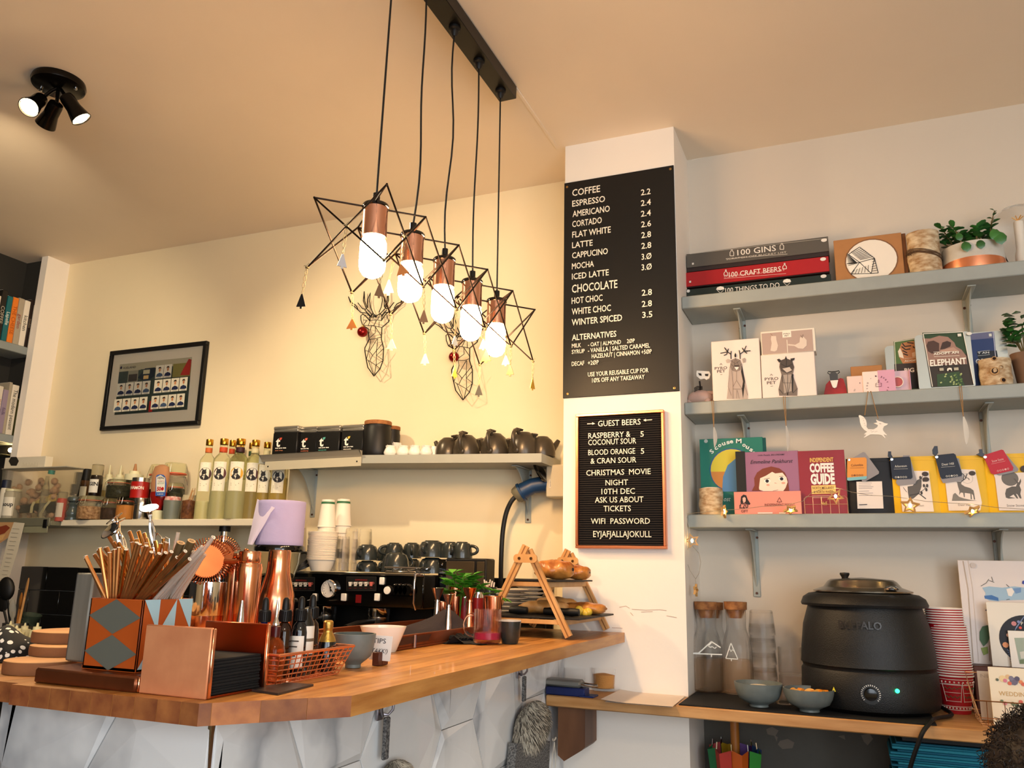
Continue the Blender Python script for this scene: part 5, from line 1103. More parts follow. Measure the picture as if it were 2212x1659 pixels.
for i in range(21):
    a=PI*1.22-i*PI*1.45/20; r1,r2=.0205,.0245; ca,sa=math.cos(a),math.sin(a); w_=.0008 if i<8 else .0011
    b.add([(ds+r1*ca-w_*sa,-Rf-.0025,kz(1482)+r1*sa+w_*ca),(ds+r2*ca-w_*sa,-Rf-.0025,kz(1482)+r2*sa+w_*ca),(ds+r2*ca+w_*sa,-Rf-.0025,kz(1482)+r2*sa-w_*ca),(ds+r1*ca+w_*sa,-Rf-.0025,kz(1482)+r1*sa-w_*ca)],[(0,1,2,3)],C('d8d4cc'))
b.build('dial_scale',t,fix=False)
s1=(1925-1874)*k; MB().sphere((Rf*math.sin(s1/Rf),-Rf*math.cos(s1/Rf),kz(1473)),.0055,M('green_led','20ff90',.3,emit=6,ecol='20ff80'),14,8).build('indicator_light',t)
s1=(1803-1874)*k; b=MB(); q_=(Rf*math.sin(s1/Rf),-Rf*math.cos(s1/Rf)-.001,kz(1484)); b.add([(q_[0]-.005,q_[1],q_[2]),(q_[0]+.005,q_[1],q_[2]),(q_[0],q_[1],q_[2]+.013)],[(0,1,2)],C('e8d020')); b.build('warning_sign',t,fix=False)
# ---- power cable
o=at(2024,1540,z=WS+.004); t=empty('power_cable',(o.x,o.y,WS),'black power cable running over the front edge of the wooden ledge','cable')
pts=[(2012,1440,2.72),(2016,1490,2.68)]
L_=[Vector((kx+.17,2.72,WS+.02)),Vector((kx+.20,2.62,WS+.009)),Vector((at(2024,1556,z=WS+.008).x,2.53,WS+.008)),Vector((at(2012,1565,z=WS).x,2.462,WS+.010)),Vector((at(1995,1585,y=2.436).x,2.436,WS-.012)),at(1984,1605,y=2.436),at(1975,1630,y=2.44),at(1965,1665,y=2.45),at(1958,1720,y=2.46)]
def smooth(P,n=6):
    out=[]
    for i in range(len(P)-1):
        p0=P[max(i-1,0)];p1=P[i];p2=P[i+1];p3=P[min(i+2,len(P)-1)]
        for j in range(n):
            u=j/n; out.append(.5*((2*p1)+(p2-p0)*u+(2*p0-5*p1+4*p2-p3)*u*u+(3*p1-p0-3*p2+p3)*u**3))
    return out+[P[-1]]
MB().tube([p-t.location for p in smooth(L_)],.0055,BLK,8).build('cord',t)
# ---- stack of red paper cups
CUPR=M('paper_cup_red','b3141f',.5); CUPW=M('paper_cup_white','efe6dc',.5)
c,r=place(2069,1543,WS,26); 
Hc=.112; rt_=r*1.45; rb_=r
def papercup(name,c,rb,rt,h,m,label,group,lip=.0035,n=24):
    o=MB().lathe([(0,.004),(rb-.001,.004),(rb,.0),(rt,h-lip),(rt+.002,h-lip),(rt+.0028,h-lip*.4),(rt+.001,h),(rt-.0015,h-lip*.6),(rb+.0005,.006)],m,n,cap=False).build(name,loc=c); tag(o,label,'cup',group); return o
def cuprow(row): return zat((c.x,c.y-r),row)-WS
h1=zat((c.x,c.y),1456)-WS
cup=empty('paper_cup',c,'bottom red paper cup with a white knitted pattern, under the tall stack','cup','red paper cups in the tall stack')
MB().lathe([(0,.004),(rb_-.001,.004),(rb_,0),(rt_*.985,h1-.004)],CUPR,32,cap=False).build('cup_wall',cup)
MB().lathe([(rt_,h1-.004),(rt_*1.03,h1-.004),(rt_*1.035,h1-.001),(rt_*1.01,h1),(rt_*.98,h1-.003)],CUPW,32,cap=False).build('rolled_rim',cup)
b=MB()
def cr(z): return rb_+(rt_*.985-rb_)*z/(h1-.004)+.0004
def band(z0,z1,m,n=40):
    b.lathe([(cr(z0),z0),(cr(z1),z1)],m,n,cap=False)
wp_=C('e8d8cc')
band(.010,.012,wp_);band(.019,.021,wp_);band(h1-.026,h1-.024,wp_);band(h1-.012,h1-.010,wp_)
for zc_ in (.0155,h1-.018):
    for i in range(26):
        a=2*PI*i/26; r0_=cr(zc_)+.0003; b.sphere((r0_*math.cos(a),r0_*math.sin(a),zc_),.0026,wp_,6,4)
for a0 in (-PI/2-.75,-PI/2+.42,PI*.2):
    for q_ in range(5):
        z0=.034+q_*.0115; pts=[]
        for j in range(15):
            a=a0+.95*(j/14); r0_=cr(z0)+.0008; pts.append((r0_*math.cos(a),r0_*math.sin(a),z0+(.003*math.sin(j*1.6) if q_%2 else 0)))
        b.tube(pts,.0008,wp_ if q_%2==0 else C('3c7a4c'),4)
    for j in (0,1):
        a=a0+.95*j; b.tube([((cr(z)+.0008)*math.cos(a+(.1 if j else -.1)*(z-.034)/.05),(cr(z)+.0008)*math.sin(a+(.1 if j else -.1)*(z-.034)/.05),z) for z in (.032,.05,.07,.084)],.0008,wp_,4)
b.build('printed_pattern',cup)
htop=zat((c.x,c.y),1313)-WS; n=27; cup1=None
for i in range(1,n+1):
    z=(htop-h1)*i/n; off=(-.0075*i/n-(.004 if i>20 else 0))
    if cup1 is None:
        m=MB(); hh_=h1; m.lathe([(rb_*1.04,.012),(rt_*.985,hh_-.0035)],CUPR,24,cap=False); m.lathe([(rt_,hh_-.0035),(rt_*1.03,hh_-.0033),(rt_*1.035,hh_-.001),(rt_*1.01,hh_),(rt_*.98,hh_-.003)],CUPW,24,cap=False)
        cup1=m.build('paper_cup',loc=(c.x+off,c.y,WS+z)); tag(cup1,'white rimmed red paper cup nested in the tall stack beside the kettle','cup','red paper cups in the tall stack')
    else:
        o=cup1.copy(); COL.objects.link(o); o.location=(c.x+off,c.y,WS+z)
# ---- greeting cards at the right edge
ris=at(2108,1500,y=2.74); t=empty('card_stand',(at(2165,1500,y=2.74).x,2.74,WS),'dark wooden stand holding the large prints upright at the right','stand')
zr=zat((t.location.x,2.74),1441)-WS
wq=t.location.x-at(2106,1480,y=2.74).x
MB().box((-wq,0,0),(.20,.12,zr),WOODD,.002).build('stand_body',t)
zcd=WS+zr+.0006
def card(name,pl,pr,rt,Y,c,label,zb=zcd,lean=0,th=.003,grp=None,row=1350):
    xa=at(pl,row,y=Y).x; xb=at(pr,row,y=Y).x; h=zat((xa,Y),rt)-zb; t=empty(name,((xa+xb)/2,Y,zb),label,'card',grp)
    MB().box((-(xb-xa)/2,0,0),((xb-xa)/2,th,h),C(c),.0006).build('card_body',t); return t
t=card('art_print',2082,2260,1210,2.80,'ded3cd','large watercolour print in clear sleeve with blue splashes, at the right edge',th=.006); P=Print(2.80,org=t.location)
def pxr(l): return px5(l,1830,1180,3.463)
P.poly(pxr([(1010,310),(1060,300),(1160,310),(1250,300),(1330,310),(1330,400),(1150,405),(1130,412),(1060,405),(1030,385),(1035,350)]),'9cb8cc'); P.poly(pxr([(1025,370),(1080,365),(1130,385),(1132,408),(1030,392)]),'3c6ca8'); P.poly(pxr([(1240,315),(1300,310),(1300,345),(1260,355)]),'6c90bc')
P.poly(pxr([(1190,320),(1230,310),(1250,340),(1230,375),(1205,370)]),'ece2d8'); 
for l in ([(1000,298),(1040,275),(1060,245)],[(1080,228),(1090,262)],[(1190,285),(1212,305)],[(1190,400),(1215,395)],[(1060,255),(1100,270)]): P.line(pxr(l),1,'4a4844')
P.poly(pxr([(1310,260),(1323,255),(1323,285),(1308,280)]),'2c3c9c'); P.poly(pxr([(1030,480),(1050,462),(1055,490)]),'4a4c78')
P.poly(pxr([(990,640),(1010,600),(1050,590),(1075,610),(1075,660),(1050,720),(1020,750),(990,700)]),'4c7050'); P.poly(pxr([(1000,760),(1050,750),(1055,800),(1020,815)]),'8aa050'); P.line(pxr([(1062,740),(1065,860)]),1,'a07860'); P.line(pxr([(868,110),(905,320),(945,870)]),1.4,'b8a898'); P.line(pxr([(905,105),(940,320),(985,860)]),.7,'c4b8ac'); P.circ(*px5([(942,143)],1830,1180,3.463)[0],5.5,'c8bcb4')
P.build('card_print',t)
t=card('greeting_card',2137,2260,1300,2.76,'e3dbcc','cream card with a black floral disc reading P',row=1370); P=Print(2.76,org=t.location); P.circ(2217,1382,51,'12121c',n=40)
for (a,c_,r_5,col) in ((2190,1347,5,'c88080'),(2172,1393,6,'d89060'),(2178,1372,4,'e0b0a0'),(2204,1356,3,'d85040'),(2200,1343,3,'8088b0'),(2190,1420,4,'6c7cb0'),(2185,1405,3,'7c94a4')): P.circ(a,c_,r_5,col,n=8)
for i in range(8): P.line([(2192+i*2,1362-i*3),(2196+i*3,1352-i*4)],.9,'7c8cb4')
for i in range(7): P.line([(2175+i*1.5,1403+i*5),(2181+i*1.5,1407+i*5)],1.5,'6c80a8')
P.text('P',2205,1350,2210,7,'e8e0cc'); P.build('card_print',t)
t=card('greeting_card',2181,2262,1362,2.748,'e6e0d6','white card with a misty green tower photograph',row=1400); P=Print(2.748,org=t.location); P.poly(pxr([(1250,685),(1323,685),(1323,880),(1290,880)]),'9aa898'); P.poly(pxr([(1290,790),(1323,785),(1323,840),(1300,840)]),'c8c8bc'); P.poly(pxr([(1290,850),(1323,845),(1323,880),(1292,880)]),'6c7c58'); P.build('card_print',t)
# wire basket of cards
CW=M('brass_wire','b87c4c',.3,metal=.9)
Y=2.50; xa=at(2120,1535,y=Y).x; hb=zat((xa,Y),1511)-WS; t=empty('wire_card_basket',(xa,Y,WS),'copper wire basket of greeting cards at the right edge','basket')
W2=.30; D2=.15; b=MB()
for z,ex in ((.003,0),(hb*.35,.006),(hb*.98,.014)):
    b.tube([(-ex,-ex,z),(W2,-ex,z),(W2,D2,z+ (hb*.8 if z>hb*.9 else 0)),(-ex,D2,z+(hb*.8 if z>hb*.9 else 0))],.0016 if z>hb*.9 else .001,CW,6,closed=True)
for i in range(8):
    x=i*.04+.012; b.tube([(x,-.014,hb*.98),(x,0,.003),(x,D2,.003)],.001,CW,5)
for i in range(4):
    y_6=i*.04; b.tube([(-.014,y_6,hb*(.98+.8*y_6/D2)),(0,y_6,.003),(W2,y_6,.003)],.001,CW,5)
b.build('wire_frame',t)
zc3=WS+.0045
t=card('greeting_card',2114,2150,1449,2.60,'d5cbc2','grey card with faint letters NE leaning in the wire basket',zb=zc3,row=1490); P=Print(2.60,org=t.location); P.text('NE',2118,1463,2138,7,'b8aca4'); P.build('card_print',t)
t=card('greeting_card',2140,2235,1440,2.525,'ecdcc0','cream wedding card with flowers and gold WEDDING lettering in the wire basket',zb=zc3,row=1500); P=Print(2.525,org=t.location); P.text('WEDDING',2158,1502,2224,9,'c8a060',bold=.004)
for (a,c_,r_5,col) in ((2166,1466,7,'e8cc98'),(2177,1462,5,'e0b888'),(2190,1472,8,'6c6478'),(2184,1465,5,'7c7488'),(2197,1466,5,'585068'),(2171,1470,4,'d87c90'),(2181,1476,4,'d86c50'),(2205,1473,4,'e08858'),(2210,1478,4,'d86850'),(2154,1468,3,'58604c'),(2171,1519,4,'d8848c'),(2188,1520,4,'6c7c5c'),(2197,1524,4,'4c6048'),(2205,1516,4,'d86858'),(2164,1514,3,'6c7c5c')): P.circ(a,c_,r_5,col,n=9)
P.build('card_print',t)
# ---- left end of the ledge
PZ=WS+.0006
c=at(1236,1497,z=WS); t=empty('blue_sponge_block',(c.x,c.y+.02,WS),'dark blue rectangular block lying on the left end of the ledge','block')
t.location.y=2.475; k_=mpp(c); MB().box((-.062,-.02,.0004),(.062,.03,.024),M('blue_block','0e1f58',.5,var=.3,vs=20),.003).build('block',t); MB().box((.045,-.022,.0003),(.09,.030,.005),M('blue_block','0e1f58',.5),.001).build('base_flap',t)
o=t.location; t=empty('card_reader',(o.x-.004,o.y,o.z+.0247),'silver grey card machine with a metal clip resting on the blue block','card reader'); MB().box((-.062,-.018,0),(.052,.030,.021),M('reader_grey','7c7a74',.35,metal=.4),.006).build('casing',t)
b=MB(); b.tube([(.052,-.01,.008),(.085,-.006,.004),(.098,.006,.006),(.092,.02,.008),(.052,.02,.010)],.0028,STEEL,6); b.build('clip',t)
def jar(px,row,rpx,rt,z,label,fill=None,fm=None,name='glass_bowl',cat='glass dish',grp=None,taper=.92,dy=0):
    c,r=place(px,row,z,rpx); c.y+=dy; H=ztopof(c,rt); t=empty(name,c,label,cat,grp)
    MB().lathe([(0,.0),(r*taper*.96,0),(r*taper,.004),(r,H),(r-.0022,H),(r*taper-.002,.008),(0,.008)],GLASS,28,cap=False).build('glass_body',t)
    if fill: MB().lathe([(0,.0085),(r*taper-.003,.009),(r*(taper+(1-taper)*fill)-.003,H*fill),(0,H*fill*1.12)],fm,24,cap=False).build('contents',t)
    return t,r,H
jar(1306,1495,27,1443,WS,'clear glass of brown sugar near the pillar',.72,M('brown_sugar','c88c48',.9,bump=.8,bs=400,var=.2))
jar(1245,1489,32,1441,WS,'empty clear glass dish behind the card machine')
for i,(q4,l) in enumerate(((((1349,1495),(1485,1503),(1446,1531),(1290,1524)),'white paper sheet on the ledge against the pillar, lower one'),(((1345,1491),(1484,1501),(1449,1530),(1284,1521)),'white paper sheet on the ledge against the pillar, upper one'))):
    P4=[at(*q_,z=WS+.001+.0012*i) for q_ in q4]
    o=P4[0].copy(); b=MB(); n=8; vs=[]
    for s_ in (0,-.0005):
        for iu in range(n+1):
            for iv in range(n+1):
                u,v=iu/n,iv/n; p=P4[0].lerp(P4[1],u).lerp(P4[3].lerp(P4[2],u),v); zz=.0 + (.0006+.016*max(0,.3-u)**1.5*6*.3 if i else 0); vs.append((p.x-o.x,max(p.y,2.4)-o.y,p.z-o.z+zz+s_))
    N=(n+1)**2; fs=[]
    for iu in range(n):
        for iv in range(n):
            a=iu*(n+1)+iv; fs.append([a,a+1,a+n+2,a+n+1]); fs.append([N+a,N+a+n+1,N+a+n+2,N+a+1])
    b.add(vs,fs,M('sheet_paper','e9dcd0',.8)); tag(b.build('paper_sheet',loc=o,fix=False),l,'paper','paper sheets on the ledge')
# ---- below the ledge
ux=at(1586,1600,y=2.74).x; zt6=zat((ux,2.74),1612)
t=empty('umbrella',(ux,2.74,0),'closed rainbow umbrella with wooden shaft leaning under the ledge','umbrella')
MB().cyl((0,0,.02),(0.003,0,.80),.0135,M('umbrella_wood','b06a24',.4,var=.2,vs=10),n=14).build('shaft',t)
cols=['b02a18','c85a18','2c8a2c','1c3c6c','5c2c7c','c8a020','a01c1c','1c6a3c']
for i in range(8):
    a0=2*PI*i/8-PI*.75; vs=[]; nn=6; b=MB()
    for j in range(nn+1):
        u=j/nn; z=.04+(zt6-.04)*u; rr_=.012+.062*u
        for s_ in (0,.5,1):
            a=a0+2*PI/8*s_; r2=rr_*(1.12 if s_==.5 else .9)*(1 if i%2 else 1.08); vs.append((r2*math.cos(a),r2*math.sin(a),z-(.02*s_ if s_==.5 and j==nn else 0)))
    fs=[]
    for j in range(nn):
        for s_ in (0,1): a=j*3+s_; fs.append([a,a+1,a+4,a+3])
    b.add(vs,fs,C(cols[i])); b.build('canopy_panel',t,fix=False)
    MB().cyl((.066*math.cos(a0),.066*math.sin(a0),zt6-.004),(.064*math.cos(a0),.064*math.sin(a0),zt6+.016),.0022,CHROME,n=6).build('rib_tip',t)
# blue folded paper on a low black cabinet
bx0=at(1925,1640,y=2.60).x; bz=zat((bx0,2.60),1598)
t=empty('low_cabinet',(bx0+.16,2.72,0),'low black cabinet under the ledge at the right','cabinet'); MB().box((-.16,-.15,0),(.5,.165,bz-.22),BLK,.003).build('cabinet_body',t)
zz=bz-.2195; rr=random.Random(4); i=0
while zz<bz-.004:
    th=rr.uniform(.005,.009); dx=rr.uniform(-.010,.012); w_=.28 
    o=MB().box((0,0,.0002),(w_+rr.uniform(-.01,.01),.2,th-.0004),M('blue_paper_%d'%(i%3),['1f7f98','196a86','2a90a6'][i%3],.7),.002).build('folded_sheet',loc=(bx0+.005+dx,2.60+rr.uniform(0,.008),zz)); tag(o,'blue folded paper sheet in the stack under the ledge','paper','blue folded sheets under the ledge'); zz+=th; i+=1
t=empty('black_folder',(bx0+.03,2.61,zz+.0004),'flat black folder lying on the stack of blue sheets','folder'); MB().box((0,0,0),(.30,.19,min(.030,WS-.034-zz)),BLK,.002).build('folder_body',t)
# =============================== tea shelf
def tz(x): return zt(x)+.0006
TINL=M('tin_lid_silver','b9b5aa',.3,metal=.8,var=.08,vs=15); TINB=M('tin_black_label','070605',.45)
def teatin(pl,pr,pt,leaf,name,sub,label,rz=0,Y=2.715,prb=None):
    row=950; xa=at(pl,row,y=Y).x; xb=at(pr,row,y=Y).x; xm=(xa+xb)/2; z0=tz(xm); H=zat((xm,Y),pt)-z0; w=(xb-xa)/2
    t=empty('tea_tin',(xm,Y,z0),label,'tin','black tea tins on the tea shelf')
    hb=H*.80; MB().box((-w,0,0),(w,2*w,hb),TINB,.003).build('tin_body',t); MB().box((-w+.0006,.0006,hb),(w-.0006,2*w-.0006,H*.90),TINL,.003).build('tin_neck',t); MB().box((-w-.001,-.001,H*.885),(w+.001,2*w+.001,H),TINL,.004).build('lid',t)
    P=Print(Y-.0004,org=t.location); x0=pl+(pr-pl)*.12; yb_=pt+ (960-pt)*0; 
    P.text('t',x0,pt+45,x0+9.5,21,'efe9dd',bold=.025); P.poly([(x0+8.5,pt+31),(x0+9,pt+26),(x0+14.5,pt+25),(x0+13,pt+30)],leaf); P.text('we are tea',x0-1,pt+49.5,x0+23*(pr-pl)/53,2.6,'efe9dd',bold=.05); P.text(name,x0-1,pt+54.5,x0+16,2.4,sub,bold=.03); P.build('label_print',t)
teatin(589,642,920,'c8503c','earl grey','b07050','black tea tin with a red leaf, labelled earl grey, leftmost')
teatin(646,684,921,'d86850','rooiberry','c06a4c','black tea tin with a salmon leaf, second from the left',Y=2.735)
teatin(683,733,919,'58a898','moroccan mint','58a898','black tea tin with a mint green leaf, third from the left')
teatin(737,784,917,'d8b848','chamomile','e0d8c8','black tea tin with a yellow leaf, beside the black jar')
# rail screwed to the shelf front
Y=TSF-.003; x0=at(567,1000,y=Y).x; x1=at(782,990,y=Y).x
def rz_(px,row): p=at(px,row,y=Y); return p.z
RAILM=M('ticket_rail','b9b09a',.4,metal=.3,var=.05,vs=10)
t=empty('ticket_rail',((x0+x1)/2,Y,1.6),'cream metal ticket rail fixed to the left front of the tea shelf','rail'); w=(x1-x0)/2
sl=-(rz_(567,985)-rz_(782,973))/(2*w)
def railsec(prof,name,m,xa_,xb_,parent=t):
    vs=[]
    for x in (xa_,xb_): vs+=[(x,p[0],p[1]+sl*x) for p in prof]
    n=len(prof); b=MB().add(vs,[list(range(n)),list(range(n,2*n))[::-1]]+[[i,(i+1)%n,n+(i+1)%n,n+i] for i in range(n)],m); return b.build(name,parent)
za=(rz_(567,985)+rz_(782,973))/2-1.6; zb2=(rz_(567,998)+rz_(782,988))/2-1.6; zc2_=(rz_(567,1016)+rz_(782,1007))/2-1.6
railsec([(-.026,za),(-.022,za+.001),(-.012,za-.012),(-.003,zb2),(0,zb2),(0,za),(-.010,za-.001)],'rail_lip',RAILM,-w,w)
railsec([(-.0035,zb2+.003),(0,zb2+.003),(0,zc2_),(-.0035,zc2_)],'rail_plate',M('rail_plate','cfc6ac',.4,metal=.2),-w+.016,w-.002)
for px,row in ((580,1008),(772,997)):
    p=at(px,row,y=Y)-t.location; MB().lathe([(.0035,0),(.003,.0012),(0,.0012)],BLK,8,X=Matrix.Translation((p.x,-.0036,p.z))@Matrix.Rotation(PI/2,4,'X')).build('screw',t)
# black jars with cork lids
def corkjar(pl,pr,rt,rl,Y,label):
    k=mpp(at((pl+pr)/2,950,y=Y)); r=(pr-pl)/2*k; x=at((pl+pr)/2,950,y=Y).x; z0=tz(x); H=zat((x,Y-r),rl)-z0; Hl=zat((x,Y-r),rt)-z0
    t=empty('storage_jar',(x,Y,z0),label,'jar','black cork lidded jars'); MB().lathe([(0,.0005),(r*.93,.0005),(r*.99,.006),(r,.02),(r*.995,H*.84),(r*.94,H*.90),(r*.93,H)],BLK,40).build('jar_body',t)
    MB().lathe([(r*.90,H+.0005),(r*.985,H+.001),(r*.985,Hl-.002),(r*.96,Hl),(0,Hl)],CORK,40).build('cork_lid',t)
corkjar(785,845,906,915,2.745,'large matt black jar with a cork lid on the tea shelf')
corkjar(826,864,919,927,2.825,'smaller matt black jar with a cork lid behind the large one')
# little white jugs
def jug(px,rt,Y,label,rpx=14,parts=True):
    p=at(px,975,y=Y); k=mpp(p); r=rpx*k; z0=tz(p.x); H=zat((p.x,Y-r),rt)-z0
    t=empty('milk_jug',(p.x,Y,z0),label,'jug','small white milk jugs')
    b=MB().lathe([(0,.0005),(r*.80,.0005),(r*.97,H*.18),(r,H*.32),(r*.86,H*.58),(r*.70,H*.78),(r*.76,H*.97),(r*.72,H),(r*.62,H*.8),(r*.75,H*.5),(0,H*.2)],WHITE,24,cap=False)
    b.build('jug_body',t); MB().add([(-.003,-r*.70,H*.98),(.003,-r*.70,H*.98),(0,-r*1.02,H*1.02),(0,-r*.72,H*.80)],[(0,1,2),(0,3,2),(1,3,2),(0,1,3)],WHITE).build('spout',t)
for px,rt,Y,l in ((843,961,2.715,'small white milk jug nearest the black jars'),(871,961,2.72,'small white milk jug, second of the front four'),(896,961,2.722,'small white milk jug, third of the front four'),(921,961,2.72,'small white milk jug nearest the teapots'),(856,955,2.79,'small white milk jug in the rear row, beside the black jar'),(936,963,2.79,'small white milk jug in the rear row, beside the teapots')): jug(px,rt,Y,l)
# teapots seen from behind
def teapot(px,rt,rpx,Y,ang,label,src=None):
    p=at(px,960,y=Y); k=mpp(p); r=rpx*k; z0=tz(p.x); H=zat((p.x,Y-r),rt+5)-z0
    t=empty('teapot',(p.x,Y,z0),label,'teapot','taupe stoneware teapots on the tea shelf',rz=ang)
    MB().lathe([(0,.0005),(r*.80,.0005),(r*.97,.004),(r,.015),(r*.985,H*.35),(r*.90,H*.62),(r*.74,H*.84),(r*.52,H*.96),(r*.48,H*.985),(0,H*.99)],TEAPOT,40).build('pot_body',t)
    MB().lathe([(r*.46,H*.985),(r*.44,H*1.01),(r*.2,H*1.035),(0,H*1.04)],TEAPOT,28).build('lid',t)
    hp=[(0,-r*.62,H*.93),(0,-r*.95,H*1.02),(0,-r*1.28,H*.93),(0,-r*1.42,H*.68),(0,-r*1.34,H*.42),(0,-r*1.08,H*.22)]
    b=MB(); b.tube(smooth([Vector(q_) for q_ in hp],5),[.0085]*5*5+[.0085],TEAPOT,10) if False else b.tube(smooth([Vector(q_) for q_ in hp],5),.0075,TEAPOT,10); b.sphere((0,-r*1.02,H*.2),.013,TEAPOT,12,8,sc=(1,.6,1)); b.build('handle',t)
    b=MB(); b.prism([(-.012,0),(.012,0),(.016,.006),(0,.011),(-.016,.006)],-r*.95,-r*.55,TEAPOT,X=Matrix.Translation((0,0,H*1.015))); b.build('thumb_lever',t)
    b=MB(); b.tube([(0,r*.8,H*.45),(0,r*1.15,H*.68),(0,r*1.38,H*.9)],[.016,.011,.008],TEAPOT,12); b.build('spout',t)
for px,rt,rpx,Y,ang,l in ((968,938,27,2.80,1.3,'taupe teapot at the left end of the row, spout to the left'),(1008,932,29,2.765,.08,'taupe teapot with handle to the front, next to leftmost'),(1069,928,31,2.765,.05,'taupe teapot with handle to the front, middle of the row'),(1131,925,33,2.765,-.12,'taupe teapot with handle to the front, largest looking'),(1172,935,28,2.80,-.75,'taupe teapot turned sideways at the right end of the row')): teapot(px,rt,rpx,Y,ang+0,l)
for px,l in ((1038,'taupe teapot in the rear row, between the second and third'),(1100,'taupe teapot in the rear row, between the third and fourth')):
    teapot(px,941,24,2.835,PI+.3,l)
# =============================== blue plug, socket box and its cable
sx0=at(1180,1010,y=2.80).x
t=empty('power_socket_box',((PX0-.004+sx0)/2-.002,YB-.001,zat((sx0,2.80),1074)),'cream plastic industrial socket box on the wall beside the pillar','socket')
o=t.location; w=(PX0-.006-sx0)/2; hb=zat((sx0,2.80),1004)-o.z
MB().box((-w,-.09,0),(w,0,hb),M('socket_cream','d8ccb0',.4,var=.04),.004).build('box',t)
for zz in (.25,.75): MB().lathe([(.012,0),(.012,.001),(0,.001)],M('socket_knockout','c6baa0',.45),16,X=Matrix.Translation((w*.55,-.0903,hb*zz))@Matrix.Rotation(PI/2,4,'X')).build('knockout',t)
P=Print(o.y-.0905,org=o); P.rect(1186,1036,1190,1054,'e8e0d0'); P.text('lewden',1189.5,1051,1202,2.2,'2a2826',tilt=PI/2); P.build('maker_label',t)
PB=M('plug_blue','12365c',.4,var=.1,vs=30); 
y_=2.80-.012
A=at(1182,1045,y=2.83); B_=at(1150,1050,y=2.81); C_=at(1127,1062,y=2.80); D_=at(1115,1072,y=2.795)
t2=empty('industrial_plug',A,'blue industrial plug with grey collar pushed into the cream socket box','plug')
b=MB(); pts=[A+Vector((.0,0,0)),A.lerp(B_,.5),B_,C_]; b.tube([p-A for p in pts],[.033,.030,.029,.031],PB,24); b.build('plug_body',t2)
b=MB(); b.tube([C_+Vector((.002,0,0))-A,C_.lerp(D_,.25)-A],.036,PB,24); b.build('locking_ring',t2)
b=MB(); b.tube([C_.lerp(D_,.2)-A,C_.lerp(D_,.9)-A,D_.lerp(C_,-.2)-A],[.034,.032,.024],M('collar_grey','6a6450',.5),10); b.build('gland_nut',t2)
b=MB(); fl=at(1165,1020,y=2.79); b.lathe([(0,0),(.042,0),(.044,.004),(.040,.010),(0,.012)],BLKG,28,X=Matrix.Translation(fl-A)@Matrix.Rotation(R(62),4,'Y')@Matrix.Diagonal((1,1,1,1))); b.build('spring_cover',t2)
cp=[D_,at(1104,1084,y=2.79),at(1093,1110,y=2.79),at(1086,1150,y=2.79),at(1083,1200,y=2.79),at(1082,1250,y=2.80),at(1083,1320,y=2.82),Vector((at(1083,1320,y=2.82).x,2.82,.806))]
tt=empty('plug_cable',cp[-1],'thick black cable curving down from the blue plug','cable'); MB().tube([p-cp[-1] for p in smooth(cp,6)],.0088,BLK,12).build('cord',tt)
# =============================== espresso machine
MY=2.38; MT=1.183
mx0=at(560,1260,y=MY).x; mx1=at(916,1260,y=MY).x
t=empty('espresso_machine',((mx0+mx1)/2,MY,.8005),'long black espresso machine with gauge, cup icons and white buttons','coffee machine'); o=t.location
w=(mx1-mx0)/2; H=MT-.8005; zp=zat((o.x,MY),1309)-.8005
MB().box((-w,0,zp),(w,.42,H),BLKG,.004).build('body',t)
MB().box((-w+.03,.12,0.03),(w-.03,.42,zp-.0005),BLK,.004).build('back_panel',t)
MB().box((-w+.01,-.02,.01),(w-.01,.119,.07),M('drip_steel','3a3734',.3,metal=.8),.003).build('drip_tray',t)
for x in (-w+.05,w-.05):
    for y in (.02,.36): MB().cyl((x,y,0),(x,y,.012),.018,BLK,n=12).build('foot',t)
MB().box((-w-.001,-.006,H-.004),(w+.001,.0,H+.004),STEEL,.001).build('top_trim',t)
for px in (700,815):
    x=at(px,1320,y=MY+.05).x-o.x
    MB().lathe([(.034,-.03),(.038,-.02),(.038,0),(.034,.003)],CHROME,28,c=(x,.06,zp-.004)).build('group_head',t)
    b=MB(); b.lathe([(.033,-.028),(.036,-.024),(.036,-.004)],STEEL,24,c=(x,.06,zp-.028)); b.tube([(x,.03,zp-.045),(x,-.06,zp-.05),(x,-.13,zp-.062)],[.009,.012,.014],BLK,10); b.build('portafilter',t)
P=Print(MY-.0015,org=o)
def disp(x0,x1,r0,r1):
    P.rect(x0,r0,x1,r1,'050505'); P.line([(x0,r0),(x1,r0),(x1,r1),(x0,r1)],.7,'302c28',closed=True); w_=x1-x0
    P.text('ESPRESSO',x0+w_*.30,r0+8,x0+w_*.70,3,'a02020')
    for i in range(5):
        cx2=x0+w_*(.13+.18*i); c_='d8d0c4' if i<4 else 'c8645a'; P.poly([(cx2-4,r0+11),(cx2+3,r0+11),(cx2+2.2,r0+20),(cx2-3.2,r0+20)],c_); P.circ(cx2+4.3,r0+13.5,2.4,c_,n=10,ring=.8); 
        if 0<i<4: P.line([(cx2-2,r0+18),(cx2+1,r0+13)],1,'050505')
        P.text('ooo'[:1+i%3],cx2-3,r0+25,cx2+2,1.6,'a02020')
disp(622,680,1247,1276); P.flush('display',t); disp(750,814,1246,1276); P.build('display',t)
g=at(714.5,1272,y=MY)-o; kk=mpp(o); r=20*kk; X=Matrix.Translation((g.x,0,g.z))@Matrix.Rotation(PI/2,4,'X')
MB().lathe([(r,0),(r*1.02,.012),(r*.92,.016),(r*.86,.011)],CHROME,36,X=X,cap=False).build('gauge_bezel',t); MB().lathe([(r*.87,.0),(r*.87,.009),(0,.009)],M('gauge_face','e6e0d6',.4),32,X=X).build('gauge_dial',t)
P=Print(MY-.0105,org=o)
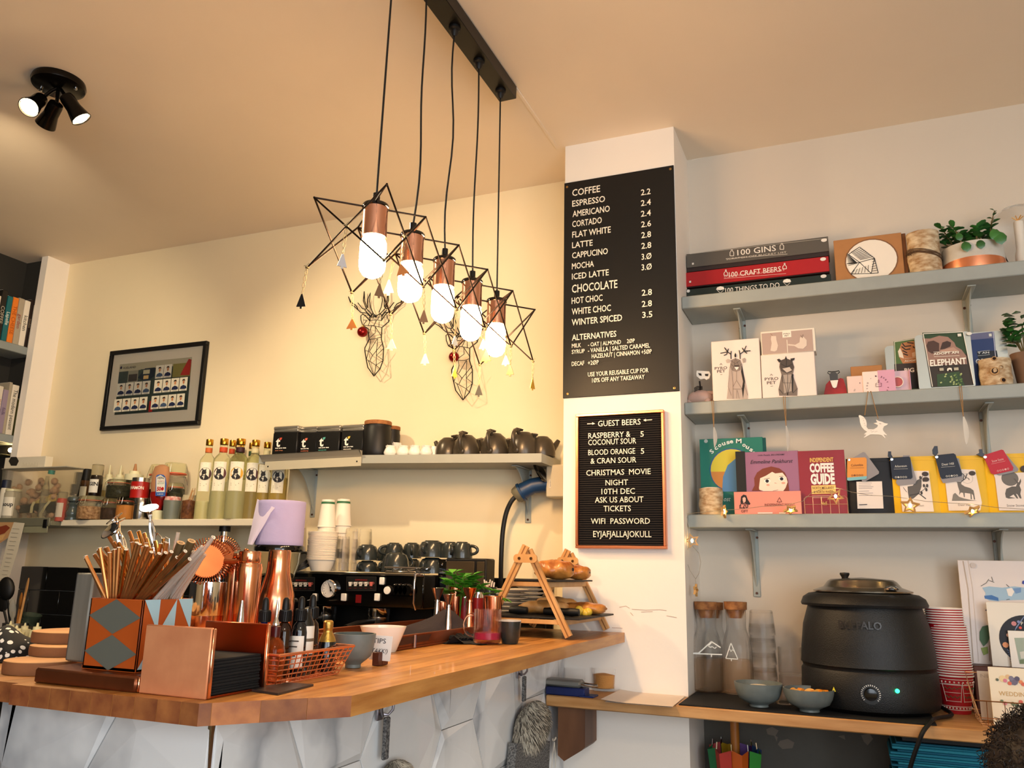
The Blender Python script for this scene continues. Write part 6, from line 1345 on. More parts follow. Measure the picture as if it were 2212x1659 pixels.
for i in range(13):
    a=R(220-i*21.7); P.line([(714.5+13.5*math.cos(a),1272-13.5*math.sin(a)),(714.5+16*math.cos(a),1272-16*math.sin(a))],.8,'2a2a2a')
P.line([(716,1278),(711,1260)],1.4,'111111').line([(714,1270),(722,1282)],1.2,'111111').circ(715,1269,2,'111111').circ(715.5,1275,2,'111111'); P.build('gauge_marks',t)
for (a,b_,c_,d_) in ((821,1247,832,1263),(738,1282,750,1298),(810,1282,822,1298),(676,1282,686,1299)):
    p0=at(a,d_,y=MY)-o; p1=at(c_,b_,y=MY)-o; MB().box((p0.x,-.008,p0.z),(p1.x,0,p1.z),WHITE,.002).build('rocker_switch',t)
p0=at(768,1302,y=MY)-o; p1=at(781,1285,y=MY)-o; MB().box((p0.x,-.001,p0.z),(p1.x,0.0,p1.z),C('6c1014',.3),0).build('red_reflection',t)  # reddish reflection on the front panel, drawn as a thin dark red plate
p0=at(847,1275,y=MY)-o; b=MB(); X=Matrix.Translation((p0.x,0,p0.z))@Matrix.Rotation(PI/2,4,'X'); b.lathe([(.014,0),(.016,.02),(.014,.03)],BLK,20,X=X); b.build('steam_knob',t); MB().lathe([(.0125,.030),(.012,.033),(0,.034)],WHITE,20,X=X,cap=False).build('knob_cap',t)
for i in range(4): MB().lathe([(.018-.002*i,0),(.021,.012),(.016,.020)],BLKG,20,X=Matrix.Translation((p0.x+.018+.016*i,0,p0.z+.002))@Matrix.Rotation(PI/2,4,'X')).build('steam_valve_ring',t)
x=at(896,1270,y=MY-.03).x-o.x; b=MB(); b.tube([(x,-.004,H+.004),(x+.0,-.03,H+.002),(x,-.034,H-.02),(x,-.034,zp+.02),(x,-.02,zp)],.0038,CHROME,10); b.build('grab_rail',t)
xg0=at(838,1228,y=MY+.02).x-o.x; xg1=at(905,1226,y=MY+.02).x-o.x; MB().box((xg0,.0,H+.0045),(xg1,.10,H+.012),STEEL,.002).build('cup_rail_plate',t)
b=MB()
for i in range(5): b.tube([(xg0+(xg1-xg0)*i/4*.98+.002,.0,H+.012),(xg0+(xg1-xg0)*i/4*.98+.002,.10,H+.022)],.002,CHROME,6)
b.tube([(xg0,.0,H+.022),(xg1,.0,H+.022)],.003,CHROME,8); b.tube([(xg0,.10,H+.022),(xg1,.10,H+.022)],.003,CHROME,8); b.build('cup_guard',t)
# water heater box on the right
hx0=at(962,1260,y=2.50).x; hx1=at(1049,1260,y=2.50).x; hz=zat(((hx0+hx1)/2,2.50),1206)
t=empty('grinder_cabinet',((hx0+hx1)/2,2.50,CT+.0005),'black box shaped appliance with a bronze glass front, right of the espresso machine','appliance'); o=t.location; w=(hx1-hx0)/2; H=hz-CT-.0005
MB().box((-w-.002,0,0),(w+.002,.07,H),BLK,.004).build('casing',t)
MB().box((-w+.004,-.006,H*.2),(w*.45,.0,H-.01),M('bronze_glass','4c4132',.18,metal=.3,var=.15,vs=6),.001).build('front_window',t); MB().box((w*.58,-.006,H*.2),(w-.004,0,H-.01),M('bronze_glass','4c4132',.18),.001).build('front_window',t)
MB().box((-w-.035,.01,0),(-w-.0025,.07,H-.004),BLKG,.003).build('side_unit',t); MB().lathe([(.005,0),(.004,.003),(0,.0035)],CHROME,10,X=Matrix.Translation((-w-.018,.0085,H-.02))@Matrix.Rotation(PI/2,4,'X')).build('bolt',t)
# ---- dark cups drying on the machine
def cupmesh(r,h,inv,handle,ang):
    """returns (body MB, handle MB)"""
    pr=[(r*.50,0),(r*.56,.003),(r*.74,h*.10),(r*.90,h*.32),(r*.985,h*.66),(r,h),(r-.003,h),(r*.945,h*.66),(r*.86,h*.34),(r*.5,.006),(0,.005)]
    if inv: pr=[(a,h-z) for a,z in pr]
    pr=[(0,pr[0][1])]+pr
    b=MB().lathe(pr,STONE,32,cap=False); d=Vector((math.cos(ang),math.sin(ang),0)); c2=Vector((0,0,h*.5+(-.0 if not inv else 0)))
    pts=[c2+d*(r*.86+.024*math.sin(PI*i/10))+Vector((0,0,h*.26*math.cos(PI*i/10))) for i in range(11)]
    hb=MB().tube(pts,.0052,STONE,10); return b,hb
def darkcup(px,rowb,rowt,rpx,Y,zb,ang,label,inv=True):
    p=at(px,(rowb+rowt)/2,y=Y); k=mpp(p); r=rpx*k; zb=zb if zb else zat((p.x,Y-r),rowb); h=zat((p.x,Y-r*.6),rowt)-zb
    t=empty('coffee_cup',(p.x,Y,zb),label,'cup','dark cups drying on the espresso machine'); b,hb=cupmesh(r,h,inv,True,ang); b.build('cup_body',t); hb.build('handle',t); return zb+h
ZT=MT+.0055; FR=-PI/2
def pair(px,rm,rt,rpx,Y,a,lab):
    p=at(px,1210,y=Y); zm=zat((p.x,Y-rpx*mpp(p)),rm)
    darkcup(px,1237,rm+1,rpx*.96,Y,ZT,a,'dark cup upside down, lower of pair '+lab); 
    darkcup(px,rm,rt,rpx,Y,zm+.001,a,'dark cup upside down, upper of pair '+lab)
pair(793,1210,1176,25,2.50,FR,'nearest the glasses')
pair(836,1212,1178,22,2.60,FR+1.0,'behind, third stack from the glasses')
pair(851,1205,1172,21,2.54,FR-.7,'in the back row beside the slanted cup')
darkcup(855,1234,1193,30,2.475,ZT+.01 if False else ZT,FR+2.6,'large dark cup upside down in the front row with a bright highlight')
pair(890,1206,1172,21,2.60,FR+.5,'in the back row behind the steel cup guard')
pair(933,1203,1167,30,2.53,FR,'large one at the right end of the machine')
zh=hz+.001
darkcup(972,1204,1170,22,2.54,zh,FR+.6,'dark cup upside down on the cabinet, left one')
darkcup(998,1204,1170,23,2.535,zh,.15,'dark cup upside down on the cabinet with its handle to the right')
# ---- paper cups and tumblers on the machine
CW1=M('cup_paper_cream','eee4d2',.55); GRN=C('2f6a44')
def cupstack(px,rb,rt_,rrim,rfoot,n,Y,label,grp,inv=True,green=False,zb=None,hcup=.09):
    p=at(px,(rb+rt_)/2,y=Y); k=mpp(p); r=rrim*k; f=rfoot*k; zb=zb or ZT; zt2=zat((p.x,Y-r),rt_); step=(zt2-zb-hcup)/max(1,n-1); first=None
    for i in range(n):
        z=zb+step*i; top=(i==n-1)
        if inv: prof=[(r-.0015,.004),(r,.0),(r+.0025,.0015),(r+.0022,.0042),(r,.005),(f,hcup),(f-.003,hcup),(f-.004,hcup-.005),(0,hcup-.005)]
        else: prof=[(0,.004),(f-.002,.004),(f,.0),(r,hcup-.005),(r+.0022,hcup-.0045),(r+.0045,hcup-.0015),(r,hcup),(r-.002,hcup-.004)]
        if first is None or (top and green):
            b=MB().lathe(prof,CW1,28,cap=False)
            if top and green: b.lathe([(f+(r-f)*.16+.0004,hcup*.84),(f+(r-f)*.08+.0004,hcup*.92)],GRN,28,cap=False)
            o=b.build('paper_cup',loc=(p.x,Y,z)); first=first or o
        else: o=first.copy(); COL.objects.link(o); o.location=(p.x+random.uniform(-.0015,.0015),Y,z)
        tag(o,label if not top else label.replace('nested inside','topmost in'),'cup',grp)
cupstack(707,1150,1078,19,13.5,7,2.50,'white paper cup nested inside the stack with a green band, nearer one','tall white paper cups, nearer stack',green=True,zb=ZT,hcup=.10)
cupstack(740,1165,1077,19,13.5,7,2.585,'white paper cup nested inside the stack with a green band, farther one','tall white paper cups, farther stack',green=True,zb=ZT,hcup=.10)
cupstack(696,1237,1147,30,21,25,2.425,'white paper bowl cup nested inside the ribbed leaning stack','ribbed white paper cups on the machine',inv=False,zb=ZT,hcup=.04)
def tumblers(px,rt_,n,rpx,Y,label,grp):
    p=at(px,1200,y=Y); k=mpp(p); r=rpx*k; hg=.075; zt2=zat((p.x,Y-r),rt_); step=(zt2-ZT-hg)/max(1,n-1); f=None
    for i in range(n):
        z=ZT+step*i
        if f is None:
            b=MB().lathe([(r,0),(r*.98,.03),(r*.86,hg-.004),(r*.80,hg),(0,hg)],GLASS,12,cap=False); b.lathe([(r-.0025,0),(r*.98-.0025,.03),(r*.86-.0025,hg-.010),(0,hg-.010)],GLASS,12,cap=False); b.lathe([(r,0),(r-.0025,0)],GLASS,12,cap=False); f=b.build('tumbler',loc=(p.x,Y,z),ang=20); o=f
        else: o=f.copy(); COL.objects.link(o); o.location=(p.x,Y,z)
        tag(o,'faceted tumbler upside down, %s in the %s'%(['bottom one','second from bottom','third from bottom'][i],label),'glass',grp)
tumblers(740,1158,2,15,2.44,'stack in front beside the paper cups','tumblers on the machine'); tumblers(757,1141,3,15,2.515,'tall left rear stack','tumblers on the machine'); tumblers(787,1142,3,15,2.60,'tall right rear stack','tumblers on the machine')
# black takeaway lids beside the ribbed stack
p=at(650,1233,y=2.42); 
for i in range(4):
    o=MB().lathe([(.040,0),(.043,.001),(.043,.006),(.038,.008),(.036,.016),(.030,.017),(.028,.013),(0,.013)],BLK,28,cap=False).build('cup_lid',loc=(p.x-.004*i,2.43+.002*i,ZT+.004+.0085*i)); o.rotation_euler=(.25+.1*i,-.35-.08*i,.2*i); tag(o,'black plastic takeaway lid in the tilted heap, %s'%['lowest','second','third','top one'][i],'lid','black takeaway lids')
# =============================== coffee grinder with paper roll
gp=at(604,1183,y=2.25); k=mpp(gp); r=53*k
t=empty('coffee_grinder',(gp.x,2.25,.8005),'coffee grinder with clear bean hopper and black lid beside the machine','coffee grinder'); 
def gz(row): return zat((gp.x,2.25),row)-.8005
MB().box((-.09,-.09,0),(.09,.105,gz(1290)),BLKG,.012).build('grinder_body',t)
MB().lathe([(r*.45,gz(1290)+.0005),(r*.5,gz(1275)),(r*.84,gz(1215)),(r*.86,gz(1193))],M('hopper_clear','e8e0c8',.05,trans=1,ior=1.1),36,cap=False).build('bean_hopper',t)
MB().lathe([(r*.42,gz(1288)),(r*.47,gz(1275)),(r*.66,gz(1248)),(0,gz(1244))],M('coffee_beans','2a1a10',.5,bump=1,bs=300),30,cap=False).build('coffee_beans',t)
MB().lathe([(r*.9,gz(1192)),(r*1.0,gz(1190)),(r*1.01,gz(1183)),(r*.97,gz(1179)),(0,gz(1179))],BLKG,44).build('hopper_lid',t)
zr=.8005+gz(1179)+.0008; rr_=51*k; t=empty('paper_roll',(gp.x-.004,2.25,zr),'lilac blue paper towel roll standing on the grinder lid, end hanging loose','paper roll'); LIL=M('lilac_paper','b4aad6',.8,var=.05,vs=12,bump=.35,bs=50)
Hr=zat((gp.x,2.25-rr_),1079)-zr
b=MB(); prof=[(rr_*.42,0),(rr_*.985,0),(rr_,.002)]
for i in range(1,12): prof+=[(rr_*1.0,Hr*i/12)]
prof+=[(rr_,Hr-.002),(rr_*.985,Hr),(rr_*.42,Hr),(rr_*.42,0)]; b.lathe(prof,LIL,56,cap=False); b.build('roll_body',t)
MB().lathe([(rr_*.40,.001),(rr_*.40,Hr-.001),(rr_*.36,Hr-.001),(rr_*.36,.001)],KRAFT,28,cap=False).build('core',t)
fl=[(556,1078),(566,1077),(591,1098),(577,1122),(562,1150),(548,1177),(535,1175)]; y0=2.25-rr_*1.02
b=MB(); vs=[]; e=[(556,1078),(594,1097)],[(550,1105),(585,1108)],[(544,1135),(572,1132)],[(538,1160),(557,1157)],[(534.5,1176),(546,1177)]
rows=[]
for j,(a,c_) in enumerate(e):
    row=[]
    for u in (0,.25,.5,.75,1):
        px=a[0]+(c_[0]-a[0])*u; py=a[1]+(c_[1]-a[1])*u; row.append(at(px,py,y=y0+.022*(1-u) -.018*math.sin(PI*u)*(j/4))-t.location)
    rows.append(row)
for row in rows: vs+=row
fs=[[j*5+i,j*5+i+1,(j+1)*5+i+1,(j+1)*5+i] for j in range(4) for i in range(4)]
n_=len(vs); vs2=[v+Vector((0.0003,-.0006,0)) for v in vs]; b.add(vs+vs2,fs+[[n_+q_ for q_ in f] for f in fs],M('lilac_paper_inner','ddd2ea',.8)); b.build('loose_end',t,fix=False)
# =============================== bottle shelf and jars
ZL=LST+.0006
def base(px,Y,rpx): p=at(px,1100,y=Y); return p,rpx*mpp(p)
GOLD=M('gold_screw_cap','d8a23c',.25,metal=1,var=.1,vs=40)
def syrup(px,rt,Y,rpx,neck,disc,label,lvl=.36,lab=True,liq='d8d2a0'):
    p,r=base(px,Y,rpx); H=zat((p.x,Y-r),rt)-ZL; t=empty('syrup_bottle',(p.x,Y,ZL),label,'bottle','syrup bottles on the white shelf')
    out=[(r*.95,.0005),(r,.005),(r,H*.70),(r*.96,H*.735),(r*.72,H*.775),(r*.44,H*.81),(r*.42,H*.90),(r*.42,H*.935)]
    b=MB().lathe([(0,.0005)]+out,GLASSG,28,cap=True); b.build('glass_body',t)
    MB().lathe([(r*.93,.004),(r*.94,H*lvl),(0,H*lvl)],M('syrup_'+liq,liq,.05,trans=.75,ior=1.33),24).build('syrup',t) if False else None
    MB().lathe([(r*1.004,.0008),(r*1.004,H*lvl)],M('syrupband_'+liq,liq,.15,trans=.55,ior=1.2,alpha=.85),28,cap=False).build('syrup_level',t)
    MB().lathe([(r*.445,H*.925),(r*.46,H*.93),(r*.46,H*.995),(r*.43,H),(0,H)],GOLD,24,cap=False).build('screw_cap',t)
    MB().lathe([(r*.435,H*.83),(r*.435,H*.89)],C(neck),24,cap=False).build('neck_band',t)
    if lab:
        n=10; a0,a1=-PI/2-.22,-PI/2+1.22; R1=r*1.006; b=MB(); vs=[]
        for zz in (H*.34,H*.70):
            for i in range(n+1): a=a0+(a1-a0)*i/n; vs.append((R1*math.cos(a),R1*math.sin(a),zz))
        b.add(vs,[[i,i+1,n+2+i,n+1+i] for i in range(n)],C('ece4cc')); b.build('label',t,fix=False)
        def wrap(pts,off,m,name=None):
            b.add([((R1+off)*math.cos(-PI/2+.52+x),(R1+off)*math.sin(-PI/2+.52+x),z) for x,z in pts],[list(range(len(pts)))],m)
        b=MB(); cz=H*.555; cr_=H*.085
        def disc_(cxa,cz_,rr_,m,off,n=22,sx=1): wrap([(cxa+rr_/R1*math.cos(2*PI*i/n)*sx,cz_+rr_*math.sin(2*PI*i/n)) for i in range(n)],off,m)
        disc_(.05,cz,cr_,C('ece4cc'),.0006); disc_(.05,cz,cr_*.92,C(disc),.0009)
        fm=C('1d1512'); X_=lambda l,off,m: wrap([(.05+a*cr_/R1,cz+c_*cr_) for a,c_ in l],off,m)
        X_([(-.75,-.5),(-.45,-.1),(-.5,.2),(-.42,.45),(-.5,.85),(-.25,.6),(0,.6),(.15,.85),(.12,.4),(.2,.15),(.1,-.05),(.55,-.45),(.5,-.75),(0,-.92),(-.5,-.8)],.0012,fm)
        X_([(-.3,-.15),(0,0),(.05,-.15),(-.1,-.3)],.0014,C('cfc4ae')); X_([(-.25,-.35),(0,-.35),(-.1,-.85)],.0014,C('e8e0cc')); X_([(-.32,-.3),(-.1,-.4),(-.32,-.5)],.0016,C('efe8d8'))
        wrap([(-.45,H*.425),(.35,H*.425),(.35,H*.435),(-.45,H*.435)],.0007,C('8c7c60')); wrap([(-.45,H*.405),(.1,H*.405),(.1,H*.412),(-.45,H*.412)],.0007,C('a89878'))
        wrap([(-.5,H*.675),(.1,H*.68),(.1,H*.684),(-.5,H*.679)],.0007,C('b0a080'))
        b.build('label_print',t,fix=False)
    return t
syrup(438,947,2.735,17,'c86428','4a2018','slim syrup bottle with an orange neck band, leftmost',lvl=.22)
syrup(470,945,2.738,19.5,'c84a20','5a241c','syrup bottle with a red neck band, second from the left',lvl=.46)
syrup(507,945,2.735,21.5,'3a1420','d8a028','syrup bottle with a plum neck band and yellow disc, third from the left',lvl=.48)
syrup(540,948,2.775,19,'d8cc9c','4a1c20','syrup bottle with a pale neck behind the plum banded one',lvl=.46,liq='b8a468')
syrup(566,953,2.79,17,'d8cc9c','c8bca0','syrup bottle under the left end of the tea shelf',lvl=.7,liq='cdb060')
syrup(597,957,2.78,19,'4a5a34','282420','syrup bottle nearest the paper roll, largely hidden by the shelf',lvl=.55,liq='cdb060')
syrup(489,949,2.845,15,'c84a20','4a2018','syrup bottle in the back row, seen between red and plum bands',lab=False)
syrup(502,952,2.84,15,'5a6a34','4a2018','syrup bottle in the back row with a green neck',lab=False)
syrup(532,955,2.845,14,'2c4a2c','4a2018','dark capped green bottle in the back row',lab=False)
WIRE2=M('clip_wire','b8b4a8',.25,metal=1); RUB=M('rubber_seal','d0603c',.5)
def kilner(px,rt,rb,rpx,Y,fill,fm,label,zb=None,grp='clip top preserving jars'):
    p,r=base(px,Y,rpx); zb=ZL if zb is None else zb; H=zat((p.x,Y-r),rt)-zb; t=empty('clip_top_jar',(p.x,Y,zb),label,'jar',grp)
    MB().lathe([(0,.0005),(r*.93,.0005),(r,.008),(r*1.0,H*.62),(r*.90,H*.74),(r*.86,H*.80)],GLASS,32,cap=False).build('glass_body',t)
    MB().lathe([(0,.003),(r*.90,.003),(r*.95,.01),(r*.95,H*fill),(0,H*fill*1.06)],fm,28,cap=False).build('contents',t)
    MB().lathe([(r*.86,H*.80),(r*.98,H*.805),(r*.98,H*.825),(r*.86,H*.83)],RUB,32,cap=False).build('rubber_seal',t)
    MB().lathe([(r*.92,H*.83),(r*.95,H*.84),(r*.93,H*.95),(r*.86,H),(0,H*.995)],GLASSG,32,cap=False).build('lid',t)
    b=MB(); b.tube([(r*.9*math.cos(a),r*.9*math.sin(a),H*.77) for a in [2*PI*i/24 for i in range(24)]],.0011,WIRE2,5,closed=True)
    for a in (-PI/2-.9,PI/2-.9+.0): b.tube([(r*.92*math.cos(a),r*.92*math.sin(a),H*.77),(r*1.12*math.cos(a),r*1.12*math.sin(a),H*.62),(r*1.1*math.cos(a+.12),r*1.1*math.sin(a+.12),H*.80),(r*.9*math.cos(a+.1),r*.9*math.sin(a+.1),H*.97)],.0012,WIRE2,5)
    a=-PI/2+.15; b.tube([(r*.9*math.cos(a-.2),r*.9*math.sin(a-.2),H*.97),(r*1.03*math.cos(a-.2),r*1.03*math.sin(a-.2),H*.7),(r*1.06*math.cos(a),r*1.06*math.sin(a),H*.62),(r*1.03*math.cos(a+.2),r*1.03*math.sin(a+.2),H*.7),(r*.9*math.cos(a+.2),r*.9*math.sin(a+.2),H*.97)],.0012,WIRE2,5)
    b.build('wire_clip',t); return zb+H
NUT=M('nut_mix','c8a070',.8,col2='7c5430',vs=90,bump=1,bs=130); HERB=M('dried_herbs','3c3a20',.9,col2='20200f',vs=90,bump=1,bs=200); SPI=M('orange_spice','c07c34',.9,bump=.6,bs=300); BRN=M('brown_mix','4a3420',.9,col2='2a1c10',vs=80,bump=1,bs=150)
zk=kilner(197,1070,1118,28,2.735,.55,NUT,'squat clip top jar of mixed nuts behind the spoon')
zk2=kilner(241,1076,1118,21,2.745,.55,BRN,'small clip top jar under the dark herb jar')
kilner(252,1034,1075,26,2.75,.66,HERB,'clip top jar of dark herbs stacked on a smaller jar',zb=zk2+.001)
kilner(272,1072,1118,20,2.735,.62,SPI,'small clip top jar of orange spice')
kilner(369,998,1118,25,2.82,.55,HERB,'tall clip top jar behind the ketchup bottle, right one')
kilner(337,1002,1118,23,2.84,.55,BRN,'tall clip top jar behind the ketchup bottle, left one')
zs=kilner(374,1042,1075,17,2.775,.55,HERB,'small clip top jar standing behind the grey cup',zb=ZL+.06)
t=empty('tin_box',(at(374,1100,y=2.775).x,2.775,ZL),'dark low box carrying a small clip top jar','box'); MB().box((-.03,-.028,0),(.03,.028,.0590),M('dark_tin','3c382c',.5),.003).build('box_body',t)
# pepper mill
MILL=M('mill_grey_blue','4b5450',.22,coat=.5,var=.1,vs=30)
p,r=base(158,2.728,14); H=zat((p.x,2.728-r),1068)-ZL; t=empty('pepper_mill',(p.x,2.728,ZL),'glossy grey blue turned pepper mill at the left of the white shelf','pepper mill')
MB().lathe([(0,0),(r,.0),(r*1.02,H*.09),(r*.86,H*.12),(r*.92,H*.18),(r*1.0,H*.26),(r*.92,H*.34),(r*.74,H*.46),(r*.72,H*.52),(r*.86,H*.60),(r*.90,H*.63),(r*.70,H*.665),(r*.64,H*.70)],MILL,32).build('mill_body',t)
MB().lathe([(r*.64,H*.7005),(r*.94,H*.75),(r*1.0,H*.82),(r*.92,H*.90),(r*.55,H*.95),(r*.25,H*.965)],MILL,32).build('mill_head',t); MB().lathe([(.004,H*.965),(.003,H*.985),(.0055,H*1.0),(.004,H*1.03),(0,H*1.035)],CHROME,14).build('finial',t)
def bottle(px,rt,Y,rpx,body,cap,label,name='spice_bottle',cat='bottle',capf=.72,neck=.9,labelc=None,zb=None,grp='small bottles and jars on the white shelf',glass=False,text=None,tc='202020'):
    p,r=base(px,Y,rpx); zb=ZL if zb is None else zb; H=zat((p.x,Y-r),rt)-zb; t=empty(name,(p.x,Y,zb),label,cat,grp)
    MB().lathe([(0,.0005),(r*.95,.0005),(r,.004),(r,H*capf*.93),(r*neck,H*capf)],body,24).build('bottle_body',t)
    MB().lathe([(r*neck,H*capf+.0005),(r*neck*1.04,H*capf+.001),(r*neck*1.04,H*.985),(r*neck*.9,H),(0,H)],cap,24,cap=False).build('cap',t)
    if labelc:
        n=8; a0,a1=-PI/2-.4,-PI/2+1.2; b=MB(); vs=[]
        for zz in (H*capf*.18,H*capf*.80):
            for i in range(n+1): a=a0+(a1-a0)*i/n; vs.append(((r+.0005)*math.cos(a),(r+.0005)*math.sin(a),zz))
        b.add(vs,[[i,i+1,n+2+i,n+1+i] for i in range(n)],C(labelc)); b.build('label',t,fix=False)
        if text:
            vs,fs,x0,x1,y0,y1=textmesh(text,.03); sc=min(r*1.5/(x1-x0),H*.12/.7); b=MB(); b.add([((r+.001)*math.cos(-PI/2+(v[0]-(x0+x1)/2)*sc/r+.4),(r+.001)*math.sin(-PI/2+(v[0]-(x0+x1)/2)*sc/r+.4),H*capf*.5+v[1]*sc) for v in vs],fs,C(tc)); b.build('lettering',t,fix=False)
    return t,zb+H
DKB=M('dark_bottle','1c120c',.2,coat=.4); CLR=M('clear_plastic','d8d0b4',.15,trans=.8,ior=1.1); CREAM=M('cream_plastic','e2dcb4',.4)
bottle(153,1045,2.80,8,DKB,BLK,'small dark bottle with square black cap, low one behind the pepper mill',labelc='e0d8c4',zb=ZL+.045)
bottle(160,1019,2.835,9.5,DKB,BLK,'dark sauce bottle with tall black cap, left of the pair',zb=ZL+.05); bottle(177,1012,2.84,10,M('amber_bottle','4c3018',.15,coat=.5),BLK,'dark sauce bottle with tall black cap, right of the pair',labelc='e0d4b0',zb=ZL+.05)
t=empty('spice_rack_step',(at(166,1100,y=2.82).x,2.82,ZL),'low black step carrying the dark sauce bottles','rack'); MB().box((-.06,-.05,0),(.05,.055,.0440),BLK,.002).build('step_body',t)
bottle(200,1002,2.76,13,DKB,CLR,'dark grinder bottle with a clear domed top and white label, standing on the nut jar',capf=.66,labelc='e6e2d4',zb=zk+.001,text='GIN')
bottle(214,1033,2.83,12,M('yellow_bottle','b09c5c',.3),CREAM,'pale bottle with a cream label behind the nut jar',labelc='e6dcb8',zb=ZL+.0,text='7')
def squeeze(px,rt,Y,rpx,label,zb=None,tip='e2dcb4',body=CLR,z_s=.66,grp='squeeze bottles'):
    p,r=base(px,Y,rpx) if zb is None else (at(px,1385,y=Y),rpx*mpp(at(px,1385,y=Y))); zb=ZL if zb is None else zb; H=zat((p.x,Y-r),rt)-zb; t=empty('squeeze_bottle',(p.x,Y,zb),label,'bottle',grp)
    MB().lathe([(0,.0005),(r*.95,.0005),(r,.005),(r,H*z_s)],body,24).build('bottle_body',t); MB().lathe([(r*1.05,H*z_s+.0005),(r*1.06,H*(z_s+.11)),(r*.6,H*(z_s+.12)),(r*.58,H*(z_s+.17)),(0,H*(z_s+.17))],CREAM,24).build('collar',t)
    MB().lathe([(r*.24,H*(z_s+.1705)),(r*.12,H),(0,H)],M('tip_'+tip,tip,.4),14).build('nozzle',t)
squeeze(281,1000,2.82,18,'squeeze bottle with a tan nozzle behind the cinnamon tin',tip='b07c50',body=M('grey_oil','5c563c',.2,trans=.4),z_s=.70)
squeeze(226,1003,2.85,11,'small clear squeeze bottle, left of two in the back row'); squeeze(250,1004,2.855,13,'small clear squeeze bottle, right of two in the back row')
# steel shaker with red cinnamon tin on it
p,r=base(304,2.735,15); H=zat((p.x,2.735-r),1075)-ZL; t=empty('steel_shaker',(p.x,2.735,ZL),'small polished steel shaker under the red cinnamon tin','shaker'); MB().lathe([(0,0),(r*.96,0),(r,.003),(r,H*.68),(r*1.04,H*.69),(r*1.04,H*.97),(r*.98,H),(0,H)],STEEL,32,cap=False).build('shaker_body',t)
zz=ZL+H+.001; p,r=base(297,2.745,19); H2=zat((p.x,2.745-r),1031)-zz; t=empty('cinnamon_tin',(p.x,2.745,zz),'red tin hand lettered CINNAMON with a steel top','tin'); REDT=M('tin_red','a81a14',.35)
MB().lathe([(0,0),(r,0),(r,H2*.80)],REDT,32).build('tin_body',t); MB().lathe([(r*.93,H2*.8005),(r*.93,H2),(0,H2)],STEEL,32,cap=False).build('rim',t)
vs,fs,x0,x1,y0,y1=textmesh('CINNAMON',.03); sc=r*2.3/(x1-x0); b=MB(); b.add([((r+.0007)*math.cos(-PI/2+(v[0]-(x0+x1)/2)*sc/r+.05),(r+.0007)*math.sin(-PI/2+(v[0]-(x0+x1)/2)*sc/r+.05),H2*.42+v[1]*sc*1.15+math.sin(v[0]*3)*.0008) for v in vs],fs,C('efe4d4')); b.build('lettering',t,fix=False)
# ketchup bottle (stands on its cap)
p=at(339,1100,y=2.728); k=mpp(p); t=empty('ketchup_bottle',(p.x,2.728,ZL),'upside down ketchup bottle, half empty, with a tomato ketchup label','bottle')
def kzt(row): return zat((p.x,2.728-.02),row)-ZL
KG=M('ketchup_smear','d09a70',.15,trans=.35,ior=1.2,alpha=.92); KR=M('ketchup_red','8c1410',.2,coat=.5)
def oval(prof,m): return MB().lathe(prof,m,32,X=Matrix.Diagonal((1,.62,1,1)),cap=False)
oval([(0,kzt(1062)),(20*k,kzt(1062)),(22*k,kzt(1040)),(21.5*k,kzt(1020)),(17*k,kzt(1007)),(8*k,kzt(1003)),(0,kzt(1002))],KG).build('bottle_upper',t)
oval([(0,kzt(1101)),(11*k,kzt(1101)),(13*k,kzt(1092)),(19*k,kzt(1080)),(21*k,kzt(1070)),(20*k,kzt(1062.2)),(0,kzt(1062.2))],KR).build('ketchup',t)
MB().lathe([(0,0),(13*k,0),(13.5*k,.003),(13.5*k,kzt(1102)),(0,kzt(1102))],CREAM,28,cap=False).build('cap',t)
yl=2.728-22*k*.62-.001; P=Print(yl,org=t.location); P.poly([(337,1030),(340,1026),(347,1024.5),(354,1026),(358,1031),(360,1045),(357,1072),(336,1071)],'3a64b0'); P.poly([(338,1031),(347,1026),(357,1032),(356,1063),(338,1063)],'e8e4d8')
P.text('HEINZ',340.5,1035,356,5,'1c1c20',bold=.02).text('TOMATO',341,1041.5,355,3.6,'a0302c').text('KETCHUP',341,1046,355,3.6,'4a7c4a').text('50',339,1060,348,8,'b81c1c',bold=.05).circ(351.5,1056,4,'b81c1c',n=14).text('LESS',341,1069,353,3,'e8e4d8'); P.build('label',t)
# grey cup with checked cloth, brown jar, white lid
p,r=base(371,2.733,19); H=zat((p.x,2.733-r),1080)-ZL; t=empty('grey_pot',(p.x,2.733,ZL),'sage grey cup holding a jar with a red and white lid','cup'); MB().lathe([(0,0),(r*.82,0),(r*.84,.004),(r*.98,H),(r*.93,H),(0,H*.9)],M('sage_ceramic','6f7468',.4,var=.08),32,cap=False).build('cup_body',t)
MB().lathe([(r*.86,H*.92),(r*.9,H*1.02),(r*.86,H*1.2),(0,H*1.24)],M('checked_lid','c03028',.5,col2='e8dcd0',vs=60),26,cap=False).build('checked_cloth',t)
p,r=base(407,2.745,15); H=zat((p.x,2.745-r),1068)-ZL; t=empty('storage_glass',(p.x,2.745,ZL),'glass jar of reddish brown spice between grey cup and syrup bottles','jar'); MB().lathe([(0,.0),(r*.9,0),(r,.006),(r,H*.86),(r*.9,H)],GLASS,26,cap=False).build('glass_body',t); MB().lathe([(0,.003),(r*.94,.004),(r*.95,H*.75),(0,H*.82)],M('chai_mix','7c4a20',.8,col2='4c280f',vs=70,bump=.8,bs=100),24,cap=False).build('contents',t)
b=MB()
for i in range(5): b.tube([(.005*i-.004,-.004,H*.7),(.006*i+.008,-.006,H*(1.0+.1*(i%3))),(.004*i+.014,-.006,H*(1.12+.08*((i+1)%3)))],.0012,WOODL,4)
b.build('dried_sprig',t)
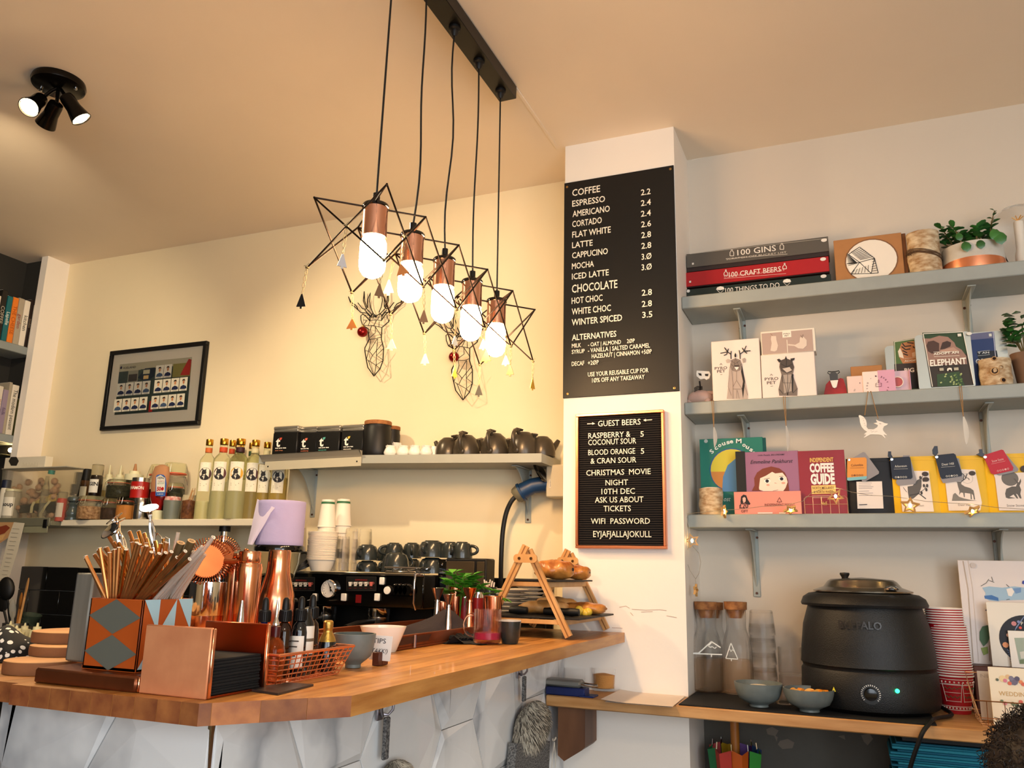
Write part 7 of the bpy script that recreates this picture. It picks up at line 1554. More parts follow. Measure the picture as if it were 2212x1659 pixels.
# =============================== far left tray goods
ZT2=LST-.028+.0206
def zl(px,Y,row): p=at(px,row,y=Y); return p
_xa,_xb=at(-2,1060,y=2.66).x,at(137,1060,y=2.66).x
t=empty('plastic_tub',((_xa+_xb)/2,2.705,ZT2),'clear plastic tub of crumbly pink food on the left tray','tub'); w=(_xb-_xa)/2; Ht=zat((t.location.x,2.66),1012)-ZT2
TUB=M('tub_plastic','d8d0b8',.2,trans=.8,ior=1.05,alpha=.5)
b=MB(); b.add([(-w*.88,-.038,0),(w*.88,-.038,0),(w*.88,.038,0),(-w*.88,.038,0),(-w,-.045,Ht),(w,-.045,Ht),(w,.045,Ht),(-w,.045,Ht)],[(0,3,2,1),(0,1,5,4),(1,2,6,5),(2,3,7,6),(3,0,4,7)],TUB); b.build('tub_body',t); b=MB(); b.box((-w*1.02,-.048,Ht+.0005),(w*1.02,.048,Ht+.006),M('tub_lid','a8a290',.4),.002); b.build('tub_lid',t)
b=MB(); rr=random.Random(2)
for i in range(60): b.sphere((rr.uniform(-.78,.6)*w,rr.uniform(-.022,.022),Ht*(.10+.70*rr.random()**1.3)),rr.uniform(.011,.019),M('crumble','b8906c',.85,bump=1,bs=120,var=.25),7,5)
b.build('crumble',t,kind='stuff')
def small(px,rt,rb,rpx,Y,bm,cm,label,**k): return bottle(px,rt,Y,rpx,bm,cm,label,zb=ZT2,grp='small pots on the left tray',**k)
small(24,1055,1110,17,2.685,M('clear_pot','e0d8c0',.2,trans=.5,ior=1.1),CREAM,'small clear pot with a white label and dark bowl picture, far left',capf=.92,labelc='e6dfcc',text='soup')
small(6,1036,1110,10,2.675,M('white_tub','dcd4c0',.4),M('navy_lid','1c2238',.4),'white tub with a navy band at the left frame edge',capf=.8)
small(132,1062,1112,10,2.70,M('red_spice','c03a2c',.4),CLR,'little red spice jar with white label at the tray end',capf=.78,labelc='e4d8c8')
p=at(101,1045,y=2.68); t=empty('squeezy_bottle',(p.x,2.68,ZT2),'small clear bottle with a teal cap in front of the tub','bottle'); k=mpp(p); zc2=zat((p.x,2.70),1030)-ZT2
MB().lathe([(0,0),(.017,0),(.019,.01),(.019,zc2*.6),(.009,zc2*.9),(.008,zc2)],CLR,22).build('bottle_body',t); MB().lathe([(.0145,zc2),(.015,zc2+.002),(.015,zc2+.018),(0,zc2+.019)],M('teal_cap','1c8c7c',.4),22,cap=False,X=Matrix.Translation((0,0,zc2*.05))@Matrix.Rotation(.1,4,'Y')).build('cap',t)
# snack bags draped over the tray
YB_=M('snack_yellow','d8c070',.4,col2='b8862c',vs=30); 
def pack(pxs,rows,Y,m,label,th=.02):
    q_=[at(a,c_,y=Y) for a,c_ in zip(pxs,rows)]; o=q_[0].copy(); t=empty('snack_packet',(o.x,Y,o.z),label,'packet','snack packets on the left tray'); n=8; vs=[]
    for s_ in (-1,1):
        for i in range(n+1):
            for j in range(n+1):
                u,v=i/n,j/n; p=q_[0].lerp(q_[1],u).lerp(q_[3].lerp(q_[2],u),v)-o; vs.append((p.x,s_*th*.5*(math.sin(PI*u)*math.sin(PI*v))**.5*(1+.2*math.sin(9*u+5*v)),p.z))
    N=(n+1)**2; fs=[]
    for i in range(n):
        for j in range(n): a=i*(n+1)+j; fs+= [[a,a+1,a+n+2,a+n+1],[N+a,N+a+n+1,N+a+n+2,N+a+1]]
    MB().add(vs,fs,m).build('packet_body',t); return t
pack((70,122,122,78),(1085,1062,1082,1098),2.695,YB_,'yellow and white snack packet lying over the dark one')
pack((40,121,121,42),(1092,1083,1108,1108),2.688,M('snack_black','14110d',.3,col2='2c261c',vs=20),'black snack packet taped with cream strips on the tray front')
for (a,b_,c_,l) in ((66,60,73,'cream paper tape strip, left one'),(100,92,84,'cream paper tape strip hanging below the tray')):
    Y=2.672 if a==100 else 2.674; q0=at(a,1082,y=Y); t=empty('paper_tape',(q0.x,Y,q0.z),l,'tape','tape strips on the tray'); b=MB(); pts=[(108,1082),(97,1095),(88,1110),(88,1128),(95,1137)] if a==100 else [(74,1084),(69,1094),(67,1108)]
    vs=[]
    for pp in pts: v=at(pp[0],pp[1],y=Y)-t.location; vs+=[(v.x-.009,0,v.z),(v.x+.009,0,v.z),(v.x+.009,.0005,v.z),(v.x-.009,.0005,v.z)]
    n=len(pts); b.add(vs,[[i*4+j,i*4+(j+1)%4,(i+1)*4+(j+1)%4,(i+1)*4+j] for i in range(n-1) for j in range(4)],C('dccf9c')); b.build('strip',t)
# white box with black hexagon on the tub, candle light
_xa,_xb=at(10,1000,y=2.69).x,at(97,1000,y=2.69).x
t=empty('hexagon_box',((_xa+_xb)/2,2.69,ZT2+Ht+.0065),'white carton printed with a black hexagon and fine lines on top of the tub','box'); hb_=zat((t.location.x,2.69),987)-t.location.z
MB().box(((_xa-_xb)/2,0,0),((_xb-_xa)/2,.04,hb_),C('e6dcc4'),.001).build('carton',t); P=Print(2.69,org=t.location); P.poly([(19,996),(24,987),(36,987),(41,996),(36,1006),(24,1006)],'2e2a24')
for i in range(14): P.line([(48+2.6*i,1009),(48+2.6*i,1009-3-7*abs(math.sin(i*1.3)))],.5,'b0a488')
P.build('front_print',t)
g=at(23,974,x=XF-.03); t=empty('shelf_lamp',(g.x,g.y,g.z-.02),'small bright warm shelf lamp under the lower bookshelf','lamp'); MB().cyl((0,0,0),(0,0,.012),.013,BLK,n=16).build('lamp_base',t); MB().sphere((0,0,.024),.012,M('small_lamp','fff0c0',.3,emit=40,ecol='ffd890'),14,10).build('lamp_bulb',t)
tag(MB().box((0,.30,0),(.13,.42,.004),M('under_board','6c6a50',.5),.001).build('lamp_ledge',loc=(-3.99,g.y-.35,g.z-.0245)),'thin board carrying the small lamp under the lower bookshelf','shelf')
# hanging receipts
for i,(q_,l,cc) in enumerate((([(30,1128),(53,1130),(38,1190),(22,1240),(8,1268),(-8,1262),(8,1200),(18,1160)],'long till receipt hanging from the tray, front one','ddd2ba'),([(-10,1128),(36,1128),(20,1160),(-10,1180)],'printed food card hanging from the tray behind the receipt','c89868'))):
    Y=2.66-.004*i+.0; Y=2.628+.004*i; o=at(20,1130,y=Y); b=MB(); b.prism([(p.x-o.x,p.z-o.z) for p in [at(a,c_,y=Y) for a,c_ in q_]],0,.0006,C(cc)); ob=b.build('hanging_receipt',loc=o); tag(ob,l,'paper','papers hanging from the tray')
    if i==0:
        P=Print(Y,org=o)
        for j in range(13): P.line([(27-j*2.0,1142+j*9.0),(42-j*2.3,1143+j*9.0)],.7,'8a8070')
        P.build('print_lines',ob)
    else: P=Print(Y,org=o); P.poly([(-8,1140),(14,1134),(22,1140),(10,1152),(-8,1158)],'8c3c24').poly([(-8,1160),(12,1154),(6,1166),(-8,1172)],'e0b070'); P.build('food_picture',ob)
# =============================== things on the worktop
CZ=CT+.0004
def stand(name,px,row,rpx,label,cat,group=None,z=CZ):
    c,r=place(px,row,z,rpx); return empty(name,c,label,cat,group),c,r
# ---- copper slab, straw box, metal column
a=at(70,1475,z=CZ); b_=at(291,1497,z=CZ); ys=(a.y+b_.y)/2; x0,x1=a.x,b_.x; zt7=zat((x1,ys),1462)-CZ
t=empty('copper_tray_box',((x0+x1)/2,ys,CZ),'long low copper clad box under the patterned straw holder','box'); w=(x1-x0)/2
MB().box((-w,0,0),(w,.15,zt7),M('aged_copper','6b3a22',.3,metal=.75,col2='8c5030',vs=9),.003).build('box_body',t); MB().box((w+.0003,.002,.001),(w+.004,.148,zt7-.001),COPPER,.001).build('end_cap',t)
zs0=CZ+zt7+.0006
c0_=at(292,1454,z=zs0); xR=c0_.x; yF=c0_.y; xL_=at(176,1446,y=yF).x; yB_=yF+ (at(417,1296,x=xR+.0).y-yF); Hs=zat((xR,yF),1296)-zs0
t=empty('straw_box',((xL_+xR)/2,yF,zs0),'square orange, grey and pale blue geometric patterned box full of copper straws','box'); w=(xR-xL_)/2; D2=min(yB_-yF,.16); ORB=M('box_orange','b4521c',.4,var=.06,vs=30)
b=MB(); th=.004; b.box((-w,0,0),(w,D2,.005),ORB); b.box((-w,0,0),(w,th,Hs),ORB,.001); b.box((-w,D2-th,0),(w,D2,Hs),ORB,.001); b.box((-w,0,0),(-w+th,D2,Hs),ORB,.001); b.box((w-th,0,0),(w,D2,Hs),ORB,.001); b.build('box_walls',t)
GRYB=C('63655c',.4); SKB=C('a8c8d2',.4)
b=MB()
for q_ in range(2):
    z0=Hs*(.005+.5*q_); z1=Hs*(.495+.5*q_); b.add([(-w*.97,-.0006,(z0+z1)/2),(0,-.0006,z0),(w*.97,-.0006,(z0+z1)/2),(0,-.0006,z1)],[(0,1,2,3)],GRYB)
for q_ in range(3):
    y0=D2*q_/3; y1=D2*(q_+1)/3-.001
    for r_6 in range(2):
        zt8=Hs*(1-.5*r_6); zb8=zt8-Hs*.46
        if (q_+r_6)%2==0: b.add([(w+.0006,y0+.002,zt8),(w+.0006,y1,zt8),(w+.0006,y1,zb8)],[(0,1,2)],SKB)
        else: b.add([(w+.0006,y0+.002,zb8),(w+.0006,y1,zb8),(w+.0006,y1,zt8)],[(0,1,2)],SKB)
b.build('painted_pattern',t,fix=False)
# straws: open tubes, each a thing of its own
STC=M('straw_copper','d08c50',.3,metal=.85,var=.25,vs=40); STG=M('straw_gold','d89a50',.2,metal=1); STW=M('straw_clear','e8dccf',.1,trans=.5,alpha=.75); STB=M('bamboo_dark','5c4a2c',.5,var=.15,vs=20); STE=C('ece0cc')
rr=random.Random(21); so=t.location; n_st=0
def straw(pt,po,v,dv,r,m,label,cat='straw',grp='copper straws in the patterned box',endm=None):
    """pt: pixel of the tip, po: column where it leaves the box mouth, v: how deep in the mouth (0 front, 1 back)"""
    y0=yF+.006+(D2-.012)*v; O=at(po,1296,y=y0); O.z=zs0+Hs; O.x=min(max(O.x,so.x-w+.007),so.x+w-.007); T=at(pt[0],pt[1],y=min(max(y0+dv,yF-.03),yF+D2+.03)); d=(T-O).normalized()
    e=.9*Hs/max(d.z,.2)
    if d.x>1e-4: e=min(e,(O.x-(so.x-w+.006))/d.x)
    if d.x<-1e-4: e=min(e,(so.x+w-.006-O.x)/-d.x)
    if d.y>1e-4: e=min(e,(O.y-yF-.005)/d.y)
    if d.y<-1e-4: e=min(e,(yF+D2-.005-O.y)/-d.y)
    B_=O-d*max(e,.004); d=T-B_; X=d.to_track_quat('Z','Y').to_matrix().to_4x4(); l=d.length; n=8
    b=MB().lathe([(r*.6,0),(r,0),(r,l-.0008)],m,n,X=X,cap=False); b.lathe([(r,l-.0008),(r*1.03,l),(r*.62,l),(r*.6,l-.012)],endm or STE,n,X=X,cap=False)
    tag(b.build('drinking_straw' if cat=='straw' else 'bamboo_stirrer',loc=B_),label,cat,grp)
i=0
for v,n_,dv in ((.85,17,.012),(.5,17,0),(.14,17,-.012)):
    for j in range(n_):
        u=(j+.5+rr.uniform(-.35,.35))/n_; pl=204+112*v; po=pl+96*u; pt=186+rr.uniform(-5,5)+(232-30*v)*u+26*v
        if v<.3 and u<.12: pt=185
        py=1212-52*math.sin(PI*min(1,.12+.80*u))*(.55+.45*v)+rr.uniform(-9,12)-(10 if v>.6 else 0)
        side='fanning out to the left' if u<.36 else ('standing upright in the middle' if u<.68 else 'leaning to the right')
        straw((pt,py),po,v,dv,.0031,STC if rr.random()<.72 else STG,'copper paper straw %s of the patterned box'%side,grp='copper straws %s'%side)
for i in range(10): straw((432+rr.uniform(-12,16),1190+rr.uniform(-10,14)),372+3.6*i,.25+.06*i,0,.0031,STW,'clear plastic straw in the bundle leaning right from the patterned box',grp='clear straws in the patterned box',endm=STW)
straw((385,1150),355,.8,0,.0032,STW,'single tall clear straw behind the bamboo tubes',grp='clear straws in the patterned box',endm=STW); straw((461,1160),398,.55,-.01,.0034,STW,'single clear straw crossing in front of the coiled strainer',grp='clear straws in the patterned box',endm=STW)
straw((391,1172),345,.5,-.015,.0065,STB,'thick brown bamboo tube, left of two',cat='stirrer',grp='bamboo tubes',endm=C('c8a070')); straw((414,1168),360,.55,-.015,.0065,STB,'thick brown bamboo tube, right of two',cat='stirrer',grp='bamboo tubes',endm=C('c8a070'))
# twisted bar spoons
def twist(p0,p1,yy,label,disc,bowl_=False):
    A=Vector((so.x+(-.02 if p0[0]<290 else .01),yF+yy,zs0+.01)); B_=at(p1[0],p1[1],y=yF+yy); t=empty('bar_spoon',A,label,'bar spoon','twisted bar spoons'); d=(B_-A); L_=d.length; X=d.to_track_quat('Z','Y').to_matrix().to_4x4()
    b=MB()
    for s_ in (0,PI):
        b.tube([X@Vector((.0028*math.cos(s_+u*70*L_),.0028*math.sin(s_+u*70*L_),L_*u)) for u in [i/60 for i in range(61)]],.0024,CHROME,5)
    b.build('twisted_shaft',t)
    nn=Matrix.Translation(d)@Matrix.Rotation(disc,4,'Y')@Matrix.Rotation(.5,4,'X'); MB().lathe([(0,-.001),(.015,-.001),(.016,0),(.015,.001),(0,.001)],CHROME,24,X=nn,cap=False).build('muddler_disc',t)
    if bowl_: MB().lathe([(0,-.006),(.010,-.003),(.0145,.002),(.013,.0025),(.009,-.001),(0,-.004)],CHROME,20,X=Matrix.Translation(d*.96+Vector((-.0,-.008,-.012)))@Matrix.Rotation(-.5,4,'Y')@Matrix.Rotation(1.1,4,'X')@Matrix.Diagonal((1.5,1,1,1)),cap=False).build('spoon_bowl',t)
twist((262,1165),(247,1120),.10,'twisted steel bar spoon topped by a tilted disc, in the patterned box',-.55,True); twist((258,1200),(252,1128),.115,'second twisted bar spoon with a flat disc behind the first',-.3); twist((330,1180),(322,1098),.11,'twisted steel bar spoon with a dark disc, right of the other two',.15)
# loop handles of strainers
for (pa,l) in ((((325,1190),(330,1165),(340,1152),(348,1160),(351,1180)),'dark steel wire loop handle standing in the straw box, taller one'),(((344,1195),(350,1170),(358,1161),(366,1164),(366,1185)),'dark steel wire loop handle standing in the straw box, lower one')):
    o=at(pa[0][0],pa[0][1],y=yF+.12); t=empty('wire_loop',Vector((o.x,o.y,zs0+.01)),l,'wire loop','wire loops in the straw box'); MB().tube([Vector((.004,0,0))]+[at(*q_,y=yF+.12)-t.location for q_ in pa]+[Vector((.018,0,0))],.0012,STEEL,6).build('wire',t)
# brushed metal column behind the box
xc0=at(142,1300,y=yF+.06).x; xc1=at(203,1300,y=yF+.06).x
t=empty('metal_upright',((xc0+xc1)/2,yF+.06,CZ+zt7+.0006),'galvanised metal upright standing behind the left of the straw box','metal upright')
xc0=at(138,1440,y=yF+.055).x;xc1=at(178,1440,y=yF+.055).x; w_=(xc1-xc0)/2; t.location=((xc0+xc1)/2,yF+.055,zs0); Hc=zat((t.location.x,t.location.y),1238)-zs0
MB().box((-w_,0,0),(w_*.9,.05,Hc),GALV,.003).build('upright_body',t); MB().box((-w_-.008,.006,0),(-w_-.0005,.05,Hc*1.0),M('galv_dark','5c5a56',.6,metal=.2,var=.2,vs=12),.002).build('side_flange',t)
# ---- copper napkin holder
c1=at(443,1512,z=CZ); c2=at(297,1500,z=CZ); yN=c1.y; xN1=c1.x; xN0=at(298,1500,y=yN).x; c3=at(562,1487,z=CZ); yN2=c3.y; Hn=zat((xN1,yN),1357)-CZ
t=empty('napkin_holder',((xN0+xN1)/2,yN,CZ),'square copper napkin holder with two upright plates','napkin holder'); w=(xN1-xN0)/2; DN=yN2-yN
MB().box((-w,0,0),(w,.006,Hn),M('copper_front','f4a878',.42,metal=.4,col2='e29468',vs=18),.0015).build('front_plate',t); MB().box((w+.0003,.001,.001),(w+.0035,.007,Hn-.001),COPPER,.001).build('front_plate_edge',t)
MB().box((-w,DN-.006,0),(w,DN,Hn),COPPERD,.0015).build('rear_plate',t); MB().box((w+.0003,DN-.007,.0),(w+.003,DN-.001,Hn),COPPER,.001).build('rear_plate_edge',t); MB().box((-w,.0065,0),(w,DN-.0065,.003),COPPERD,.0005).build('base_plate',t)
NAP=M('black_napkin','090a0c',.9,bump=.3,bs=90); zz=CZ+.0036; i=0; hN=zat((xN1,yN+DN*.5),1424)-CZ
while zz<CZ+hN:
    th=.0035 if i<3 else .0042; o=MB().box((-w+.004,.010,0),(w-.002-.001*(i%3),DN-.010,th-.0003),NAP,.0012).build('paper_napkin',loc=(t.location.x,yN,zz)); o.rotation_euler=(0,0,rr.uniform(-.006,.006)); tag(o,'folded black napkin in the copper holder','napkin','black napkins in the copper holder'); zz+=th; i+=1
# ---- steel, copper barware behind
def cupm(prof,m,n=36): return MB().lathe(prof,m,n,cap=False)
def std(px,Y,rt,rpx,label,name,cat,group=None,z=CZ):
    p=at(px,1300,y=Y); k=mpp(p); c=Vector((p.x,Y,z)); t=empty(name,c,label,cat,group); return t,rpx*k,zat((p.x,Y-rpx*k),rt)-z
t,r,H=std(447,1.36,1257,37,'copper mixing tin with a polished steel band, behind the straw box','mixing_tin','shaker','copper barware on the counter')
cupm([(0,.001),(r*.86,.001),(r*.9,.004),(r,H*.55)],COPPER).build('tin_body',t); cupm([(r,H*.552),(r*1.01,H*.56),(r*1.02,H),(r*.99,H),(r*.96,H*.6)],CHROME).build('steel_band',t)
def strainer(px,py,R_px,Y,rx,rz,label):
    c=at(px,py,y=Y); k=mpp(c); Rr=R_px*k; t=empty('cocktail_strainer',c,label,'strainer','copper strainers on the mixing tin')
    X=Matrix.Rotation(rz,4,'Z')@Matrix.Rotation(rx,4,'X')
    CS=M('copper_shade','b8663e',.25,metal=1,var=.15,vs=30)
    b=MB(); b.lathe([(0,-.0008),(Rr*.72,-.0008),(Rr*.73,0),(Rr*.72,.0008),(0,.0008)],CS,32,X=X,cap=False); b.build('plate',t)
    b=MB()
    for i in range(5): b.sphere(X@Vector((Rr*.3*math.cos(i*1.256),Rr*.3*math.sin(i*1.256),-.0012)),.0022,BLK,6,4)
    b.build('drain_hole',t)
    b=MB(); N=46; pts=[]
    for i in range(N*10+1):
        a=2*PI*i/(N*10)*.93+.3; g=2*PI*i/10; rr1=Rr*.86+.0085*math.cos(g); pts.append(X@Vector((rr1*math.cos(a),rr1*math.sin(a),.0085*math.sin(g))))
    b.tube(pts,.0008,CS,3); b.build('coil_spring',t)
    b=MB(); b.tube([X@Vector((Rr*.7,0,0)),X@Vector((Rr*1.25,.0,.004)),X@Vector((Rr*1.5,0,.006))],[.006,.0045,.005],CS,8); b.sphere(X@Vector((Rr*1.3,.01,.004)),.006,CS,8,6); b.sphere(X@Vector((Rr*1.3,-.01,.004)),.006,CS,8,6); b.build('handle',t)
strainer(447,1212,50,1.34,1.35,.85,'copper coil strainer, front one, standing on the mixing tin'); strainer(474,1200,42,1.42,1.3,.65,'copper coil strainer, rear one with coil sticking up')
t,r,H=std(531,1.40,1190,28,'tall copper cobbler shaker with a stepped cap','cocktail_shaker','shaker','copper barware on the counter')
cupm([(0,.001),(r*.78,.001),(r*.80,.004),(r*1.0,H*.70),(r*1.02,H*.84),(r*.98,H*.86),(r*.96,H*.88),(r*.84,H*.885)],COPPER).build('shaker_body',t); cupm([(r*.80,H*.888),(r*.84,H*.90),(r*.84,H*.985),(r*.80,H),(0,H)],COPPER).build('cap',t)
t,r,H=std(501,1.47,1205,20,'tall plain copper shaker tin behind the cobbler shaker','mixing_tin','shaker','copper barware on the counter'); cupm([(0,.001),(r*.8,.001),(r*1.0,H),(r*.96,H),(r*.8,.01)],COPPER).build('tin_body',t)
t,r,H=std(596,1.50,1187,40,'copper shaker bottle with a narrow neck and wide belly','cocktail_shaker','shaker','copper barware on the counter')
cupm([(0,.001),(r*.80,.001),(r*.86,.01),(r*.98,H*.32),(r*1.0,H*.46),(r*.95,H*.56),(r*.80,H*.66),(r*.66,H*.76),(r*.62,H*.84),(r*.60,H*.98),(r*.56,H),(0,H*.99)],COPPER,44).build('shaker_body',t)
t,r,H=std(523,1.28,1297,12,'slim steel cone pourer standing in front of the cobbler shaker','steel_cone','pourer'); cupm([(0,.001),(r*1.1,.001),(r*.75,H*.6),(r*.25,H),(0,H)],CHROME,24).build('cone',t)
# ---- wire basket with bottles
q1=at(588,1482,z=CZ); q2=at(735,1458,z=CZ); xB=(q1.x+q2.x)/2; y0=q1.y; y1=q2.y; Hb=zat((xB,y0),1413)-CZ
t=empty('wire_basket',(xB,y0,CZ),'copper wire basket holding dropper bottles on the counter','basket'); WB=.125; LB_=y1-y0; ex=.018
b=MB()
def loop(z,e,r): b.tube([(e,-e,z),(e,LB_+e,z),(-WB-e,LB_+e,z),(-WB-e,-e,z)],r,COPPERM,6,closed=True)
loop(.002,0,.0014); loop(Hb,ex,.0024)
for i in range(1,6): loop(Hb*i/6,ex*i/6,.0010)
for i in range(15):
    y_7=LB_*i/14; e=ex; yy=y_7+(y_7/LB_-.5)*2*ex; b.tube([(e,yy,Hb),(0,y_7,.002),(-WB,y_7,.002),(-WB-e,yy,Hb)],.0010,COPPERM,5)
for i in range(9):
    x_7=-WB*i/8; xx=x_7+(-(i/8)+.5)*2*ex; b.tube([(xx,-ex,Hb),(x_7,0,.002),(x_7,LB_,.002),(xx,LB_+ex,Hb)],.0010,COPPERM,5)
b.build('wire_frame',t)
bz=CZ+.0036; AMB=M('amber_glass','2c1406',.08,trans=.35,ior=1.3,coat=.5); DKG=M('black_glass','0c0d10',.1,coat=.6); BLG=M('blue_glass','10185c',.1,coat=.5)
def dropper(px,rt,Y,rpx,glass,label,lc=None,txt='obn',xo=0):
    p=at(px,1330,y=Y); r=rpx*mpp(p); H=zat((p.x,Y),rt)-bz; H=max(H,.09); t=empty('dropper_bottle',(p.x,Y,bz),label,'bottle','dropper bottles in the wire basket'); hb=H*.70
    MB().lathe([(0,0),(r*.95,0),(r,.004),(r,hb*.78),(r*.85,hb*.9),(r*.45,hb*.97),(r*.44,hb)],glass,26).build('bottle_body',t)
    b=MB(); n=20; b.lathe([(r*.70,hb*.985),(r*.76,hb*.99),(r*.76,hb+H*.135),(r*.72,hb+H*.14),(0,hb+H*.14)],BLK,24,cap=False)
    for i in range(n): a=2*PI*i/n; b.box((r*.75*math.cos(a)-.0005,r*.75*math.sin(a)-.0005,hb),(r*.75*math.cos(a)+.0008,r*.75*math.sin(a)+.0008,hb+H*.12),BLK)
    b.build('ribbed_collar',t); MB().lathe([(r*.46,hb+H*.1405),(r*.44,H*.90),(r*.38,H*.97),(r*.2,H*.995),(0,H)],BLK,18,cap=False).build('rubber_bulb',t)
    if lc:
        n=8; a0,a1=-PI/2-.7,-PI/2+1.3; b=MB(); vs=[]
        for zz in (hb*.15,hb*.72):
            for i in range(n+1): a=a0+(a1-a0)*i/n; vs.append(((r+.0005)*math.cos(a),(r+.0005)*math.sin(a),zz))
        b.add(vs,[[i,i+1,n+2+i,n+1+i] for i in range(n)],C(lc)); b.build('label',t,fix=False)
        b=MB()
        for j,zz in enumerate((.62,.52,.36)): 
            a=-PI/2+.1; b.box(((r+.0012)*math.cos(a)-.008,-(r+.0015),hb*zz),((r+.001)*math.cos(a)+.008*(1-.3*j),-(r+.0009),hb*zz+.0018),C('4a4038'))
        b.build('label_print',t)
def yr(u): return y0+LB_*u
dropper(572,1290,yr(.20),16,BLG,'dropper bottle of cobalt blue glass, leftmost')
dropper(616,1290,yr(.42),17,AMB,'amber dropper bottle behind the steel pourer'); dropper(650,1288,yr(.55),16,DKG,'black dropper bottle with a white square label','e6ded0' if True else None)
dropper(674,1284,yr(.80),17,AMB,'amber dropper bottle at the right rear of the basket')
p=at(592,1400,y=yr(.14)); r=24*mpp(p); Hh=zat((p.x,yr(.14)-r),1352)-bz; t=empty('pourer_bottle',(p.x,yr(.14),bz),'faceted amber bottle with a steel pourer spout at the front of the basket','bottle')
MB().lathe([(0,0),(r*.95,0),(r,.004),(r,Hh*.55),(r*.8,Hh*.7),(r*.42,Hh*.78),(r*.40,Hh)],M('whisky_glass','8c4a1c',.08,trans=.7,ior=1.25,alpha=.9),12).build('glass_body',t); MB().lathe([(r*.44,Hh*.80),(r*.46,Hh*.98),(r*.3,Hh*1.0),(0,Hh)],M('red_wax_neck','4a1414',.3),18,cap=False).build('wax_collar',t)
zt9=zat((p.x,yr(.14)),1296)-bz; MB().lathe([(r*.32,Hh*1.001),(r*.30,Hh*1.05),(r*.17,Hh*1.12),(r*.10,zt9),(0,zt9)],CHROME,18,cap=False).build('pourer_spout',t)
p=at(706,1400,x=xB-.032); r=20*mpp(p); yy=p.y; Hh=zat((p.x,yy-r),1341)-bz; t=empty('foil_topped_bottle',(p.x,yy,bz),'small dark bottle with a gold foil neck in the wire basket','bottle')
MB().lathe([(0,0),(r*.95,0),(r,.004),(r,Hh*.50),(r*.92,Hh*.58)],DKG,26).build('glass_body',t); MB().lathe([(r*.93,Hh*.5805),(r*.80,Hh*.66),(r*.52,Hh*.76),(r*.48,Hh*.80),(r*.53,Hh*.82),(r*.53,Hh*.97),(r*.4,Hh),(0,Hh)],M('gold_foil','c8a050',.35,metal=.9,bump=.6,bs=80),28,cap=False).build('gold_foil',t)
p=at(655,1420,x=xB-.030); t=empty('labelled_bottle',(p.x,p.y,bz),'short black bottle with a white label band in the basket','bottle'); r=19*mpp(p); MB().lathe([(0,0),(r,0),(r,.085),(r*.6,.097),(r*.55,.108),(0,.11)],DKG,24,cap=False).build('bottle_body',t); MB().lathe([(r+.0005,.035),(r+.0005,.080)],C('e4dccc'),24,cap=False).build('label',t)
MB().lathe([(r+.0010,.055),(r+.0010,.060)],C('6a5a48'),24,cap=False).build('label_band',t)
# ---- bowl, tips pot, card and block
t,R_,H=bowl(762,1444,46,1368,17,CZ,'large grey bowl on the counter next to the wire basket',group='bowls on the counter')
c,r=place(815,1412,CZ,30); c.y+=.02; p=c; k=mpp(p); R1=50*k; H=zat((c.x,c.y-R1*.5),1354)-CZ; t=empty('tips_pot',c,'white tapered pot behind the tips card','pot'); MB().lathe([(0,0),(r*.98,0),(r*1.05,.004),(R1*.97,H*.92),(R1,H),(R1-.004,H),(R1*.9,H*.8),(0,.008)],WHITE,40,cap=False).build('pot_body',t)
c,r=place(815,1438,CZ,10); xb0=at(803,1438,z=CZ); xb1=at(829,1437,z=CZ)
t=empty('card_block',((xb0.x+xb1.x)/2,xb0.y,CZ),'small dark wooden block holding the tips card','block'); w=(xb1.x-xb0.x)/2; Hk=zat((t.location.x,t.location.y),1409)-CZ
MB().box((-w,0,0),(w,.013,Hk),WOODD,.001).build('block_front',t); MB().box((-w,.0150,0),(w,.035,Hk),WOODD,.001).build('block_rear',t); MB().box((-w,.0131,0),(w,.0149,Hk*.3),WOODD).build('slot_floor',t)
Yc=t.location.y+.0135; q_=[(803.5,1371),(848.5,1375),(842,1429),(796,1424)]; P4=[at(*v,y=Yc) for v in q_]; zz0=CZ+Hk*.3+.0006
o=Vector((t.location.x,Yc,zz0)); tc_=empty('tips_card',o,'white handwritten card reading TIPS (TAKK!)','card'); MB().prism([(v.x-o.x,max(v.z,zz0)-o.z) for v in P4],0,.0008,PAPER).build('card_body',tc_)
P=Print(Yc,org=o); ink='2c2434'; P.text('TIPS',806,1388.5,834,10,ink,it=False).text('(TAKK!)',799,1409,838,9,ink,it=True); P.build('handwriting',tc_)
# flat menu cards
q_=[(535,1492),(620,1478),(677,1482),(600,1502)]; P4=[at(*v,z=CZ) for v in q_]; o=P4[0].copy()
tag(MB().prismz([(v.x-o.x,v.y-o.y) for v in P4],0,.003,M('slate_card','34302f',.35,var=.2,vs=30)).build('menu_card',loc=o),'dark grey card lying flat on the counter by the copper holder','card')
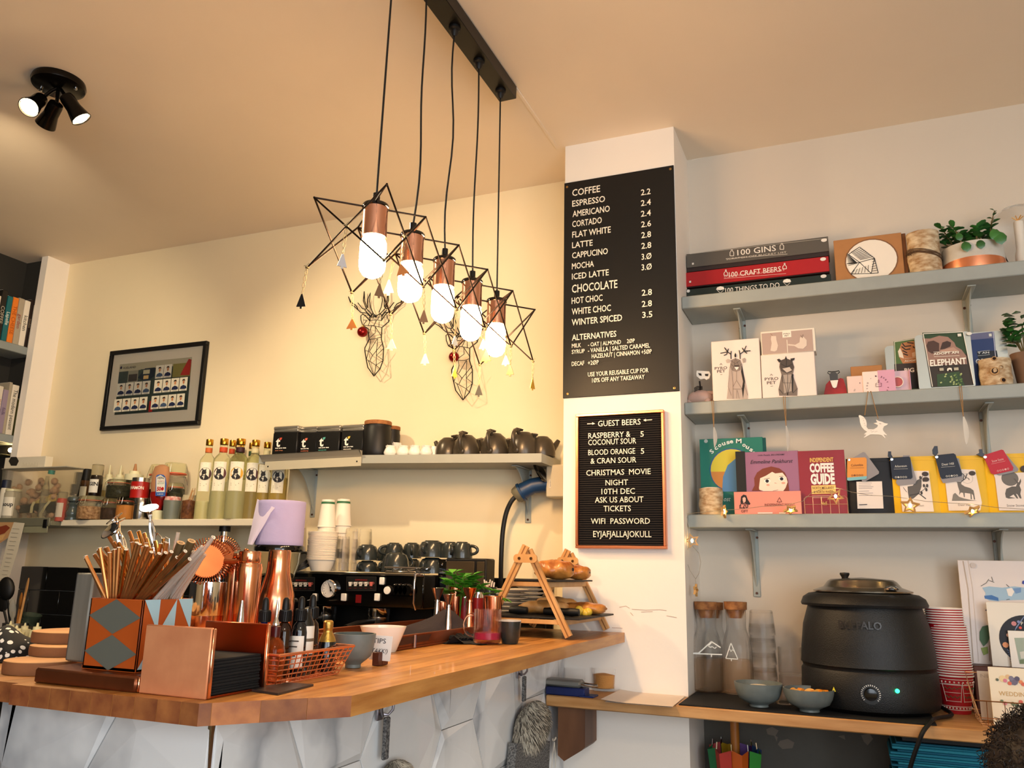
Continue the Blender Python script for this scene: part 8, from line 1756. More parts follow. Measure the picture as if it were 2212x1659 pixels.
# ---- tray with towel
q1=at(848,1409,z=CZ); q2=at(1000,1383,z=CZ); xT=(q1.x+q2.x)/2; t=empty('copper_tray',(xT,q1.y,CZ),'long copper brown tray with cut out handle along the counter','tray'); LT=(at(1130,1362,z=CZ).y-q1.y); 
LT=min(max(LT,.5),.75); TRM=M('tray_copper','8c4a28',.3,metal=.6,col2='6c361c',vs=7); hT=zat((xT,q1.y),1376)-CZ; WT=.27
for (a,c_,n_) in (((-WT,0,0),(0,LT,.006),'tray_base'),((-.008,0,.0062),(0,LT,hT),'tray_side'),((-WT,0,.0062),(-WT+.008,LT,hT),'tray_side'),((-WT+.0085,0,.0062),(-.0085,.008,hT),'tray_end'),((-WT+.0085,LT-.008,.0062),(-.0085,LT,hT),'tray_end')): MB().box(a,c_,TRM,.0015).build(n_,t)
b=MB(); yy0=at(858,1395,x=xT).y-q1.y; yy1=at(930,1385,x=xT).y-q1.y; b.prism([(yy0,hT*.85),(yy1,hT*.85),(yy1-.015,hT*.42),(yy0,hT*.35)],.0,.0012,M('tray_slot','3c1c10',.6),X=Matrix.Translation((.0018,0,0))@Matrix.Rotation(PI/2,4,'Z')); b.build('handle_slot',t)
yl=at(892,1385,x=xT).y-q1.y
for i,cc in enumerate(('c8c0b0','a02c34','c8c0b0','2c3c6c')): MB().box((.0032,yl+.0025*i,.002),(.0036,yl+.0025*i+.0022,hT*.95),C(cc)).build('striped_label',t)
# dark towel heap
tw=at(925,1362,x=xT-.10); o=Vector((xT-.105,at(900,1380,x=xT-.1).y,CZ+.0068)); t=empty('bar_towel',o,'crumpled dark plum cloth lying on the copper tray','cloth')
n1,n2=26,14; vs=[]; rr=random.Random(8); Lw=.44; Ww=.19
TWM=M('towel_plum','2c2226',.95,bump=.5,bs=160,var=.15)
for i in range(n1+1):
    for j in range(n2+1):
        u,v=i/n1,j/n2; hgt=.062*math.sin(PI*v)**.6*(.55+.45*math.sin(PI*u*1.6+.2)**2)*(math.sin(PI*min(1,max(0,u)))**.35)+.007*math.sin(11*v+5*u)*math.sin(PI*v)+.006*math.sin(17*u+4*v)*math.sin(PI*v)
        vs.append((-Ww/2+Ww*v+.012*math.sin(6*u),Lw*u,max(.001,hgt)))
N=len(vs); fs=[]; low=[(a,c_,.0) for a,c_,_ in vs]
for i in range(n1):
    for j in range(n2): a=i*(n2+1)+j; fs.append([a,a+1,a+n2+2,a+n2+1])
b=MB().add(vs,fs,TWM); 
for q9 in range(4):
    0 and b.tube([(-.05+.03*q9+.01*math.sin(u*9+q9),.02+Lw*.9*u,.036+.012*math.sin(PI*u*1.6+q9)*math.sin(PI*u)) for u in [i/14 for i in range(15)]],[.004+.010*math.sin(PI*i/14) for i in range(15)],TWM,8)
b.build('towel_folds',t,fix=False,ang=80)
# ---- jiggers, cups, mint
def jigger(px,rt,rm,rb,rpx,m,mt,label,Y=None):
    c=at(px,rb,z=CZ) if Y is None else None
    Yj=Y; p=at(px,1310,y=Yj); k=mpp(p); r=rpx*k; z0=CZ+.0068; zt_=zat((p.x,Yj-r),rt)-z0; zm=zat((p.x,Yj),rm)-z0; t=empty('jigger',(p.x,Yj,z0),label,'jigger','hourglass jiggers on the tray')
    cupm([(0,.001),(r*.72,.0),(r*.70,.002),(r*.30,zm-.003)],m,28).build('lower_cup',t); cupm([(r*.30,zm-.0028),(r*.42,zm-.002),(r*.42,zm+.002),(r*.30,zm+.0028)],mt,24).build('collar',t); cupm([(r*.30,zm+.003),(r*.95,zt_-.001),(r*1.0,zt_),(r*.9,zt_-.002),(r*.2,zm+.006)],mt,28).build('upper_cup',t)
JS=CHROME; JY=lambda px,row: at(px,row,z=CZ+.0068).y
jigger(944,1270,1298,1345,15,CHROME,STEEL,'tall steel jigger left of the mint',Y=2.12); jigger(969,1284,1309,1350,14,CHROME,STEEL,'short steel jigger with a copper inside',Y=2.02); jigger(1014,1270,1298,1345,16,COPPER,COPPER,'tall copper jigger in front of the mint',Y=2.10)
def tumb(px,rt,rpx,Y,m,label,taper=.72,z=CZ+.0068,name='copper_cup',grp='copper cups on the tray'):
    p=at(px,1310,y=Y); r=rpx*mpp(p); H=zat((p.x,Y-r),rt)-z; t=empty(name,(p.x,Y,z),label,'cup',grp); cupm([(0,.001),(r*taper,.001),(r*taper*1.03,.003),(r,H),(r*1.03,H),(r*.96,H-.002),(r*taper*.95,.006),(0,.006)],m,32).build('cup_body',t); return t,r,H
t1,r1,H1=tumb(982,1267,15,2.20,COPPER,'copper cup holding mint, between the jiggers')
tumb(1065,1288,21,2.12,COPPER,'plain copper cup behind the glass mug'); tumb(955,1300,13,2.16,COPPER,'small copper cup almost hidden behind the short jigger',name='copper_cup')
for px,l in ((1003,'red can with a steel rim behind the copper jigger, left one'),(1031,'red can with a steel rim behind the copper jigger, right one')):
    p=at(px,1320,y=2.22 if px<1010 else 2.20); r=13*mpp(p); H=zat((p.x,p.y-r),1279)-(CZ+.0068); t=empty('red_can',(p.x,p.y,CZ+.0068),l,'can','red cans on the tray'); MB().lathe([(0,.0),(r,0),(r,H*.86)],M('can_red','8c1216',.35,var=.1,vs=20),28).build('can_body',t); MB().lathe([(r*.97,H*.8605),(r*.97,H),(r*.9,H),(0,H*.97)],CHROME,28,cap=False).build('steel_rim',t)
MINT=M('mint_leaf','5ca62e',.45,col2='357a1c',vs=30)
t=empty('mint_bunch',(t1.location.x+.015,2.205,t1.location.z+.02),'bunch of fresh green mint standing in the copper cup','herbs'); b=MB(); st=MB(); rr=random.Random(31)
for i in range(16):
    a=rr.uniform(0,2*PI); L_=rr.uniform(.02,.058); tip=Vector((math.cos(a)*L_+.012,math.sin(a)*L_*.6,H1-.02+rr.uniform(.012,.05)-L_*.25)); st.tube([(0,0,.0),(tip.x*.3,tip.y*.3,H1*.6),tip],.0013,MINT,4)
    for j in range(5):
        g=j*2.2+i; leafmesh(b,tip-Vector((0,0,.009*j)),Vector((math.cos(g),math.sin(g),.25)),Vector((0,0,1)),rr.uniform(.030,.046),rr.uniform(.022,.032),MINT,thick=.02)
for i in range(7):
    a=rr.uniform(-.5,.4); tip=Vector((.05+.018*i,-.01*i,H1-.03-.006*i+.02)); leafmesh(b,tip,Vector((1,-.2,-.6+.2*i%1)),Vector((0,0,1)),.035,.008,MINT,thick=.02)
st.build('stems',t); b.build('leaf',t,kind='stuff')
# dark pot with striped straws
t,r,H=tumb(1053,1268,20,2.38,STONE,'dark pot of striped straws behind the mint',name='dark_pot',grp=None,z=CZ)
for i in range(6):
    a=i*1.05; o=t.location+Vector((math.cos(a)*r*.45,math.sin(a)*r*.45,.01)); e=at(1046+4.4*i,1252+(i%3)*3,y=2.38+math.sin(a)*.01)-o; b=MB()
    n=8
    for s_ in range(n): b.cyl(e*(s_/n),e*((s_+1)/n),.0024,C('e8d8c8') if s_%2 else M('stripe_copper','a04c30',.35,metal=.4),n=7)
    tag(b.build('striped_straw',loc=o),'copper and white striped straw in the dark pot','straw','striped straws in the dark pot')
# plates
PLM=M('plate_taupe','c6baa8',.35,var=.05,vs=20)
def plates(px,Y,rpx,n,rt,label,grp):
    p=at(px,1300,y=Y); r=rpx*mpp(p); zt_=zat((p.x,Y-r),rt); st=.0125; z=zt_-st*n; z=max(z,CZ); f=None
    for i in range(n):
        if f is None: f=cupm([(0,0),(r*.55,0),(r*.58,.002),(r*.97,.008),(r,.0105),(r*.985,.0115),(r*.6,.006),(0,.005)],PLM,40).build('plate',loc=(p.x,Y,z)); o=f
        else: o=f.copy(); COL.objects.link(o); o.location=(p.x+random.uniform(-.002,.002),Y,z)
        tag(o,label+(' topmost' if i==n-1 else ' below the top one'),'plate',grp); z+=st
    return z
plates(1098,2.44,43,7,1272,'taupe plate in the nearer stack behind the pastry stand,','plates, nearer stack'); plates(1140,2.555,37,8,1262,'taupe plate in the farther stack behind the pastry stand,','plates, farther stack')
# ---- glass mug, cup, cloth
t,c,r=stand('x',1052,1394,30,'x','x'); bpy.data.objects.remove(t); H=zat((c.x,c.y-r),1317)-CZ
c.z=CZ+.004
glassmug(c,r,H-.004,'clear glass mug with a pink reflection inside, standing on the dark cloth',PI+.35,tint=M('pink_reflection','c4385a',.1,trans=.5,ior=1.2),group=None)  # pink reflections in clear glass, put in as a coloured fill
o=at(1040,1385,z=CZ); t=empty('dark_cloth',(c.x-.035,c.y,CZ),'crinkled black cloth mat under the glass mug','cloth'); rr=random.Random(5); b=MB(); n=30; vs=[(0,0,.0034)]
for q9 in (0.55,1.0):
    for i in range(n): a=2*PI*i/n; R9=(.062+.016*math.sin(5*a)+rr.uniform(-.006,.006))*q9*(1.35 if math.cos(a)<0 else .9); vs.append((R9*math.cos(a),R9*.75*math.sin(a),(.0034 if q9<1 else .0005+abs(rr.gauss(0,.006))*(1.5 if math.cos(a)<-.2 else .3))))
fs=[[0,1+i,1+(i+1)%n] for i in range(n)]+[[1+i,1+n+i,1+n+(i+1)%n,1+(i+1)%n] for i in range(n)]; b.add(vs,fs,M('black_felt','0d0a0b',.95,bump=.6,bs=90))
for i in range(7): a=PI*.6+i*.28; b.tube([(.045*math.cos(a),.03*math.sin(a),.004),(.075*math.cos(a),.05*math.sin(a),.012+.004*(i%2)),(.098*math.cos(a+.1),.06*math.sin(a+.1),.003)],[.008,.010,.003],M('black_felt','0d0a0b',.95),7)
b.build('cloth_body',t,fix=False,ang=30)
t,c,r=stand('dark_cup',1101,1392,17,'dark grey handleless cup with a pale rim next to the glass mug','cup'); H=zat((c.x,c.y-r),1340)-CZ; cupm([(0,.0005),(r*1.0,.0005),(r*1.05,.003),(r*1.28,H*.3),(r*1.42,H-.003)],STONE,36).build('cup_body',t); cupm([(r*1.42,H-.0028),(r*1.425,H),(r*1.33,H),(r*1.25,H*.4),(0,H*.15)],M('cup_inside_pale','cfc6b8',.3),36).build('cup_rim',t)
# ---- pastry stand
f1=at(1226,1383,z=CZ); f2=at(1318,1366,z=CZ); xA=f1.x; yA=f1.y; yB2=f2.y; k=mpp(f1); ap=at(1138,1176,y=yA); HA=ap.z-CZ; hwA=xA-ap.x; xc=ap.x
t=empty('pastry_stand',(xc,yA,CZ),'folding beech A frame stand with two slate shelves of pastries','cake stand'); 
def leg(xf,zf,xt,zt_,y,wd=.020,d=.012):
    d3=Vector((xt-xf,0,zt_-zf)); L_=d3.length; ax=d3.normalized(); n_=Vector((-ax.z,0,ax.x)); b=MB(); vs=[]
    for yy in (y-d/2,y+d/2):
        for c_ in (Vector((xf,0,zf))-n_*wd/2,Vector((xf,0,zf))+n_*wd/2,Vector((xt,0,zt_))+n_*wd/2,Vector((xt,0,zt_))-n_*wd/2): vs.append((c_.x,yy,c_.z))
    b.add(vs,[(0,1,2,3),(7,6,5,4),(0,4,5,1),(1,5,6,2),(2,6,7,3),(3,7,4,0)],WOODL)
    g=.0018; b2=[]; vs=[]
    for c_ in (Vector((xf,0,zf))-n_*g,Vector((xf,0,zf))+n_*g,Vector((xt,0,zt_))+n_*g,Vector((xt,0,zt_))-n_*g): vs.append((c_.x,y-d/2-.0004,c_.z))
    b.add(vs,[(0,1,2,3)],M('groove_dark','8c5a2c',.7)); b.build('leg',t,fix=False)
DYs=yB2-yA
for yy in (0,DYs):
    leg(-hwA,.008,-.002,HA-.004,yy); leg(hwA,.008,.002,HA-.016,yy+.0125)
    MB().prism(rrect(.036,.024,.011),yy-.012,yy-.0065,WOODL,X=Matrix.Translation((0,0,HA*.80))).build('joint_plate',t)
    for sx in (-.018,.018): MB().lathe([(.0045,0),(.004,.002),(0,.0022)],M('bolt_bronze','7c6244',.3,metal=1),12,X=Matrix.Translation((sx,yy-.0121,HA*.80+.012))@Matrix.Rotation(PI/2,4,'X')).build('bolt',t)
SLT=M('slate_black','15120f',.6,bump=.6,bs=60,var=.3)
zr1=zat((xc,yA),1256)-CZ; zr2=HA*.19
zu=HA*.60; zl_=HA*.205
for zz,ov in ((zu,.03),(zl_,.05)):
    hw=hwA*(1-zz/HA)+.004
    for sx in (-1,1): MB().box((sx*hw-.006,.008,zz-.016),(sx*hw+.006,DYs-.001+(.02 if sx>0 else 0),zz-.001),WOODL,.001).build('cross_rail',t)
    for yy in (.012,DYs-.02): MB().box((-hw,yy,zz-.014),(hw,yy+.010,zz-.002),WOODL,.001).build('cross_rail',t)
    MB().box((-hw-ov*.6,.014,zz),(hw+ov,DYs-.006,zz+.005),SLT,.001).build('slate_shelf',t)
CRO=M('croissant_crust','d08a3e',.4,col2='86400f',vs=30,bump=1.0,bs=50,coat=.3); CRP=M('pastry_pale','d8a468',.6,col2='b8762c',vs=25,bump=.8,bs=60)
def pastry(loc,L_,rw,rh,rz,label,m=CRO,ridg=4,name='pastry',grp='pastries on the stand'):
    t=empty(name,loc,label,'pastry',grp,rz=rz); n=28; k_=18; vs=[]; rr=random.Random(int(L_*1e4))
    for i in range(n+1):
        u=i/n; e=max(.05,math.sin(PI*u))**.28; st_=1+.05*abs(math.sin(ridg*PI*u))+.05*math.sin(5*u+3); 
        for j in range(k_): a=2*PI*j/k_; q5=1+.06*math.sin(3*a+9*u)+.05*math.sin(2*a-14*u)+rr.uniform(-.012,.012)+.07*abs(math.cos(2*a)); vs.append((L_*(u-.5)*(1+.05*math.cos(3*a)),rw*e*st_*q5*math.cos(a),max(.0005,rh+rh*e*st_*q5*math.sin(a)*.95)))
    fs=[[i*k_+j,i*k_+(j+1)%k_,(i+1)*k_+(j+1)%k_,(i+1)*k_+j] for i in range(n) for j in range(k_)]+[list(range(k_)),[n*k_+j for j in range(k_)]]
    MB().add(vs,fs,m).build('crust',t,ang=70)
    return t
zu_w=CZ+zu+.0052; zl_w=CZ+zl_+.0052
pc=at(1198,1237,y=yA+DYs*.40); t=pastry((at(1197,1237,y=yA+DYs*.42).x,yA+DYs*.42,zu_w),.115,.038,.029,.35,'large glossy pain au chocolat on the upper slate, left one')
MB().sphere((.052,-.012,.03),.008,M('chocolate','24120a',.4),10,6).build('chocolate_end',t)
t=pastry((at(1245,1237,y=yA+DYs*.72).x,yA+DYs*.72,zu_w),.085,.030,.022,.5,'smaller pain au chocolat with chocolate ends on the upper slate, right one'); MB().sphere((.036,-.01,.022),.007,M('chocolate','24120a',.4),10,6).build('chocolate_end',t)
pastry((at(1175,1320,y=yA+DYs*.45).x,yA+DYs*.45,zl_w),.15,.036,.020,.75,'long golden almond croissant on the lower slate, left one',m=CRP)
pastry((at(1200,1305,y=yA+DYs*.70).x,yA+DYs*.70,zl_w),.13,.030,.024,.2,'pale croissant behind on the lower slate',m=CRP)
t=pastry((at(1262,1322,y=yA+DYs*.66).x,yA+DYs*.66,zl_w),.13,.040,.018,.1,'sugar dusted croissant with yellow custard on the lower slate, right one')
b=MB()
for q9 in ((.0,-.036,.010),(.012,-.040,.006),(-.008,-.040,.014),(.02,-.038,.010)): b.sphere(q9,.013,M('custard','ecc040',.3),10,7)
b.build('custard',t)
for (px,row,Ls,l) in ((1198,1335,.07,'black cloth roll on the lower slate, front one'),(1235,1333,.05,'small black tongs grip on the lower slate'),(1120,1328,.06,'black oven cloth on the lower slate, left end')):
    c=at(px,row,y=yA+DYs*.22); o=empty('black_roll',(c.x,yA+DYs*.22,zl_w),l,'cloth','black cloths on the lower slate'); MB().lathe([(0,-Ls/2),(.010,-Ls/2+.003),(.012,0),(.010,Ls/2-.003),(0,Ls/2)],BLK,14,X=Matrix.Translation((0,0,.0125))@Matrix.Rotation(PI/2,4,'Y'),cap=False).build('roll_body',o)
# ---- far left: utensils, squeeze bottles, boards
BZ=.8006
def blt(px,row,Y): return at(px,row,y=Y)
c=blt(28,1400,2.62); t=empty('utensil_pot',(c.x,2.62,BZ),'dark pot full of wooden spoons and ladles at the far left','utensil pot'); zz=zat((c.x,2.62),1345)-BZ; MB().lathe([(0,0),(.05,0),(.055,zz),(.050,zz),(0,zz*.9)],STEEL,28,cap=False).build('pot_body',t)
po=t.location.copy()
def utensil(px,rt,L_,label,kind,m,tilt_x):
    e=at(px,rt,y=2.60); b0=Vector((po.x+tilt_x*.3,2.62,BZ+zz*.3)); t=empty('kitchen_utensil',b0,label,'utensil','utensils in the far left pot'); d=e-b0; ax=d.normalized()
    b=MB(); b.tube([(0,0,0),d*.55,d*.8],.005,m,8); b.build('handle',t); X=Matrix.Translation(d*.86)@ax.to_track_quat('Z','X').to_matrix().to_4x4()
    MB().sphere((0,0,0),1,m,16,10,sc=(.030,.007,d.length*.16) if kind=='spoon' else ((.038,.02,.052) if kind=='ladle' else (.014,.004,.045)),X=X).build('head',t)
utensil(62,1250,0,'wooden spatula leaning right in the utensil pot','spoon2',WOODL,.02); utensil(47,1282,0,'broad wooden spoon in the utensil pot','spoon',M('wood_spoon','9c6428',.6),.01); utensil(12,1252,0,'large black ladle in the utensil pot','ladle',BLK,-.02); utensil(27,1303,0,'grey handled tool in the utensil pot','spoon2',M('grey_handle','8c887c',.5),0); utensil(2,1290,0,'black spatula at the left frame edge','spoon',BLK,-.03)
def sq2(px,rt,rb,rpx,Y,l): 
    p=at(px,rb,y=Y); r=rpx*mpp(p); zb9=p.z; zb9=BZ; Hq=zat((p.x,Y-r),rt)-zb9; t=empty('squeeze_bottle',(p.x,Y,zb9),l,'bottle','squeeze bottles on the back counter')
    hb=Hq*.62; MB().lathe([(0,0),(r*.92,0),(r*.96,.006),(r,hb)],CLR,24,cap=True).build('bottle_body',t); MB().lathe([(r*.9,.004),(r*.9,hb*.7),(0,hb*.7)],M('pale_sauce','b8ac84',.4),20).build('sauce',t); MB().lathe([(r*1.05,hb),(r*1.06,hb+.028),(r*.6,hb+.03),(r*.58,hb+.042),(0,hb+.042)],CREAM,24,cap=False).build('collar',t); MB().lathe([(r*.22,hb+.0425),(r*.12,Hq),(0,Hq)],CREAM,12,cap=False).build('nozzle',t)
sq2(27,1352,1415,17,2.45,'cream topped squeeze bottle, largest at the far left'); sq2(15,1342,1400,14,2.53,'cream topped squeeze bottle behind the largest'); sq2(48,1346,1392,12,2.55,'cream topped squeeze bottle, third from the left edge'); sq2(75,1346,1394,14,2.50,'cream topped squeeze bottle beside the steel food pan')
c=at(95,1410,y=2.50); t=empty('food_pan',(c.x+.06,2.44,BZ),'steel pan of creamy food with a dark spoon, back counter','pan'); Hq=zat((c.x,2.40),1386)-BZ; w9=.13
b=MB(); b.add([(-w9,-.07,0),(w9,-.07,0),(w9,.07,0),(-w9,.07,0),(-w9,-.07,Hq),(w9,-.07,Hq),(w9,.07,Hq),(-w9,.07,Hq)],[(0,3,2,1),(0,1,5,4),(1,2,6,5),(2,3,7,6),(3,0,4,7)],M('pan_steel','6c6850',.4,metal=.6)); b.build('pan_body',t); b=MB(); b.box((-w9*1.0,-.069,Hq-.012),(w9,.069,Hq-.004),M('cream_food','dcd4a8',.6,bump=1,bs=60)); 
for i in range(9): b.sphere((-w9*.7+.02*i,-.055+.01*(i%3),Hq-.004),.014,M('cream_food','dcd4a8',.6),9,6,sc=(1.3,1,.6))
b.build('creamy_food',t); MB().tube([(-.09,-.06,Hq+.03),(-.03,-.05,Hq),(0,-.04,Hq-.005)],[.006,.004,.003],BLK,8).build('spoon',t)
t=empty('green_glass_dishes',(at(62,1340,y=2.66).x,2.66,BZ),'stack of small green glass dishes beside the wooden spoons','glass dish'); 
for i in range(3): MB().lathe([(0,.0),(.03,0),(.042,.026),(.039,.026),(.028,.004),(0,.004)],M('dish_green','5c6c5c',.1,trans=.6,ior=1.3,alpha=.9),24,cap=False,X=Matrix.Translation((.004*i,0,zat((t.location.x,2.66),1352)-BZ+.012*i))@Matrix.Rotation(.12*i,4,'Y')).build('dish',t)
MB().box((-.03,-.03,0),(.03,.03,zat((t.location.x,2.66),1352)-BZ-.0005),M('dark_tin','3c382c',.5),.003).build('riser',t)
# round wooden boards on the worktop
WDT=M('board_rind','8c5c38',.8,bump=.5,bs=80,var=.2); WDF=M('board_face','cf9a62',.6,col2='b07c48',vs=12)
def board(pl,pr,row,Y,z,h,label,rx=None):
    a=at(pl,row,y=Y).x; c_=at(pr,row,y=Y).x; r=(c_-a)/2; o=empty('wooden_board',((a+c_)/2,Y+r*.9,z),label,'board','round wooden boards'); b=MB().lathe([(0,0),(r,0),(r*1.01,h*.5),(r,h-.001)],WDT,36,cap=False); b.build('bark_edge',o); MB().lathe([(r*.995,h-.0009),(r*.99,h),(0,h)],WDF,36,cap=False).build('cut_face',o); return z+h
x9=CZ
z1=board(-30,84,1470,.985,CZ,.020,'lowest thin round wooden board at the left frame edge')
z2=board(26,140,1450,1.06,z1+.0005,.016,'middle round wooden board, partly behind the copper box'); z3=board(26,150,1438,1.10,z2+.0005,.019,'uppermost round wooden board with a pale cut face')
# spotted cloth
o=at(20,1445,y=1.13); t=empty('spotted_cloth',(o.x-.02,1.13,CZ),'black cloth with white spots bunched at the far left of the counter','cloth'); n=16; vs=[]; Hq=.055
for i in range(n+1):
    for j in range(n+1): u,v=i/n,j/n; vs.append((-.075+.15*u,-.05+.10*v,max(.0015,Hq*(math.sin(PI*u)*math.sin(PI*v))**.45*(1+.12*math.sin(9*u+7*v)))))
fs=[[i*(n+1)+j,i*(n+1)+j+1,(i+1)*(n+1)+j+1,(i+1)*(n+1)+j] for i in range(n) for j in range(n)]
SPT=M('spotted_fabric','12110f',.85)
nt=SPT.node_tree; vo=nt.nodes.new('ShaderNodeTexVoronoi'); vo.inputs['Scale'].default_value=75; tcn=nt.nodes.new('ShaderNodeTexCoord'); crn=nt.nodes.new('ShaderNodeValToRGB'); crn.color_ramp.interpolation='CONSTANT'; crn.color_ramp.elements[0].color=(.75,.72,.66,1); crn.color_ramp.elements[1].position=.36; crn.color_ramp.elements[1].color=(.006,.006,.006,1); nt.links.new(tcn.outputs['Object'],vo.inputs['Vector']); nt.links.new(vo.outputs['Distance'],crn.inputs[0]); nt.links.new(crn.outputs[0],nt.nodes['Principled BSDF'].inputs['Base Color'])
MB().add(vs,fs,SPT).build('cloth_body',t,fix=False,ang=80)
# ---- fur stockings on hooks under the worktop
FURL=[M('fur_pale','b8b0a0',.9),M('fur_grey','6c665c',.9),M('fur_dark','2c2824',.9),M('fur_cream','cfc8b4',.9)]
KNIT=M('knit_grey','8a8884',.95,col2='26262a',vs=260,bump=1,bs=260)
def stocking(pxh,rowh,strap,fur,body,label,bow=False):
    XW=TX-.010+.0; XP=-.872
    h=at(pxh,rowh,x=XP); t=empty('fur_stocking',(XP,h.y,h.z),label,'christmas stocking','fur trimmed stockings under the counter edge'); o=t.location
    def L3(px,row,dx=0): p=at(px,row,x=XP); return Vector((dx,p.y-o.y,p.z-o.z))
    a=L3(*strap[0]); c_=L3(*strap[1]); b=MB(); b.box((-.006,a.y-.009,c_.z),(.002,a.y+.009,a.z),KNIT,.002); b.build('hanging_strap',t)
    (f0x,f0y),(f1x,f1y)=fur; A=L3((f0x+f1x)/2,f0y); B_=L3((f0x+f1x)/2,f1y); wd=abs(L3(f1x,(f0y+f1y)/2).y-L3(f0x,(f0y+f1y)/2).y)/2; cy=(A.y+B_.y)/2; cz=(A.z+B_.z)/2; hh=(A.z-B_.z)/2
    rr=random.Random(pxh); b=MB(); b.sphere((.0,cy,cz),1,FURL[1],16,10,sc=(.022,wd*.8,hh*.95)); b.build('fur_backing',t)
    fm=MB()
    for i in range(2600):
        a_=rr.uniform(-PI*.55,PI*.55); e=rr.uniform(-1.45,1.45); nrm=Vector((math.cos(a_)*math.cos(e),math.sin(a_)*math.cos(e),math.sin(e))); p=Vector((nrm.x*.022,cy+nrm.y*wd*.8,cz+nrm.z*hh*.95)); d=(nrm*.8+Vector((0,rr.uniform(-.4,.4),-.9))).normalized()*rr.uniform(.012,.024); s_=d.cross(nrm).normalized()*.0009; m=FURL[rr.choice([0,0,0,1,3,3,2])]
        fm.add([p-s_,p+s_,p+d*.6+s_*.6+Vector((0,0,-.001)),p+d],[(0,1,2,3)],m)
    fm.build('fur_trim',t,fix=False,kind='stuff')
    P_=[L3(*q_) for q_ in body]; vs=[]; n=len(P_)
    b=MB(); vs=[(-.012,p.y,p.z) for p in P_]+[(.012,p.y,p.z) for p in P_]; b.add(vs,[list(range(n)),[n+i for i in range(n)][::-1]]+[[i,(i+1)%n,n+(i+1)%n,n+i] for i in range(n)],KNIT); b.build('knitted_body',t)
    if bow:
        b=MB(); K0=L3(1172,1600,.036)
        for s_ in (-1,1): b.tube([K0+Vector((0,s_*.016*math.sin(PI*i/8),.004+.012*math.sin(PI*i/8)-.014*(i/8)*math.sin(PI*i/8))) for i in range(9)],.0011,C('d8d0c0'),5)
        for px2,r2 in ((1167,1690),(1175,1700)): b.tube([K0,L3(px2,1640,.036),L3(px2+1,r2,.03)],.0011,C('d8d0c0'),5)
        b.build('bow_cord',t)
    # the hook itself belongs to the counter
    hk=empty('double_hook',(TX-.0005+.012,h.y,h.z+.002),'small double coat hook screwed under the worktop, %s'%('right one' if bow else 'left one'),'hook','double hooks under the worktop')
    b=MB(); zt_=.020
    for s_ in (-1,1): b.tube([(0,0,0),(.012,s_*.010,-.002),(.016,s_*.020,.006),(.016,s_*.024,.020)],.0028,M('hook_pewter','9c98a0',.3,metal=.9),7); b.sphere((.016,s_*.024,.021),.004,M('hook_pewter','9c98a0',.3,metal=.9),8,6)
    b.build('hook_arms',hk); MB().box((-.004,-.010,-.012),(.001,.010,.020),M('hook_pewter','9c98a0',.3,metal=.9),.001).build('back_plate',hk)
stocking(837,1546,((838,1549),(836,1640)),((812,1640),(890,1745)),((815,1740),(880,1725),(870,1840),(850,1880),(790,1880),(800,1800)),'grey knitted stocking with fur trim, only its top in view, left one')
stocking(1133,1458,((1134,1461),(1131,1516)),((1106,1512),(1194,1625)),((1108,1605),(1180,1600),(1176,1700),(1160,1760),(1095,1765),(1100,1690)),'grey knitted stocking with shaggy fur trim and white cord bow, right one',bow=True)
# =============================== plaster seams, scuffs and peeling patches
struct(MB().box((-.938,2.21,ZC-.003),(-.926,YP-.0005,ZC+.001),PAINTC,.001).build('trim_1'))
P=Print(YP); 
for l in ([(1338,1312),(1352,1309),(1360,1314)],[(1365,1316),(1395,1318),(1425,1317),(1440,1319)],[(1385,1322),(1410,1321)],[(1440,1330),(1462,1334)],[(1322,1356),(1345,1357)],[(1362,1323),(1368,1330)]): P.line(l,1.0,'b89a84')
struct(P.build('wall_scuff_marks'))
P=Print(YB-.0035)
for l in ([(1655,1575),(1668,1570),(1682,1578),(1675,1590),(1658,1586)],[(1685,1600),(1702,1596),(1716,1604),(1712,1616),(1690,1618),(1680,1608)],[(1672,1588),(1680,1592),(1678,1602)],[(1860,1588),(1878,1584),(1886,1596),(1874,1610),(1866,1602)],[(1810,1590),(1824,1588),(1826,1598)]): P.poly(l,'75685a')
struct(P.build('wall_peeling_patches'))
P=Print(YB)
for l in ([(1494,346),(1520,340),(1560,332),(1600,325),(1645,317)],[(2095,240),(2130,236)]): P.line(l,1.6,'e8dccb')
struct(P.build('wall_plaster_seam'))
# =============================== person at the right edge (only the hair shows)
hc=at(2262,1690,y=1.95); 
t=empty('person',(hc.x,hc.y,0),'person with dark brown curly hair seen from behind at the bottom right corner','person')
SK=M('skin','c08a68',.5,sss=.1); HR=M('hair_dark','120b07',.6,col2='2a1a10',vs=60); COAT=M('coat_dark','1f2226',.8,bump=.4,bs=150)
hz_=hc.z
J=dict(pel=(0,0,hz_-.50,.12),wa=(0,.01,hz_-.40,.105),ch=(0,0,hz_-.26,.12),ne=(0,0,hz_-.13,.045),hd=(0,.0,hz_-.02,.075),ht=(0,0,hz_+.03,.08),sl=(-.13,0,hz_-.19,.05),el=(-.17,.05,hz_-.36,.038),hl=(-.10,.22,hz_-.42,.025),sr=(.13,0,hz_-.19,.05),er=(.17,.05,hz_-.36,.038),hr=(.10,.22,hz_-.42,.025),
 kl=(-.09,.36,max(.1,hz_-.50),.062),kr=(.09,.36,max(.1,hz_-.50),.062),al=(-.09,.38,.07,.035),ar=(.09,.38,.07,.035),fl=(-.09,.48,.03,.03),fr=(.09,.48,.03,.03))
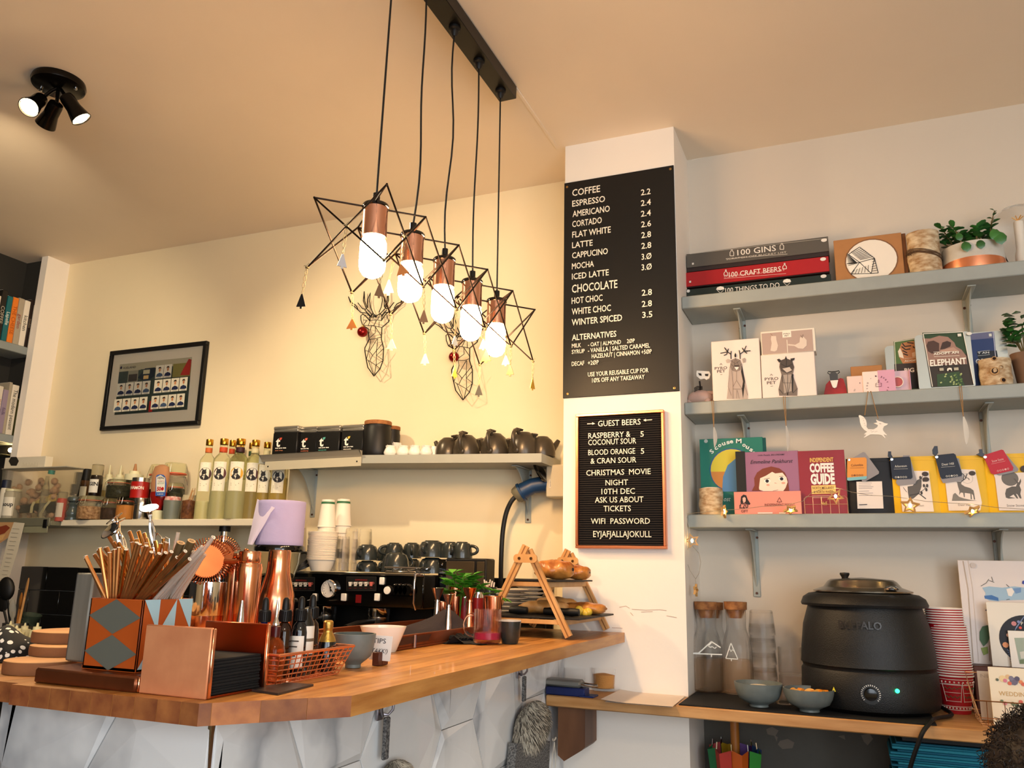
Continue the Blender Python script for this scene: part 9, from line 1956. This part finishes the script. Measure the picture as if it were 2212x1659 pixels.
E_=[('pel','wa'),('wa','ch'),('ch','ne'),('ne','hd'),('hd','ht'),('ch','sl'),('sl','el'),('el','hl'),('ch','sr'),('sr','er'),('er','hr'),('pel','kl'),('kl','al'),('al','fl'),('pel','kr'),('kr','ar'),('ar','fr')]
ks=list(J); me=bpy.data.meshes.new('body'); me.from_pydata([J[k][:3] for k in ks],[(ks.index(a),ks.index(b_)) for a,b_ in E_],[])
bo=bpy.data.objects.new('body',me); COL.objects.link(bo); bo.parent=t; sm=bo.modifiers.new('skin','SKIN'); ss=bo.modifiers.new('sub','SUBSURF'); ss.levels=2; ss.render_levels=2
for i,k_ in enumerate(ks): me.skin_vertices[0].data[i].radius=(J[k_][3],)*2; me.skin_vertices[0].data[i].use_root=(k_=='pel')
me.materials.append(COAT)
MB().sphere((0,.0,hz_),.088,SK,20,14,sc=(.88,1.05,1.2)).build('face',t)
b=MB(); b.sphere((0,-.014,hz_+.015),.100,HR,22,14,sc=(1,1.05,1.12)); rr=random.Random(9)
for i in range(1700):
    a=rr.uniform(0,2*PI); e=rr.uniform(-.5,1.5); d=Vector((math.cos(a)*math.cos(e),math.sin(a)*math.cos(e)-.1,math.sin(e)*1.1))
    if d.y>.55 and e<.7: continue
    c_=Vector((0,-.014,hz_+.015))+d*rr.uniform(.094,.108); s1=Vector((rr.uniform(-1,1),rr.uniform(-1,1),rr.uniform(-1,1))).normalized()
    pts=[c_+d*.0022*j+ (s1*math.cos(j*1.1)+d.cross(s1)*math.sin(j*1.1))*.0055 for j in range(6)]; b.tube(pts,.0008,HR,3)
b.build('hair',t)
st_=empty('stool',(hc.x,hc.y-.0,0),'low dark wooden stool under the seated person','stool'); zs_=max(.1,hz_-.62); MB().lathe([(0,zs_-.03),(.15,zs_-.03),(.155,zs_-.015),(.15,zs_),(0,zs_)],WOODD,24,cap=False).build('seat',st_)
for a in (.8,2.4,4.0,5.5): MB().cyl((.12*math.cos(a),.12*math.sin(a),0),(.10*math.cos(a),.10*math.sin(a),zs_-.031),.012,WOODD,n=8).build('leg',st_)
